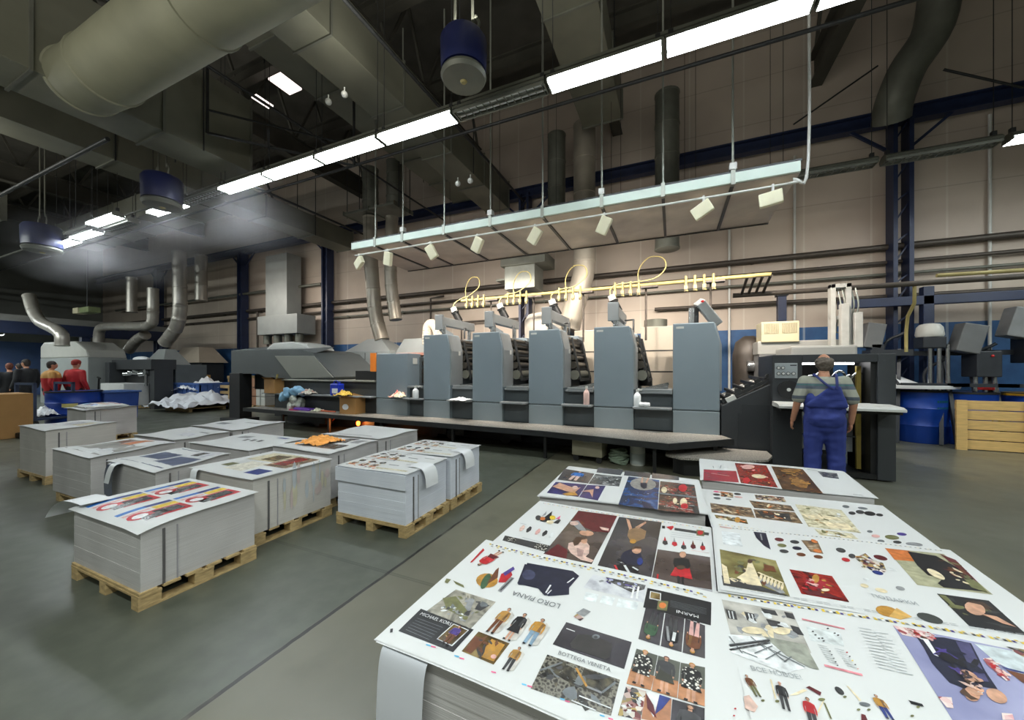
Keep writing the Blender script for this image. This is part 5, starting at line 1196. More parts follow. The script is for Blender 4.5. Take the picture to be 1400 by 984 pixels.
PH = dict(
 dark=ramp_mat('photo_dark', [(.3, '#2b292b'), (.55, '#47444a'), (.75, '#5d5858')], 5, .25, coat=.3),
 brown=ramp_mat('photo_dark_brown', [(.3, '#3a302e'), (.5, '#574c4a'), (.72, '#6b6264')], 5, .25, coat=.3),
 city=ramp_mat('photo_grey_town', [(.3, '#514f4b'), (.45, '#8b887e'), (.6, '#b7b2a5'), (.75, '#77705f')], 14, .25, distortion=1),
 snake=ramp_mat('photo_snakeskin', [(.05, '#1d1c1b'), (.3, '#4a4740'), (.55, '#8b877b'), (.8, '#2b2926')], 75, .25, kind='voronoi'),
 coil=ramp_mat('photo_leather_coil', [(.3, '#191817'), (.5, '#39362f'), (.68, '#6a6452')], 13, .25, distortion=2),
 red=ramp_mat('photo_red_room', [(.28, '#2e1412'), (.42, '#6d1c1c'), (.56, '#a02a26'), (.68, '#5a1d18'), (.8, '#c98a5c')], 16, .25, distortion=1),
 redflat=ramp_mat('photo_red_cloth', [(.3, '#8a2432'), (.6, '#a82838'), (.8, '#7c2030')], 5, .25),
 paint=ramp_mat('photo_brown_painting', [(.3, '#231712'), (.5, '#4f3320'), (.62, '#7d5632'), (.76, '#b98d54')], 11, .25, distortion=1.5),
 cafe=ramp_mat('photo_pale_interior', [(.3, '#8f8566'), (.45, '#c9c1a0'), (.6, '#e2dcc4'), (.75, '#a39a7d')], 22, .3, distortion=1),
 shop=ramp_mat('photo_shop_interior', [(.3, '#2b2622'), (.45, '#5e4c3c'), (.58, '#93785a'), (.72, '#d3c9b8')], 26, .3, distortion=.5),
 stair=ramp_mat('photo_staircase', [(.3, '#3e3423'), (.5, '#7c7448'), (.65, '#a29a68'), (.8, '#c7bf98')], 6, .25),
 night=ramp_mat('photo_blue_night', [(.3, '#11162b'), (.48, '#1f3462'), (.62, '#33588f'), (.8, '#6c86b5')], 9, .25, distortion=1),
 violet=ramp_mat('photo_violet_gold', [(.3, '#1e1a44'), (.52, '#332c70'), (.66, '#3c2f5c'), (.8, '#5a4038')], 8, .25),
 bw=ramp_mat('photo_black_white', [(.3, '#2b2b2b'), (.5, '#59595a'), (.66, '#8c8c8c'), (.78, '#d0d0d0')], 18, .25, distortion=1),
 crowd=ramp_mat('photo_crowd', [(.3, '#1f2326'), (.46, '#463a36'), (.56, '#6d4a40'), (.66, '#8c2f2c'), (.74, '#c9bfae')], 24, .25),
 floral=ramp_mat('photo_floral', [(.08, '#f0efe8'), (.3, '#e2e0d6'), (.42, '#1a1a1a'), (.8, '#202020')], 95, .3, kind='voronoi'),
 runway=ramp_mat('photo_runway', [(.3, '#4d4f48'), (.6, '#66685f'), (.8, '#7d7c70')], 6, .3),
 sky=ramp_mat('photo_lavender_sky', [(.3, '#8587ae'), (.55, '#a5a7c9'), (.75, '#c7c9dc')], 2.5, .25),
 arch=ramp_mat('photo_white_house', [(.3, '#8f8d88'), (.5, '#c2bfb8'), (.7, '#dedad2')], 9, .25),
 blossom=ramp_mat('photo_blossom', [(.3, '#9c4a50'), (.5, '#d9a0a4'), (.7, '#ead8d4')], 60, .3, kind='cells'),
 olive=ramp_mat('photo_olive_coat', [(.3, '#3d2f1e'), (.5, '#6e5a38'), (.7, '#a08c60')], 9, .25, distortion=1.5),
 flower=ramp_mat('photo_mixed_flowers', [(.2, '#2e2a2e'), (.4, '#8c4a4a'), (.55, '#e6ded4'), (.75, '#54504e'), (.9, '#b9a060')], 60, .3, kind='cells'),
 gilt=ramp_mat('photo_gilt', [(.3, '#5a3a20'), (.5, '#8f6232'), (.7, '#c79a58')], 40, .3, distortion=1),
 pale=ramp_mat('photo_pale_arch', [(.3, '#a5a6b0'), (.5, '#d0d2d8'), (.75, '#e6e8ea')], 18, .3),
)
def crop(x0, y0, k2): return lambda *pts: [(x0+pts[i]/k2, y0+pts[i+1]/k2) for i in range(0, len(pts), 2)]
c0 = crop(520, 600, 2.563); c1 = crop(520, 730, 3.875); c2 = crop(740, 780, 4.823); c3 = crop(670, 620, 4.516); c4 = crop(950, 620, 4.118); c5 = crop(1140, 720, 3.727); c6 = crop(970, 800, 5.346)
BAR = [INK['yellow'], INK['grey'], INK['white'], INK['dgrey'], INK['yellow'], INK['purple'], None]
ph = lambda k2: .115
FG = 'big stacks of printed fashion sheets in the right foreground'
# ---------------------------------------------------------------- left column, nearest stack
S = Stack('nearest left foreground stack, printed with coats, bags and snakeskin, white slip hanging in front', [(-.913, .985), (.165, .955), (.148, 1.70), (-.905, 1.745)], .115, .63, steps=14, group=FG, h=lambda a, b: .004*math.sin(a*6)*math.cos(b*3)-.012*max(0, .12-b)*8*.12, loose=4, over=.02)
S.quad(c1(400, 293, 612, 360, 480, 505, 245, 408), PH['city']); S.mot(c1(400, 293, 612, 360, 480, 505, 245, 408), [INK['grey'], INK['dgrey'], INK['pale'], INK['txtd'], INK['olive']], 26, .018, 1, 1); S.poly(c1(330, 340, 400, 330, 470, 420, 430, 440, 350, 400), INK['olive'], 1); S.poly(c1(470, 340, 500, 350, 450, 470, 420, 460), INK['grey'], 1); S.poly(c1(520, 365, 580, 380, 530, 410, 500, 400), INK['dgrey'], 1)
S.quad(c1(215, 395, 495, 510, 385, 630, 95, 512), INK['black']); S.text('MICHAEL KORS', *c1(208, 430, 370, 492), INK['white'], 3, 1.1)
for j in range(6): S.line(*c1(195-j*12, 447+j*12, 330-j*14, 500+j*13), .002, INK['txtd'])
S.quad(c1(388, 478, 470, 514, 380, 600, 298, 560), INK['pale'], 1); S.quad(c1(390, 484, 462, 516, 378, 594, 305, 560), PH['olive'], 2); S.mot(c1(390, 484, 462, 516, 378, 594, 305, 560), [INK['camel'], INK['dgrey'], INK['rose']], 8, .008, 3, 3); S.fig(*c1(345, 585, 425, 495), INK['purple'], INK['brown'], lay=4, wide=1.4)
S.fig(*c1(578, 528, 690, 396), INK['camel'], INK['brown'], shadow=True, wide=1.05); S.fig(*c1(668, 566, 772, 424), INK['black'], INK['black'], dress=True, shadow=True, wide=1.1); S.fig(*c1(775, 590, 866, 452), INK['gold'], INK['jeans'], shadow=True, wide=1.25)
S.quad(c1(520, 520, 685, 582, 600, 695, 430, 625), PH['olive']); S.mot(c1(520, 520, 685, 582, 600, 695, 430, 625), [INK['brown'], INK['camel'], INK['dgrey']], 14, .016, 1, 2, 2.4); S.poly(c1(590, 560, 660, 590, 600, 680, 520, 650), INK['gold'], 1); S.poly(c1(500, 545, 560, 560, 480, 640, 445, 622), INK['brown'], 1); S.ell(c1(600, 655)[0], 4, 3, INK['rose'], 2)
S.fig(*c1(662, 726, 742, 604), INK['camel'], INK['dgrey'], shadow=True, wide=1.2)
S.fig(*c1(640, 92, 516, 168), INK['red'], INK['maroon'], dress=True, wide=1.2); S.ell(c1(565, 245)[0], 15, 10, INK['gold'], 1); S.ell(c1(558, 250)[0], 5, 12, INK['green'], 2, .5); S.poly(c1(610, 190, 628, 175, 622, 230, 560, 270), INK['brown'], 2)
S.poly(c1(640, 210, 690, 190, 700, 215, 665, 255, 625, 255), INK['red'], 2); S.poly(c1(650, 205, 705, 170, 712, 185, 660, 222), INK['purple'], 3); S.poly(c1(690, 225, 710, 232, 640, 310, 622, 300), INK['grey'], 2); S.line(*c1(636, 300, 700, 235), .006, INK['dgrey'], 3)
S.poly(c1(475, 150, 545, 75, 552, 85, 485, 150), INK['red'], 1); S.poly(c1(385, 245, 440, 270, 445, 285, 400, 265), INK['olive'], 1); S.poly(c1(350, 235, 375, 240, 355, 262, 340, 255), INK['olive'], 1)
S.poly(c1(765, 155, 1000, 205, 1000, 320, 890, 328, 850, 290, 725, 260), INK['navy'], 1); S.poly(c0(515, 432, 675, 462, 697, 480, 640, 546, 575, 548, 545, 515, 482, 510), INK['navy'], 2)
S.ell(c0(520, 475)[0], 9, 7, ink('navy_sheen', '#3d405c'), 3); S.line(*c0(580, 540, 597, 512), .007, INK['white'], 4); S.line(*c0(655, 505, 678, 488), .006, INK['white'], 4); S.line(*c0(585, 545, 600, 530), .004, INK['white'], 4)
S.text('LORO PIANA', *c0(632, 580, 468, 533), INK['txtd'], 3, 1.25)
S.quad(c0(745, 475, 932, 516, 922, 575, 712, 520), PH['pale']); S.mot(c0(745, 475, 932, 516, 930, 540, 740, 500), [INK['grey'], INK['lav'], INK['dgrey'], INK['purple'], INK['pale']], 24, .012, 1, 6); S.poly(c0(790, 485, 930, 515, 925, 530, 880, 540, 800, 500), PH['bw'], 1); S.line(*c0(890, 520, 880, 560), .008, INK['white'], 2); S.line(*c0(905, 520, 898, 562), .008, INK['white'], 2)
for q in ((720, 535, 765, 545, 755, 572, 710, 562), (778, 548, 822, 558, 812, 584, 768, 574), (835, 560, 905, 575, 898, 600, 826, 588)): S.quad(c0(*q), ink('column', '#dfe6ea'))
S.poly(c0(712, 593, 738, 605, 715, 622, 685, 610), INK['grey'], 1); S.poly(c0(690, 612, 715, 627, 700, 637, 677, 622), PH['flower'], 1)
S.quad(c2(165, 338, 597, 468, 547, 642, 75, 485), PH['dark']); S.poly(c2(240, 422, 300, 420, 450, 470, 470, 495, 450, 570, 420, 582, 200, 510, 190, 480), ink('bag', '#33302e'), 2); S.ell(c2(360, 437)[0], 5.5, 3.2, INK['txtd'], 3); S.ell(c2(360, 440)[0], 2.5, 2, INK['dgrey'], 4); S.line(*c2(165, 382, 222, 402), .004, INK['white'], 2)
S.text('BOTTEGA VENETA', *c2(110, 552, 456, 664), INK['txtd'], 3, 1.15)
S.quad(c2(40, 552, 520, 712, 460, 945, -70, 775), PH['snake']); S.mot(c2(40, 552, 520, 712, 460, 945, -70, 775), [PH['coil'], INK['dgrey'], PH['coil'], INK['txtd']], 20, .024, 1, 4, 2.2); S.quad(c2(280, 640, 480, 710, 440, 830, 250, 760), PH['coil'], 1)
S.poly(c2(-20, 690, 60, 650, 140, 600, 160, 610, 200, 700, 230, 790, 200, 780, 150, 650, 90, 680, 0, 710), PH['coil'], 1); S.line(*c2(230, 640, 300, 760), .007, INK['gold'], 2); S.line(*c2(300, 760, 400, 800), .007, INK['grey'], 2); S.line(*c2(400, 800, 490, 730), .006, INK['txtd'], 2); S.line(*c2(-10, 660, 140, 605), .006, INK['txtd'], 2)
for q in ((250, 820, 460, 900), (200, 850, 360, 915)): S.line(*c2(*q), .004, INK['pale'], 2)
S.quad(c2(700, 118, 1122, 210, 1118, 362, 672, 245), INK['black']); S.text('MARNI', *c2(1036, 300, 892, 265), INK['white'], 3, 1.0)
S.quad(c2(718, 140, 790, 155, 788, 206, 712, 190), INK['pale'], 1); S.quad(c2(724, 146, 784, 159, 782, 199, 719, 185), PH['olive'], 2); S.quad(c2(772, 200, 838, 208, 828, 270, 762, 258), INK['olive'], 1); S.ell(c2(800, 235)[0], 5, 4, INK['orange'], 2)
for j in range(5): S.line(*c2(850, 205+j*9, 1090, 255+j*9), .002, INK['txtd'])
for q, f, kw in (((688, 248, 812, 282, 780, 492, 640, 448), (758, 285, 700, 455), dict(top=INK['bag'] if 'bag' in INK else INK['green'], bottom=INK['dgrey'])), ((818, 285, 945, 315, 925, 535, 788, 495), (872, 318, 855, 505), dict(top=INK['black'], bottom=INK['dgrey'])), ((950, 318, 1080, 362, 1080, 578, 932, 538), (1015, 340, 995, 550), dict(top=INK['brown'], bottom=INK['rose']))):
    S.quad(c2(*q), PH['dark']); S.fig(*c2(*f), kw['top'], kw['bottom'], lay=2, hair=INK['gold'])
S.line(*c2(830, 375, 840, 470), .008, INK['grey'], 6); S.line(*c2(880, 415, 870, 470), .01, INK['pale'], 6)
for q, fl, f, dr in (((628, 510, 768, 555, 722, 780, 562, 738), (590, 640, 745, 690, 722, 780, 562, 738), (640, 748, 690, 525), 'floral'), ((772, 556, 917, 600, 895, 833, 728, 785), (745, 690, 905, 725, 895, 833, 728, 785), (806, 800, 828, 566), 'dark'), ((920, 602, 1080, 635, 1078, 890, 900, 835), (908, 740, 1079, 780, 1078, 890, 900, 835), (985, 862, 996, 610), 'floral')):
    S.quad(c2(*q), PH['runway']); S.quad(c2(*fl), ink('runway_floor', '#b9825c'), 1)
    mm = PH['floral'] if dr == 'floral' else INK['dgrey']
    S.fig(*c2(*f), mm, mm if dr == 'floral' else ink('skirt', '#35352a'), dress=True, lay=3, wide=1.35, hair=INK['gold'] if dr == 'floral' else INK['maroon'])
S.quad(c2(560, 750, 690, 785, 655, 975, 505, 942), PH['flower']); S.mot(c2(560, 750, 690, 785, 655, 975, 505, 942), [INK['white'], INK['maroon'], INK['dgrey'], INK['pale']], 18, .009, 1, 5); S.quad(c2(690, 785, 860, 835, 850, 1000, 660, 965), ink('tan_floor', '#b07a58')); S.poly(c2(690, 785, 780, 812, 740, 960, 700, 880), INK['pale'], 1); S.poly(c2(780, 810, 855, 835, 800, 900, 750, 940), INK['dblue'], 1); S.poly(c2(690, 800, 740, 880, 760, 965, 700, 900), INK['maroon'], 2)
S.quad(c2(865, 838, 1078, 900, 1075, 1050, 850, 1010), PH['dark']); S.fig(*c2(960, 1200, 985, 880), INK['dgrey'], INK['black'], lay=2, wide=1.5)
for p, kk in ((c1(255, 592), 'cyan'), (c1(281, 601), 'magenta'), (c1(405, 652), 'cyan'), (c1(432, 664), 'magenta'), (c1(600, 735), 'magenta'), (c1(762, 797), 'cyan'), (c1(792, 806), 'magenta'), (c2(140, 842), 'cyan'), (c2(172, 855), 'magenta'), (c2(402, 946), 'cyan'), (c2(458, 966), 'magenta')):
    x, y = p[0]; S.poly([(x-3.5, y-1.8), (x+3, y-.2), (x+3.5, y+1.8), (x-3, y+.2)], INK[kk], 1)
S.line(*c1(60, 500, 58, 520), .009, INK['black'], 1)
S.dashes(.975, BAR, 80, .014); S.dashes(.955, [None, INK['grey'], None, INK['yellow']], 60, .008)
r = S.done()
slip(r, [(-.895, .995, .622), (-.895, .97, .622), (-.893, .95, .605), (-.893, .938, .54), (-.893, .93, .38), (-.893, .94, .2)], (.185, -.004, 0), mat('slip_grey', '#c2c5cb', .5, 0, .03, 2), label='wide white hanging paper slip')
pallet(-.93, .17, .97, 1.75, 'pallet under the nearest left foreground stack')
# ---------------------------------------------------------------- left column, second stack
S = Stack('second left foreground stack, printed with a seated woman in pink and a red skirt', [(-.885, 1.775), (.155, 1.725), (.195, 2.46), (-.855, 2.48)], .115, .61, group=FG, loose=4)
S.quad(c3(545, 348, 785, 383, 620, 698, 322, 632), PH['brown']); S.mot(c3(545, 348, 785, 383, 735, 485, 480, 430), [INK['maroon'], INK['brown'], INK['maroon']], 10, .02, 2, 7, 2); S.poly(c3(545, 348, 785, 383, 735, 485, 640, 478, 560, 440, 505, 410), INK['maroon'], 1); S.poly(c3(490, 415, 545, 410, 600, 480, 545, 470), INK['grey'], 2); S.ell(c3(595, 490)[0], 10, 4, INK['skin'], 2, .1); S.ell(c3(520, 428)[0], 6, 3, INK['pinkw'], 3); S.poly(c3(675, 450, 735, 462, 730, 476, 690, 470), INK['pinkw'], 3)
S.poly(c3(485, 555, 525, 545, 598, 550, 615, 572, 610, 620, 590, 640, 640, 662, 625, 675, 560, 660, 500, 620, 480, 590), INK['pinkw'], 2); S.poly(c3(535, 585, 580, 600, 570, 640, 540, 640), ink('pink_shade', '#a98a84'), 3); S.ell(c3(580, 538)[0], 4.6, 4.6, INK['skin'], 3); S.poly(c3(510, 545, 530, 518, 585, 515, 600, 530, 565, 535, 545, 565, 520, 575), INK['hair'], 4)
S.poly(c3(322, 632, 420, 560, 480, 600, 470, 660), INK['maroon'], 1)
S.quad(c3(797, 388, 1060, 425, 990, 790, 655, 712), PH['dark']); S.mot(c3(820, 580, 950, 600, 900, 760, 740, 720), [INK['black'], INK['dgrey'], INK['navy'], INK['pale'], INK['black']], 18, .014, 2, 8, 2); S.poly(c3(855, 470, 915, 455, 965, 480, 955, 525, 905, 545, 870, 545, 848, 510), ink('tan_knit', '#8c6f52'), 2); S.poly(c3(840, 400, 860, 410, 880, 470, 860, 475), INK['skin'], 2); S.poly(c3(895, 455, 960, 420, 965, 430, 915, 465), INK['skin'], 2); S.ell(c3(882, 543)[0], 4.5, 3, INK['gold'], 3)
S.poly(c3(820, 610, 870, 590, 930, 610, 945, 660, 930, 690, 850, 685, 800, 650), INK['navy'], 2); S.ell(c3(905, 597)[0], 6.5, 5, INK['skin'], 3); S.poly(c3(870, 600, 885, 575, 925, 575, 935, 590, 900, 588), INK['hair'], 4); S.poly(c3(800, 680, 860, 690, 920, 700, 915, 755, 830, 740, 760, 715), INK['black'], 2); S.line(*c3(830, 690, 870, 755), .012, INK['pale'], 3); S.line(*c3(880, 700, 915, 720), .01, INK['pale'], 3); S.line(*c3(770, 690, 800, 745), .01, INK['red'], 3); S.ell(c3(925, 665)[0], 4, 5, INK['dblue'], 3)
S.poly(c3(1062, 447, 1080, 449, 1080, 466, 1062, 463), INK['black'], 1); S.poly(c3(1088, 455, 1130, 448, 1134, 458, 1118, 477), INK['red'], 1); S.quad(c3(1140, 460, 1352, 492, 1350, 509, 1138, 476), INK['dgrey'], 0, 3); S.quad(c3(1275, 473, 1322, 479, 1322, 514, 1274, 509), INK['olive'], 1, 3); S.ell(c3(1298, 492)[0], 4, 3, INK['red'], 2)
for q in ((1120, 490, 1260, 508), (1118, 502, 1300, 526), (1115, 515, 1310, 540)): S.line(*c3(*q), .0025, INK['txt'])
for (x, y), kk, k3 in (((1080, 547), 'dgrey', 'red'), ((1138, 555), 'red', 'grey'), ((1195, 575), 'dgrey', 'red'), ((1253, 572), 'maroon', 'brown'), ((1312, 580), 'red', 'dgrey')):
    S.poly(c3(x-16, y+8, x-12, y-8, x+14, y-5, x+18, y+14, x, y+20), INK[kk], 1); S.poly(c3(x-8, y-8, x-1, y-34, x+8, y-6), INK[k3], 1)
S.line(*c3(1240, 600, 1352, 616), .003, INK['rose'])
S.quad(c3(1035, 590, 1358, 640, 1375, 893, 992, 795), PH['brown']); S.quad(c3(1000, 775, 1370, 835, 1375, 893, 992, 795), ink('pale_floor', '#a8a9ae'), 1, 4)
S.poly(c3(1148, 690, 1230, 700, 1250, 772, 1112, 748), INK['red'], 2); S.poly(c3(1140, 645, 1225, 652, 1240, 690, 1225, 710, 1145, 700, 1128, 672), INK['black'], 3); S.ell(c3(1190, 627)[0], 4.5, 4, INK['skin'], 4); S.ell(c3(1188, 621)[0], 5, 3, INK['hair'], 3); S.poly(c3(1155, 752, 1172, 755, 1176, 805, 1160, 800), INK['black'], 3); S.poly(c3(1182, 757, 1200, 760, 1196, 808, 1182, 806), INK['black'], 3); S.ell(c3(1178, 702)[0], 6, 3, INK['hair'], 4); S.poly(c3(1030, 740, 1042, 742, 1038, 772, 1028, 768), INK['red'], 2)
S.poly(c3(305, 415, 385, 352, 372, 410, 340, 422), INK['black'], 1); S.ell(c3(298, 395)[0], 4, 3.5, INK['dgrey'], 1); S.ell(c3(386, 393)[0], 4, 3, INK['yellow'], 2); S.poly(c3(405, 400, 436, 380, 428, 402), INK['magenta'], 2); S.poly(c3(390, 425, 425, 400, 438, 408, 420, 432), INK['dgrey'], 2); S.poly(c3(320, 385, 350, 352, 345, 375), INK['grey'], 1); S.ell(c3(370, 420)[0], 5, 3, INK['cream'], 1); S.ell(c3(325, 400)[0], 3.5, 2.5, INK['orange'], 2)
for (x, y), kk in (((198, 460), 'pinkw'), ((240, 468), 'dgrey'), ((295, 482), 'rose'), ((338, 492), 'dgrey'), ((378, 503), 'pale')): S.poly(c3(x-18, y+18, x-14, y-2, x+8, y-20, x+18, y-12, x+12, y+6, x-8, y+20), INK[kk], 1)
S.line(*c3(185, 430, 225, 438), .003, INK['txt']); S.line(*c3(200, 520, 310, 550), .003, INK['txt'])
S.quad(c3(92, 505, 372, 572, 350, 612, 76, 536), INK['dgrey'], 0, 3); S.quad(c3(105, 512, 165, 526, 155, 548, 95, 535), PH['floral'], 1, 3); S.quad(c3(285, 556, 362, 574, 345, 606, 268, 588), PH['floral'], 1, 3)
S.dashes(.965, [INK['grey'], INK['rose'], None, INK['yellow'], INK['txt'], None], 90, .012)
S.done(); pallet(-.9, .2, 1.79, 2.46, 'pallet under the second left foreground stack')
# ---------------------------------------------------------------- left column, third stack
S = Stack('farthest left foreground stack, printed with dark dance and star photos', [(-.885, 2.53), (.19, 2.655), (.175, 3.40), (-.89, 3.40)], .115, .635, group=FG, loose=5)
S.quad(c3(460, 93, 645, 120, 605, 183, 415, 160), PH['dark']); S.mot(c3(460, 93, 645, 120, 605, 183, 415, 160), [INK['black'], INK['navy'], INK['brown']], 8, .018, 1, 9, 2); S.fig(*c3(505, 165, 560, 110), INK['blue'], INK['pinkw'], lay=2, wide=1.3); S.quad(c3(650, 122, 815, 140, 797, 202, 608, 184), PH['bw']); S.mot(c3(650, 122, 815, 140, 797, 202, 608, 184), [INK['dgrey'], INK['pale'], INK['black'], INK['txt']], 16, .016, 1, 10)
S.quad(c3(405, 174, 598, 190, 545, 270, 350, 242), PH['violet']); S.quad(c3(601, 192, 714, 197, 665, 292, 550, 271), PH['violet']); S.poly(c3(385, 205, 430, 180, 520, 215, 560, 210, 520, 245, 470, 235), INK['skin'], 2); S.poly(c3(445, 250, 520, 235, 545, 262, 470, 262), INK['gold'], 2); S.poly(c3(560, 235, 640, 222, 632, 275, 615, 240), INK['skin'], 2); S.ell(c3(662, 210)[0], 3, 2, INK['pinkw'], 2); S.ell(c3(525, 212)[0], 4, 2.5, INK['pinkw'], 3)
for q in ((668, 84, 826, 101, 806, 131, 655, 113), (832, 104, 993, 121, 986, 151, 826, 132), (1002, 119, 1166, 141, 1166, 167, 998, 152)): S.quad(c3(*q), PH['dark'], 0, 3)
S.line(*c3(790, 93, 815, 98), .006, INK['pale'], 2); S.line(*c3(950, 113, 985, 119), .006, INK['pale'], 2)
S.quad(c3(855, 139, 1046, 165, 1034, 342, 792, 316), PH['night']); S.mot(c3(840, 220, 1040, 240, 1034, 342, 792, 316), [INK['white'], INK['cyan'], INK['dblue'], INK['navy']], 26, .005, 1, 11); S.ell(c3(945, 188)[0], 18, 8.5, ink('moon', '#8f8c88'), 1, .08); S.poly(c3(928, 180, 970, 180, 968, 212, 950, 218, 930, 205), INK['navy'], 2); S.poly(c3(930, 180, 938, 145, 946, 150, 942, 182), INK['skin'], 3); S.poly(c3(958, 180, 975, 150, 982, 155, 968, 185), INK['skin'], 3)
S.quad(c3(1051, 171, 1262, 196, 1294, 367, 1038, 346), PH['crowd']); S.mot(c3(1051, 171, 1262, 196, 1294, 367, 1038, 346), [INK['cream'], INK['brown'], INK['navy'], INK['red'], INK['grey'], INK['black'], INK['skin'], INK['olive']], 40, .014, 1, 12); S.poly(c3(1045, 240, 1272, 265, 1275, 275, 1043, 250), INK['txtd'], 2); S.ell(c3(1190, 215)[0], 6, 5, INK['red'], 2); S.ell(c3(1195, 300)[0], 5, 6, INK['cream'], 2); S.ell(c3(1200, 322)[0], 5, 4, INK['red'], 3); S.ell(c3(1142, 290)[0], 3, 4, INK['cream'], 2); S.ell(c3(1075, 225)[0], 4, 4, INK['cream'], 2)
S.text('TOMMY HILFIGER', *c3(1072, 326, 1256, 350), INK['white'], 4, .9)
S.done(); pallet(-.9, .19, 2.62, 3.40, 'pallet under the farthest left foreground stack')
# ---------------------------------------------------------------- right column, nearest stack
S = Stack('nearest right foreground stack, printed with a white town house and a lavender portrait', [(.205, .92), (1.30, .95), (1.235, 1.85), (.185, 1.74)], .115, .63, steps=14, group=FG, loose=4)
S.quad(c6(78, 95, 605, 190, 745, 490, 128, 350), PH['arch']); S.mot(c6(78, 95, 605, 190, 745, 490, 128, 350), [INK['pale'], INK['grey'], INK['cream'], INK['txt']], 22, .022, 1, 13)
for q in ((115, 165, 188, 182, 205, 245, 138, 235), (252, 185, 325, 202, 345, 262, 275, 247), (375, 160, 480, 180, 502, 218, 395, 198), (412, 238, 522, 262, 552, 312, 442, 290), (545, 188, 610, 203, 626, 246, 565, 230), (588, 285, 652, 302, 692, 362, 622, 352)): S.quad(c6(*q), INK['dgrey'], 1, 2)
for q in ((140, 180, 152, 235), (165, 185, 178, 240), (285, 200, 300, 252), (310, 205, 325, 258)): S.line(*c6(*q), .004, INK['pale'], 2)
S.poly(c6(128, 350, 400, 372, 700, 600, 560, 640, 145, 480), ink('terrace', '#dfe2e4'), 1); S.poly(c6(395, 365, 700, 428, 802, 615, 740, 600, 560, 510), ink('zinc_roof', '#9a9d92'), 2)
S.ell(c6(320, 325)[0], 16, 5, INK['cream'], 3, .1); S.ell(c6(528, 330)[0], 12, 5, INK['cream'], 3, .1)
for q in ((145, 430, 440, 392), (150, 468, 445, 415), (145, 370, 240, 495), (240, 480, 350, 525), (300, 370, 420, 470), (420, 450, 560, 560), (380, 430, 700, 598), (330, 495, 460, 440), (410, 540, 520, 480), (545, 560, 600, 520)): S.line(*c6(*q), .004, INK['txtd'], 4)
S.line(*c6(145, 440, 440, 400), .008, INK['dgrey'], 4); S.line(*c6(148, 470, 440, 415), .008, INK['dgrey'], 4)
S.text('ВСЕ НОВОЕ!', *c6(312, 620, 682, 690), INK['txt'], 3, 1.15)
S.line(*c6(675, 243, 988, 320), .009, INK['pinkline']); S.line(*c6(840, 582, 1118, 656), .01, INK['pinkline'])
S.quad(c6(705, 290, 960, 350, 985, 445, 740, 400), ink('map_pale', '#d3d9da'), 0, 3)
for x, y in ((755, 335), (775, 360), (800, 385), (825, 385), (865, 315), (835, 405), (915, 350), (940, 365)): S.ell(c6(x, y)[0], 1.6, .9, INK['dgrey'], 2)
for j in range(5): S.ell(c6(880+j*14, 480+j*26)[0], 1.3, .8, INK['dgrey'], 2); S.ell(c6(1005+j*20, 490+j*30)[0], 1.3, .8, INK[('red', 'dgrey', 'yellow', 'dgrey', 'rose')[j]], 2)
rl = random.Random(3)
for j in range(13): S.line(*c6(1085+j*12, 310+j*24, 1170+j*14+rl.randint(0, 40), 330+j*25), .004, ink('text_line', '#bfc4c6'), 2); S.line(*c6(1200+j*14, 345+j*24, 1270+j*15+rl.randint(0, 40), 362+j*25), .004, INK['text_line'] if 'text_line' in INK else MATS['ink_text_line'], 2)
for j in range(8): S.line(*c6(790+j*11, 430+j*18, 860+j*11, 447+j*18), .003, MATS['ink_text_line'], 2); S.line(*c6(915+j*13, 460+j*18, 985+j*13, 477+j*18), .003, MATS['ink_text_line'], 2)
S.fig(*c6(360, 820, 265, 655), INK['brown'], INK['olive'], wide=1.1); S.fig(*c6(565, 918, 508, 706), INK['black'], INK['dgrey'], hair=INK['rose']); S.fig(*c6(772, 1060, 712, 822), INK['red'], INK['dgrey']); S.poly(c6(705, 745, 730, 735, 818, 782, 810, 806), INK['maroon'], 2); S.poly(c6(250, 815, 290, 805, 355, 890, 330, 935, 260, 905), INK['pinkw'], 2); S.fig(*c6(1325, 985, 1208, 802), INK['gold'], INK['dblue'], wide=1.2); S.poly(c6(1110, 940, 1140, 950, 1160, 1000, 1110, 1000), INK['maroon'], 2)
S.poly(c6(580, 805, 690, 755, 715, 768, 640, 800), INK['cream'], 1); S.poly(c6(440, 680, 455, 690, 490, 830, 478, 830), INK['cream'], 1); S.poly(c6(1000, 730, 1015, 735, 1110, 840, 1098, 845), INK['cream'], 1); S.ell(c6(950, 770)[0], 8, 3.5, INK['dgrey'], 2, .7); S.ell(c6(1135, 870)[0], 8, 2.6, INK['txtd'], 2, .2); S.ell(c6(495, 850)[0], 3, 2, INK['olive'], 2); S.ell(c6(820, 835)[0], 5, 2, INK['olive'], 2); S.poly(c6(785, 930, 830, 840, 838, 845, 800, 930), INK['cream'], 1); S.line(*c6(840, 860, 890, 980), .004, INK['olive'], 2)
for p in (c6(1090, 910), c6(1165, 910), c6(390, 845), c6(990, 815), c5(430, 920), c5(400, 965)): S.ell(p[0], 2.5, 1.6, INK['olive'], 2)
S.poly(c5(380, 885, 450, 905, 460, 920, 395, 905), INK['black'], 2)
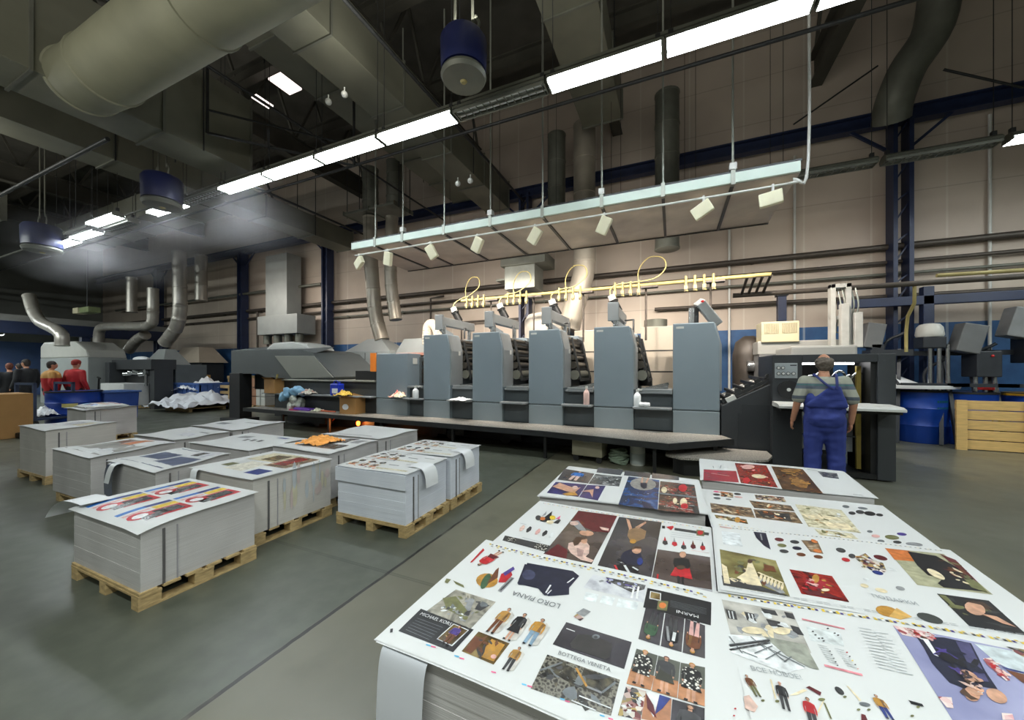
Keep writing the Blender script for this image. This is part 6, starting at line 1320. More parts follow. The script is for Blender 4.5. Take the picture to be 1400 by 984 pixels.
S.quad([(1221, 856), (1400, 892), (1560, 1010), (1345, 1052)], PH['sky']); S.mot(c5(300, 505, 560, 560, 520, 600, 380, 560), [INK['rose'], INK['red'], INK['pale'], INK['brown'], INK['rose']], 30, .010, 2, 20); S.mot(c5(760, 670, 830, 680, 930, 800, 850, 790), [INK['rose'], INK['red'], INK['pale'], INK['pinkw']], 20, .011, 4, 21); S.mot(c5(480, 600, 700, 620, 800, 800, 600, 790), [INK['black'], INK['navy'], INK['purple']], 14, .03, 4, 22, 2.6); S.mot(c5(650, 740, 740, 770, 780, 900, 660, 880), [INK['skin'], INK['hair'], INK['pinkw'], INK['navy']], 14, .014, 6, 23); S.poly(c5(300, 505, 480, 540, 520, 560, 420, 570, 350, 555), PH['blossom'], 1)
S.poly(c5(420, 565, 560, 570, 700, 600, 770, 740, 835, 835, 740, 820, 700, 850, 640, 820, 590, 800, 500, 700, 455, 615), INK['navy'], 2); S.poly(c5(450, 575, 480, 580, 535, 670, 510, 660), INK['white'], 3); S.poly(c5(620, 590, 690, 600, 790, 800, 730, 790), ink('violet_cloth', '#4d4a72'), 3); S.ell(c5(690, 770)[0], 14, 6, INK['skin'], 4, .5); S.ell(c5(705, 860)[0], 12, 9, INK['skin'], 4, .6); S.poly(c5(640, 850, 700, 890, 740, 890, 700, 870, 660, 830), INK['hair'], 5); S.ell(c5(830, 870)[0], 16, 8, INK['skin'], 3, .5); S.ell(c5(745, 855)[0], 4, 2.5, INK['white'], 5)
S.poly(c5(760, 680, 800, 675, 900, 790, 880, 795, 780, 710), PH['blossom'], 3); S.poly(c5(530, 870, 600, 875, 610, 930, 575, 925), PH['blossom'], 3); S.poly(c5(855, 955, 910, 960, 920, 990, 860, 990), PH['blossom'], 3)
S.quad(c5(715, 600, 980, 650, 1050, 800, 830, 700), ink('pale_page', '#c6d0d4'), 1, 4); S.poly(c5(855, 720, 1000, 755, 1000, 765, 865, 728), INK['dblue'], 2); S.poly(c5(875, 735, 1010, 770, 1060, 850, 960, 800), INK['brown'], 2); S.poly(c5(880, 615, 1000, 635, 1010, 690, 930, 650), PH['flower'], 2)
for x, y in ((92, 352), (188, 908), (180, 960)): S.ell(c6(x, y)[0], 1.6, 1.2, INK['red'], 2)
S.dashes(.972, BAR, 90, .013); S.dashes(.985, [INK['yellow'], None, INK['cream'], None], 90, .008)
S.done(); pallet(.2, 1.29, .95, 1.72, 'pallet under the nearest right foreground stack')
# ---------------------------------------------------------------- right column, second stack
S = Stack('second right foreground stack, printed with a bride on a staircase and a red painting', [(.195, 1.755), (1.235, 1.87), (1.275, 2.585), (.235, 2.465)], .115, .634, group=FG, loose=5)
S.quad(c4(140, 535, 455, 600, 537, 810, 160, 745), PH['stair']); S.mot(c4(140, 535, 455, 600, 537, 810, 160, 745), [INK['olive'], INK['brown'], INK['dgrey'], INK['cream']], 22, .022, 1, 14, 2); S.poly(c4(300, 612, 320, 608, 350, 680, 378, 752, 320, 745, 235, 702, 285, 670), INK['cream'], 2); S.ell(c4(310, 607)[0], 3.5, 3, INK['hair'], 3); S.poly(c4(345, 690, 475, 745, 510, 790, 480, 790, 380, 740), INK['grey'], 1)
for j in range(7): S.ell(c4(372+j*20, 700+j*9)[0], 2, 5, INK['cream'], 2, .2)
S.line(*c4(355, 672, 500, 735), .012, INK['cream'], 3); S.poly(c4(150, 620, 180, 640, 200, 740, 165, 735), INK['cream'], 2); S.poly(c4(150, 690, 260, 715, 520, 800, 530, 806, 160, 745), INK['dgrey'], 1); S.poly(c4(385, 622, 445, 635, 460, 670, 395, 655), INK['brown'], 2)
S.quad(c4(532, 650, 772, 688, 870, 834, 600, 790), PH['red']); S.mot(c4(532, 650, 772, 688, 870, 834, 600, 790), [INK['maroon'], INK['red'], INK['gold'], INK['black'], INK['rose']], 26, .014, 2, 15); S.ell(c4(690, 735)[0], 18, 7, PH['redflat'], 1, .2); S.ell(c4(680, 705)[0], 5, 6, INK['gold'], 2); S.poly(c4(600, 770, 720, 775, 840, 820, 640, 795), INK['maroon'], 1); S.ell(c4(735, 768)[0], 6, 2, INK['cream'], 2)
S.poly(c4(330, 437, 400, 445, 427, 537, 390, 515, 345, 470), INK['navy'], 1); S.line(*c4(370, 450, 378, 485), .006, INK['grey'], 2)
for x, y, kk in ((475, 482, 'maroon'), (490, 515, 'olive'), (502, 548, 'dgrey'), (562, 497, 'dgrey'), (575, 532, 'navy'), (598, 568, 'brown'), (695, 582, 'brown')): S.ell(c4(x, y)[0], 6.5, 2.4, INK[kk], 1, .15)
S.quad(c4(598, 487, 690, 492, 724, 566, 650, 552), PH['shop'], 0, 3); S.ell(c4(672, 495)[0], 5, 2, INK['orange'], 2, .4); S.ell(c4(690, 550)[0], 6, 2.4, INK['orange'], 2, .2)
for x, y, rx, ry, kk in ((822, 547, 7, 3, 'dgrey'), (850, 600, 6, 2.5, 'red'), (885, 580, 5, 3, 'dgrey'), (1045, 590, 10, 3, 'maroon'), (1030, 672, 8, 2.5, 'dblue'), (965, 708, 5, 2, 'pale'), (955, 742, 6, 2.5, 'cream'), (1050, 768, 9, 2.6, 'cream'), (1157, 757, 6.5, 2.5, 'grey'), (1110, 655, 8, 1.5, 'pale')): S.ell(c4(x, y)[0], rx, ry, INK[kk], 1, .25)
S.poly(c4(900, 590, 960, 565, 1000, 600, 1060, 620, 1080, 665, 1030, 680, 960, 640), PH['flower'], 1); S.mot(c4(880, 565, 1010, 580, 1090, 680, 940, 660), [INK['cream'], INK['olive'], INK['brown'], INK['dblue'], INK['pale'], INK['gold']], 26, .012, 2, 24)
S.text('ПОДАРКИ', *c5(205, 358, 436, 400), INK['txt'], 3, 1.3)
S.ell(c5(275, 428)[0], 17, 7, INK['gold'], 1, .25); S.poly(c5(320, 410, 400, 455, 340, 470, 280, 455), ink('gold_light', '#d0a55c'), 2); S.ell(c5(490, 461)[0], 19, 5.5, ink('dark_plate', '#3a3d3a'), 1, .3)
S.quad(c5(260, 112, 560, 138, 812, 346, 425, 296), ink('beige_backdrop', '#aaa88a')); S.mot(c5(480, 135, 620, 160, 812, 346, 560, 290), [INK['black'], INK['cream'], INK['brown'], INK['maroon'], INK['olive']], 22, .02, 3, 18, 2.4); S.poly(c5(260, 112, 385, 125, 410, 180, 310, 172), INK['orange'], 1); S.poly(c5(375, 128, 520, 150, 640, 215, 760, 330, 560, 310, 530, 290, 560, 262, 480, 250, 425, 200), INK['black'], 2); S.ell(c5(520, 245)[0], 14, 4, INK['cream'], 3, .5); S.poly(c5(540, 140, 620, 170, 740, 290, 640, 220), INK['maroon'], 3); S.poly(c5(640, 240, 740, 290, 790, 340, 700, 310), INK['olive'], 3)
S.quad(c5(525, 338, 790, 375, 990, 552, 690, 500), INK['black']); S.mot(c5(525, 338, 790, 375, 990, 552, 690, 500), [INK['dgrey'], INK['hair'], INK['olive'], INK['dgrey']], 14, .022, 1, 19, 2); S.ell(c5(720, 415)[0], 15, 8, INK['skin'], 2, .35); S.poly(c5(660, 375, 760, 385, 830, 430, 760, 400, 690, 385), INK['hair'], 3); S.poly(c5(750, 440, 830, 455, 930, 510, 860, 490), INK['skin'], 2); S.poly(c5(535, 345, 570, 350, 640, 415, 600, 400), INK['olive'], 1)
S.line(*c4(140, 408, 205, 418), .012, INK['rose']); S.quad(c4(150, 430, 250, 445, 270, 520, 160, 505), ink('text_block', '#dadfe2'), 0, 3)
S.dashes(.975, [INK['grey'], INK['cream'], INK['txtd'], None], 100, .010)
for bb in (.012, .026): S.dashes(bb, [INK['txt'], INK['txt'], INK['pale']], 40, .003)
S.done(); pallet(.22, 1.24, 1.83, 2.45, 'pallet under the second right foreground stack')
# ---------------------------------------------------------------- right column, third stack
S = Stack('third right foreground stack, printed with small shop and cafe interiors', [(.235, 2.53), (1.275, 2.64), (1.32, 3.36), (.225, 3.27)], .115, .605, group=FG, loose=4)
for q, kk in (((145, 210, 215, 220, 216, 246, 148, 238), 'shop'), ((335, 230, 500, 246, 516, 276, 346, 256), 'flower'), ((305, 262, 540, 295, 562, 326, 335, 305), 'shop'), ((86, 275, 316, 305, 340, 362, 95, 331), 'shop'), ((330, 312, 562, 331, 608, 394, 345, 361), 'shop'), ((110, 345, 290, 371, 300, 398, 120, 365), 'olive'), ((563, 287, 825, 320, 937, 445, 640, 409), 'cafe'), ((672, 420, 882, 446, 942, 492, 715, 466), 'cafe')): S.quad(c4(*q), PH[kk], 0, 4); S.mot(c4(*q), [INK['cream'], INK['brown'], INK['dgrey'], INK['orange'], INK['black']] if kk != 'cafe' else [INK['cream'], INK['olive'], INK['pale'], INK['camel']], 18, .02, 1, q[0], 2)
S.poly(c4(345, 320, 530, 340, 545, 380, 380, 355), INK['dgrey'], 1); S.ell(c4(240, 375)[0], 4, 4, INK['gold'], 2); S.poly(c4(720, 385, 860, 395, 900, 430, 760, 415), INK['cream'], 1); S.poly(c4(600, 340, 780, 355, 830, 375, 640, 365), INK['cream'], 1)
for x, y, rx, ry, kk in ((120, 212, 4, 1, 'magenta'), (122, 228, 5, 1.5, 'dgrey'), (125, 248, 5, 1.5, 'txtd'), (240, 226, 5, 1.5, 'dgrey'), (245, 243, 6, 1, 'rose'), (190, 255, 4, 1, 'txtd'), (850, 300, 5, 2, 'txtd'), (885, 337, 5, 2.2, 'dgrey'), (945, 308, 7, 1.6, 'txtd'), (930, 330, 6, 2.6, 'dgrey'), (985, 338, 8, 3, 'black'), (1040, 345, 5, 2, 'dgrey'), (985, 437, 4, 1.6, 'txtd'), (1018, 462, 6, 2, 'rose'), (1048, 490, 5, 2, 'txtd'), (1165, 453, 7, 2, 'purple'), (1110, 470, 10, 3, 'olive'), (1140, 497, 6, 2, 'dgrey'), (1235, 510, 12, 2.5, 'grey')): S.ell(c4(x, y)[0], rx, ry, INK[kk], 1, .12)
S.dashes(.015, [INK['yellow'], INK['grey'], None], 90, .01)
S.done(); pallet(.24, 1.29, 2.63, 3.3, 'pallet under the third right foreground stack')
# ---------------------------------------------------------------- right column, farthest stack
S = Stack('farthest right foreground stack by the man, printed with red interiors and a brown painting', [(.225, 3.39), (1.30, 3.40), (1.37, 4.17), (.265, 4.19)], .115, .645, group=FG, loose=5)
S.quad(c4(50, 87, 232, 97, 248, 163, 48, 152), PH['redflat']); S.line(*c4(90, 112, 195, 127), .012, INK['rose']); S.quad(c4(225, 52, 402, 68, 468, 189, 260, 166), PH['red']); S.mot(c4(225, 52, 402, 68, 468, 189, 260, 166), [INK['maroon'], INK['red'], INK['black'], INK['rose'], INK['gold']], 26, .02, 2, 16); S.ell(c4(360, 128)[0], 10, 2.6, INK['cream'], 2, .1); S.ell(c4(290, 150)[0], 5, 4, INK['red'], 2); S.ell(c4(300, 75)[0], 9, 3, INK['rose'], 1)
S.quad(c4(430, 72, 607, 89, 722, 221, 492, 196), PH['paint']); S.mot(c4(430, 72, 607, 89, 722, 221, 492, 196), [INK['brown'], INK['gold'], INK['black'], INK['camel']], 26, .022, 2, 17); S.ell(c4(590, 165)[0], 12, 5, PH['gilt'], 1, .3); S.ell(c4(540, 98)[0], 14, 2.4, PH['gilt'], 1)
S.quad(c4(690, 100, 800, 110, 812, 142, 722, 132), PH['bw'], 0, 3); S.line(*c4(632, 90, 690, 98), .008, INK['dgrey']); S.line(*c4(890, 228, 945, 236), .008, INK['txtd'])
for q in ((102, 68, 106, 80), (130, 72, 150, 74), (142, 82, 148, 64), (160, 75, 190, 78)): S.line(*c4(*q), .006, INK['txtd'])
S.done(); pallet(.27, 1.32, 3.42, 4.15, 'pallet under the farthest right foreground stack')
# ---------------------------------------------------------------- stacks on the left
LG2 = 'pallet stacks of printed sheets on the left'
def hA(a, b): return -.05*max(0, .25-a)*4*max(0, .5-b)*0-.03*max(0, .3-b)**2*8+.02*max(0, b-.7)*max(0, a)-.02*max(0, a-.85)*max(0, .5-b)*6
S = Stack('nearest left stack on pallet, printed in bright red, blue and yellow blocks', rect(-4.1, -3.135, 1.215, 1.925, .01), .115, .535, group=LG2, h=hA, over=.022, loose=1, steps=12)
for i in range(2):
    for j in range(2):
        A0, B0 = .07+i*.46, .05+j*.47
        q = lambda p0, q0, p1, q1, m, l=0: S.abq(A0+q0*.44, B0+p0*.44, A0+q1*.44, B0+p1*.44, m, l)
        q(.0, .0, .55, .12, INK['blue']); q(.5, .0, 1.0, .13, INK['dblue'], 1); q(.55, .16, 1.0, .34, INK['yellow']); q(.02, .2, .5, .28, INK['rose'])
        q(.3, .36, 1.0, .78, INK['red']); S.abe(A0+.44*.45, B0+.44*.2, .08, .09, INK['red'], 1); S.abe(A0+.44*.47, B0+.44*.2, .045, .06, INK['white'], 2)
        q(.42, .42, .9, .7, PH['bw'], 1); q(.6, .5, .85, .64, INK['dgrey'], 2); q(.15, .55, .45, .75, PH['bw'], 1)
r = S.done()
slip(r, [(-4.0, 1.22, .548), (-4.13, 1.21, .556), (-4.25, 1.2, .55), (-4.36, 1.19, .51), (-4.43, 1.18, .45), (-4.46, 1.17, .40)], (.0, .17, 0), label='curled white paper slip at the left corner')
pallet(-4.1, -3.12, 1.2, 1.93, 'wooden pallet under the nearest left stack with the red and blue print')
S = Stack('tall stack behind the red and blue one, paint-stained side, printed with brown photos', rect(-4.27, -3.335, 2.03, 2.82, .0), .115, .60, side=SIDE_Y, group=LG2)
S.abq(.12, .55, .62, .93, PH['cafe']); S.abq(.3, .6, .55, .85, PH['olive'], 1); S.abq(.58, .42, .93, .9, PH['shop']); S.abq(.64, .5, .82, .85, PH['red'], 1); S.abq(.68, .12, .9, .3, INK['dblue']); S.abq(.15, .22, .28, .36, INK['olive']); S.abq(.3, .15, .6, .5, ink('pale_cream', '#d9d5c6'))
r = S.done()
slip(r, [(-4.2, 2.06, .605), (-4.2, 2.0, .60), (-4.2, 1.985, .55), (-4.2, 1.98, .47)], (.1, 0, 0))
st = MB(); rs = random.Random(5)
for k2 in range(16):
    st.use(k2 % 3); y = 2.03+.79*rs.uniform(.35, .98); z = rs.uniform(.3, .55); wv = rs.uniform(.008, .03); hh = rs.uniform(.04, .14)
    st.add([(-3.3325+k2*.0003, y+wv*math.cos(t*.785), z+hh*math.sin(t*.785)) for t in range(8)], [tuple(range(8))])
st.build('paint_stain', [mat('stain_blue', '#b3b9bd', .7), mat('stain_yellow', '#c4bfa6', .7), mat('stain_pink', '#c0b0ac', .7)], r)
pallet(-4.27, -3.33, 2.02, 2.84, 'wooden pallet under the paint-stained stack')
for y0, lab, tl in ((2.71, 'bluish white stack nearest the aisle, printed with small red stars, slip on its side', 'stack front'), (3.46, 'bluish white stack behind it along the aisle, nearest the press', 'stack back')):
    S = Stack(lab if y0 < 3 else 'bluish white stack at the aisle, just behind the one with the ledge, nearer the press', rect(-3.1, -2.25, y0, y0+.69, .02), .115, .585, side=SIDE_W, group=LG2, steps=10, loose=2, marks=True)
    for j in range(2):
        for i in range(3):
            A0, B0 = .05+i*.16, .1+j*.45
            S.abe(A0+.05, B0+.1, .05, .06, PH['flower']); S.abe(A0+.06, B0+.25, .045, .05, PH['bw']); S.abq(A0, B0+.02, A0+.1, B0+.06, INK['orange'])
        rd = random.Random(j+int(y0*10))
        for _ in range(26): S.abe(rd.uniform(.04, .5), .06+j*.47+rd.uniform(0, .38), rd.uniform(.008, .022), rd.uniform(.01, .03), INK[rd.choice(['maroon', 'txtd', 'orange', 'dgrey', 'cream', 'olive', 'brown'])], rd.randint(1, 3))
        S.abq(.5, .08+j*.47, .95, .14+j*.47, PH['cafe']); S.abq(.55, .3+j*.45, .7, .33+j*.45, INK['txtd']); S.abq(.75, .4+j*.45, .9, .42+j*.45, INK['txtd']); S.abq(.02, .5+j*.42, .5, .52+j*.42, INK['grey'])
    r = S.done()
    if y0 < 3: MB().prism([(-3.115, y0-.02), (-2.24, y0-.02), (-2.24, y0+.02), (-3.115, y0+.02)], 'z', .44, .575).build('ledge_layer', SIDE_W, r)
    slip(r, [(-2.4, y0+.2, .595), (-2.27, y0+.2, .597), (-2.215, y0+.21, .57), (-2.19, y0+.22, .49), (-2.185, y0+.22, .4)], (0, .2, 0), PAPER)
    pallet(-3.12, -2.23, y0-.01, y0+.7, 'wooden pallet under the bluish white stack %s' % ('with the ledge' if y0 < 3 else 'nearer the press'))
def wavy(s): return lambda a, b: .012*math.sin(a*4+s)*math.cos(b*3+s)+.006*math.sin(b*9+s)
S = Stack('white stack with the orange rag on top', rect(-4.42, -3.47, 2.92, 3.68, .05), .115, .625, group=LG2, h=wavy(1))
S.abq(.6, .2, .9, .5, PH['bw']); S.abq(.55, .6, .75, .95, PH['bw']); S.abq(.8, .62, .95, .85, INK['grey']); S.done()
pallet(-4.43, -3.5, 2.92, 3.68, 'wooden pallet under the stack with the orange rag')
S = Stack('white stack right behind the orange rag one, nearly blank on top', rect(-4.6, -3.55, 3.74, 4.62, .06), .115, .63, group=LG2, h=wavy(2)); S.abq(.2, .1, .8, .14, INK['grey']); S.done()
pallet(-4.62, -3.62, 3.76, 4.6, 'wooden pallet under the nearly blank white stack')
S = Stack('stack with dark blue printed top and a dark sheet hanging off its corner', rect(-5.33, -4.42, 1.82, 2.5, .1), .115, .605, group=LG2, h=wavy(.3))
S.abq(.06, .1, .46, .95, ramp_mat('print_steel_blue', [(.3, '#3c4460'), (.6, '#56607c'), (.8, '#7c869c')], 9)); S.abq(.52, .1, .95, .62, MATS['print_steel_blue']); S.abq(.55, .66, .93, .95, PH['pale']); S.abq(.6, .7, .75, .9, PH['bw'], 1); r = S.done()
slip(r, [(-5.2, 1.86, .612), (-5.22, 1.79, .607), (-5.24, 1.765, .55), (-5.26, 1.76, .42), (-5.22, 1.75, .3)], (.2, -.01, 0), mat('dark_print', '#363f56', .35, 0, .3, 14), name='hanging_sheet', label='dark blue hanging sheet')
slip(r, [(-5.1, 1.84, .616), (-5.11, 1.765, .612), (-5.12, 1.735, .55), (-5.16, 1.725, .43)], (.1, 0, 0))
pallet(-5.33, -4.45, 1.82, 2.5, 'wooden pallet under the dark blue printed stack')
S = Stack('stack with smeared grey and orange printed top, left of the dark blue one', rect(-6.75, -5.77, 1.83, 2.62, .13), .115, .60, group=LG2, h=wavy(.8))
S.abq(.05, .1, .95, .9, ramp_mat('print_grey_smear', [(.3, '#6a6863'), (.55, '#8f8d86'), (.75, '#b9b7b0')], 5)); S.abq(.35, .55, .6, .95, INK['orange'], 1); S.abq(.55, .1, .75, .6, INK['pale'], 1); S.abq(.1, .5, .3, .9, INK['brown'], 1); S.done()
pallet(-6.7, -5.85, 1.84, 2.6, 'wooden pallet under the smeared grey and orange stack')
S = Stack('tall pale stack on a light pallet near the left edge', rect(-8.62, -7.71, 2.03, 2.74, .08), .115, .735, side=SIDE_Y, group=LG2, h=wavy(.5)); S.abq(.1, .3, .5, .8, PH['pale']); S.abq(.55, .5, .9, .8, PH['cafe']); S.done()
pallet(-8.68, -7.7, 2.02, 2.76, 'light wooden pallet under the tall pale stack near the left edge')
S = Stack('far white stack with a colourful loose bundle on top, in front of the blue drum', rect(-12.15, -11.25, 3.5, 4.3, 0), .115, .71, group=LG2, h=wavy(.2), over=.05)
S.done()
bm_ = Stack('loose bundle of colourful sheets lying on the far white stack', rect(-12.0, -11.35, 3.55, 4.2, 0), .725, .80, h=lambda a, b: -.05*(2*a-1)**4-.04*(2*b-1)**4+.01*math.sin(a*8), marks=False, name='sheet_bundle')
for i in range(6):
    for j in range(3): bm_.abe(.12+i*.15, .2+j*.28, .05, .09, INK[('red', 'yellow', 'cyan', 'orange', 'blue', 'rose')[(i*2+j) % 6]])
bm_.done()
pallet(-12.2, -11.2, 3.5, 4.3, 'wooden pallet under the far white stack')
S = Stack('low stack with a lifted wavy white sheet, middle of the left group', rect(-7.2, -6.13, 2.72, 3.46, .12), .115, .60, group=LG2, h=wavy(2.2)); S.abq(.6, .3, .9, .5, PH['pale']); S.abq(.75, .6, .95, .66, INK['txtd']); S.abq(.2, .6, .5, .9, INK['pale']); S.done()
pallet(-7.2, -6.2, 2.74, 3.46, 'wooden pallet under the wavy white stack')
S = Stack('white stack farthest back in the left group, beside the press platform', rect(-7.4, -6.28, 3.52, 4.42, .12), .115, .61, group=LG2, h=wavy(3)); S.abq(.15, .3, .4, .45, INK['txtd']); S.abq(.5, .6, .8, .68, INK['grey']); S.done()
pallet(-7.4, -6.35, 3.54, 4.4, 'wooden pallet under the white stack beside the press platform')
S = Stack('white stack with three small dark marks, between the wavy stack and the orange rag', rect(-5.72, -4.5, 2.7, 3.5, .08), .115, .605, group=LG2, h=wavy(1.6))
for i in range(3): S.abq(.4+i*.12, .45, .46+i*.12, .55, INK['dgrey'])
S.abq(.15, .6, .35, .75, INK['grey']); S.abq(.7, .75, .85, .85, INK['dblue']); S.done()
pallet(-5.7, -4.55, 2.72, 3.5, 'wooden pallet under the stack with three small dark marks')
# orange rag
RAG = mat('orange_rag', '#f0a552', .8, 0, .12, 9)
p = PZ(438, 605, .63); mb = crumple((p.x, p.y, .634), .2, .10, 77)
tag(mb.build('orange_rag', RAG, smooth=70), 'crumpled orange cloth lying on the white stack', 'rag')
# ================================================================ people
SKINM = MATS['skin']
def human(name, label, loc, rz, H, outfit, lean=0.0, arms=((.30, .02), (.30, .02)), head_turn=0.0, head_nod=0.0, detail=True, stance=.11, girth=1.0, bag=None, handy=(0.03, .05)):
    # built facing local +Y, feet on z=0; body, then clothing, hair and shoes over it
    t = thing(name, label, 'person', loc, rz); k2 = H/1.75; vx = .011 if detail else .03
    V = lambda x, y, z: Vector((x*k2, y*k2, z*k2))
    hip, waist, chest, neck, chin, head = V(0, 0, .93), V(0, .01+lean*.3, 1.08), V(0, .0+lean*.7, 1.30), V(0, lean*1.0-.01, 1.47), V(0, lean*1.1+.01, 1.53), V(head_turn*.02, lean*1.15+.02+head_nod, 1.635)
    sh = [V(s*.175*girth, lean*.9-.005, 1.405) for s in (-1, 1)]
    el = [V(s*(arms[i][0]-.0)*girth, lean*.5-.03, 1.13) for i, s in enumerate((-1, 1))]
    wr = [V(s*(arms[i][0]+arms[i][1])*girth, lean*.3+handy[0]+.03, .88) for i, s in enumerate((-1, 1))]
    hp = [V(s*.095, 0, .90) for s in (-1, 1)]; kn = [V(s*stance, .02, .49) for s in (-1, 1)]; an = [V(s*(stance+.01), -.01, .09) for s in (-1, 1)]
    mb = MB(); c = mb.cap
    c(hip+V(-.07, 0, 0), hip+V(.07, 0, 0), .115*k2, .115*k2); c(hip, waist, .13*k2, .125*k2*girth); c(waist, chest, .125*k2*girth, .14*k2*girth); c(chest+V(-.08, 0, .02), chest+V(.08, 0, .02), .115*k2, .115*k2)
    c(chest, neck, .12*k2, .062*k2); c(neck, chin, .058*k2, .055*k2)
    mb.ell(head, (.076*k2, .096*k2, .118*k2), (head_nod*1.5, 0, head_turn), 16, 12); mb.ell(head+V(0, .03, -.065), (.055*k2, .062*k2, .05*k2)); 
    fr = Vector((math.sin(-head_turn), math.cos(head_turn), 0)); rt = Vector((fr.y, -fr.x, 0))
    c(head+fr*.088*k2+V(0, 0, .02), head+fr*.115*k2+V(0, 0, -.02), .010*k2, .017*k2, 8)      # nose
    for s in (-1, 1):
        mb.ell(head+rt*s*.078*k2+V(0, 0, -.005), (.014*k2, .026*k2, .034*k2), (0, 0, head_turn+s*.3), 10, 7)   # ears
        mb.ell(head+rt*s*.034*k2+fr*.078*k2+V(0, 0, .035), (.02*k2, .016*k2, .01*k2), (0, 0, head_turn))      # brow
    mb.ell(head+fr*.085*k2+V(0, 0, -.055), (.026*k2, .016*k2, .012*k2), (0, 0, head_turn)); mb.ell(head+fr*.075*k2+V(0, 0, -.09), (.024*k2, .022*k2, .02*k2))
    for i, s in enumerate((-1, 1)):
        c(sh[i], el[i], .056*k2, .044*k2); c(el[i], wr[i], .044*k2, .03*k2); c(sh[i], chest+V(s*.06, 0, .06), .058*k2, .07*k2)
        c(hp[i], kn[i], .088*k2, .06*k2); c(kn[i], an[i], .058*k2, .04*k2); c(an[i], an[i]+V(0, .14, -.05), .04*k2, .035*k2)
        d = (wr[i]-el[i]).normalized(); sd = Vector((0, 1, 0)); ou = d.cross(sd).normalized()   # hand: palm, four fingers, thumb
        pm = wr[i]+d*.05*k2; mb.ell(wr[i]+d*.055*k2, (.018*k2, .042*k2, .05*k2), (-.15, 0, 0)); 
        for f in range(4):
            b0 = wr[i]+d*.09*k2+sd*(.03-.02*f)*k2; ln = (.036, .042, .039, .03)[f]*k2; cu = Vector((-s, .25, 0)).normalized()
            b1 = b0+d*ln+cu*.008*k2; b2 = b1+d*ln*.6+cu*.024*k2; c(b0-d*.01, b1, .0095*k2, .009*k2, 8); c(b1, b2, .009*k2, .0078*k2, 8)
        tb = wr[i]+d*.03*k2+sd*.035*k2; t1 = tb+d*.035*k2+sd*.02*k2; c(tb, t1, .012*k2, .0105*k2, 8); c(t1, t1+d*.03*k2+Vector((-s*.008, 0, 0)), .0105*k2, .009*k2, 8)
    fuse(mb, vx if not detail else .0075, 3, .4).build('body', SKINM, t, world=False, smooth=180)
    # shirt or jacket
    o = outfit; g = .024*k2; mb = MB(); c = mb.cap; zlow = hip+V(0, 0, .02) if not o.get('long') else hip-V(0, 0, .12)
    c(chest, neck-V(0, 0, .045), .13*k2+g*.4, .075*k2); c(waist, chest, .14*k2*girth+g*.6, .15*k2*girth+g*.4); c(zlow+V(-.05, 0, 0), waist, .13*k2+g, .14*k2*girth+g*.6); c(zlow+V(.05, 0, 0), waist, .13*k2+g, .14*k2*girth+g*.6); c(chest+V(-.09, 0, .03), chest+V(.09, 0, .03), .12*k2+g*.4, .12*k2+g*.4)
    for i, s in enumerate((-1, 1)):
        c(sh[i], chest+V(s*.04, 0, .07), .066*k2+g*.3, .08*k2)
        if o.get('short'): m2 = sh[i].lerp(el[i], .82); c(sh[i], m2, .066*k2+g*.3, .07*k2+g*.4)
        else: c(sh[i], el[i], .064*k2+g*.4, .056*k2+g*.4); c(el[i], wr[i]-(wr[i]-el[i])*.05, .056*k2+g*.4, .045*k2+g*.2)
    fuse(mb, vx, 4, .5).build(o.get('topname', 'jacket'), o['top'], t, world=False, smooth=180)
    # trousers
    mb = MB(); c = mb.cap; bg = o.get('baggy', 1.0)
    c(hip+V(-.07, 0, -.0), hip+V(.07, 0, -.0), .13*k2*bg, .13*k2*bg); c(hip, waist-V(0, 0, .02), .14*k2*girth*bg, .135*k2*girth*bg); c(hip-V(0, 0, .08*bg), hip, .13*k2*bg, .14*k2*bg)
    for i in (0, 1):
        c(hp[i], kn[i], .112*k2*bg, .088*k2*bg); c(kn[i], an[i]+V(0, 0, .02), .088*k2*bg, .078*k2*bg)
    if o.get('bib'):
        c(hip+V(-.06, 0, .02), waist+V(-.06, 0, .08), .15*k2, .142*k2*girth); c(hip+V(.06, 0, .02), waist+V(.06, 0, .08), .15*k2, .142*k2*girth); c(hip+V(-.05, -.02, .0), hip+V(.05, -.02, .0), .16*k2, .16*k2)
        c(kn[0]+V(.0, 0, .22), kn[1]+V(0, 0, .22), .09*k2, .09*k2)
        # back panel narrowing up between the shoulder blades
        n = 9
        for j in range(n): f = j/(n-1); z = 1.10+f*.22; w2 = .13*(1-f)*girth+.03; xo = .08*f; y = -.118*girth-.026+.006*f; c(V(xo-w2, y+.02*(1-f), z), V(xo+w2, y+.02*(1-f), z), .034*k2, .034*k2, 8)
        c(V(-.06, .135*girth, 1.05), V(-.06, .135*girth, 1.28), .03*k2, .03*k2); c(V(.06, .135*girth, 1.05), V(.06, .135*girth, 1.28), .03*k2, .03*k2)
    tr = fuse(mb, vx, 5, .5)
    if o.get('bib'):
        tr.v = [tuple(Vector(v)+Vector((0, 1, 0))*.010*noise.noise(Vector((v[0]*9, v[1]*6, v[2]*16)))+Vector((1, 0, 0))*.008*noise.noise(Vector((v[0]*5+9, v[1]*5, v[2]*18)))) for v in tr.v]
    trm = tr.build(o.get('legname', 'trousers'), o['legs'], t, world=False, smooth=180)
    if o.get('bib'):
        st = MB()
        for s, xo in ((-1, .06), (1, .09)):
            st.tube(catmull([V(xo, -.162*girth, 1.31), V(xo*.5+s*.05, -.155*girth, 1.38), V(s*.10, -.10, 1.475), V(s*.105, .0, 1.485), V(s*.09, .10, 1.42), V(s*.07, .155*girth, 1.28)], 6), .015*k2, 6, radii=None)
        st.build('shoulder_strap', o['straps'], trm, world=False, smooth=60)
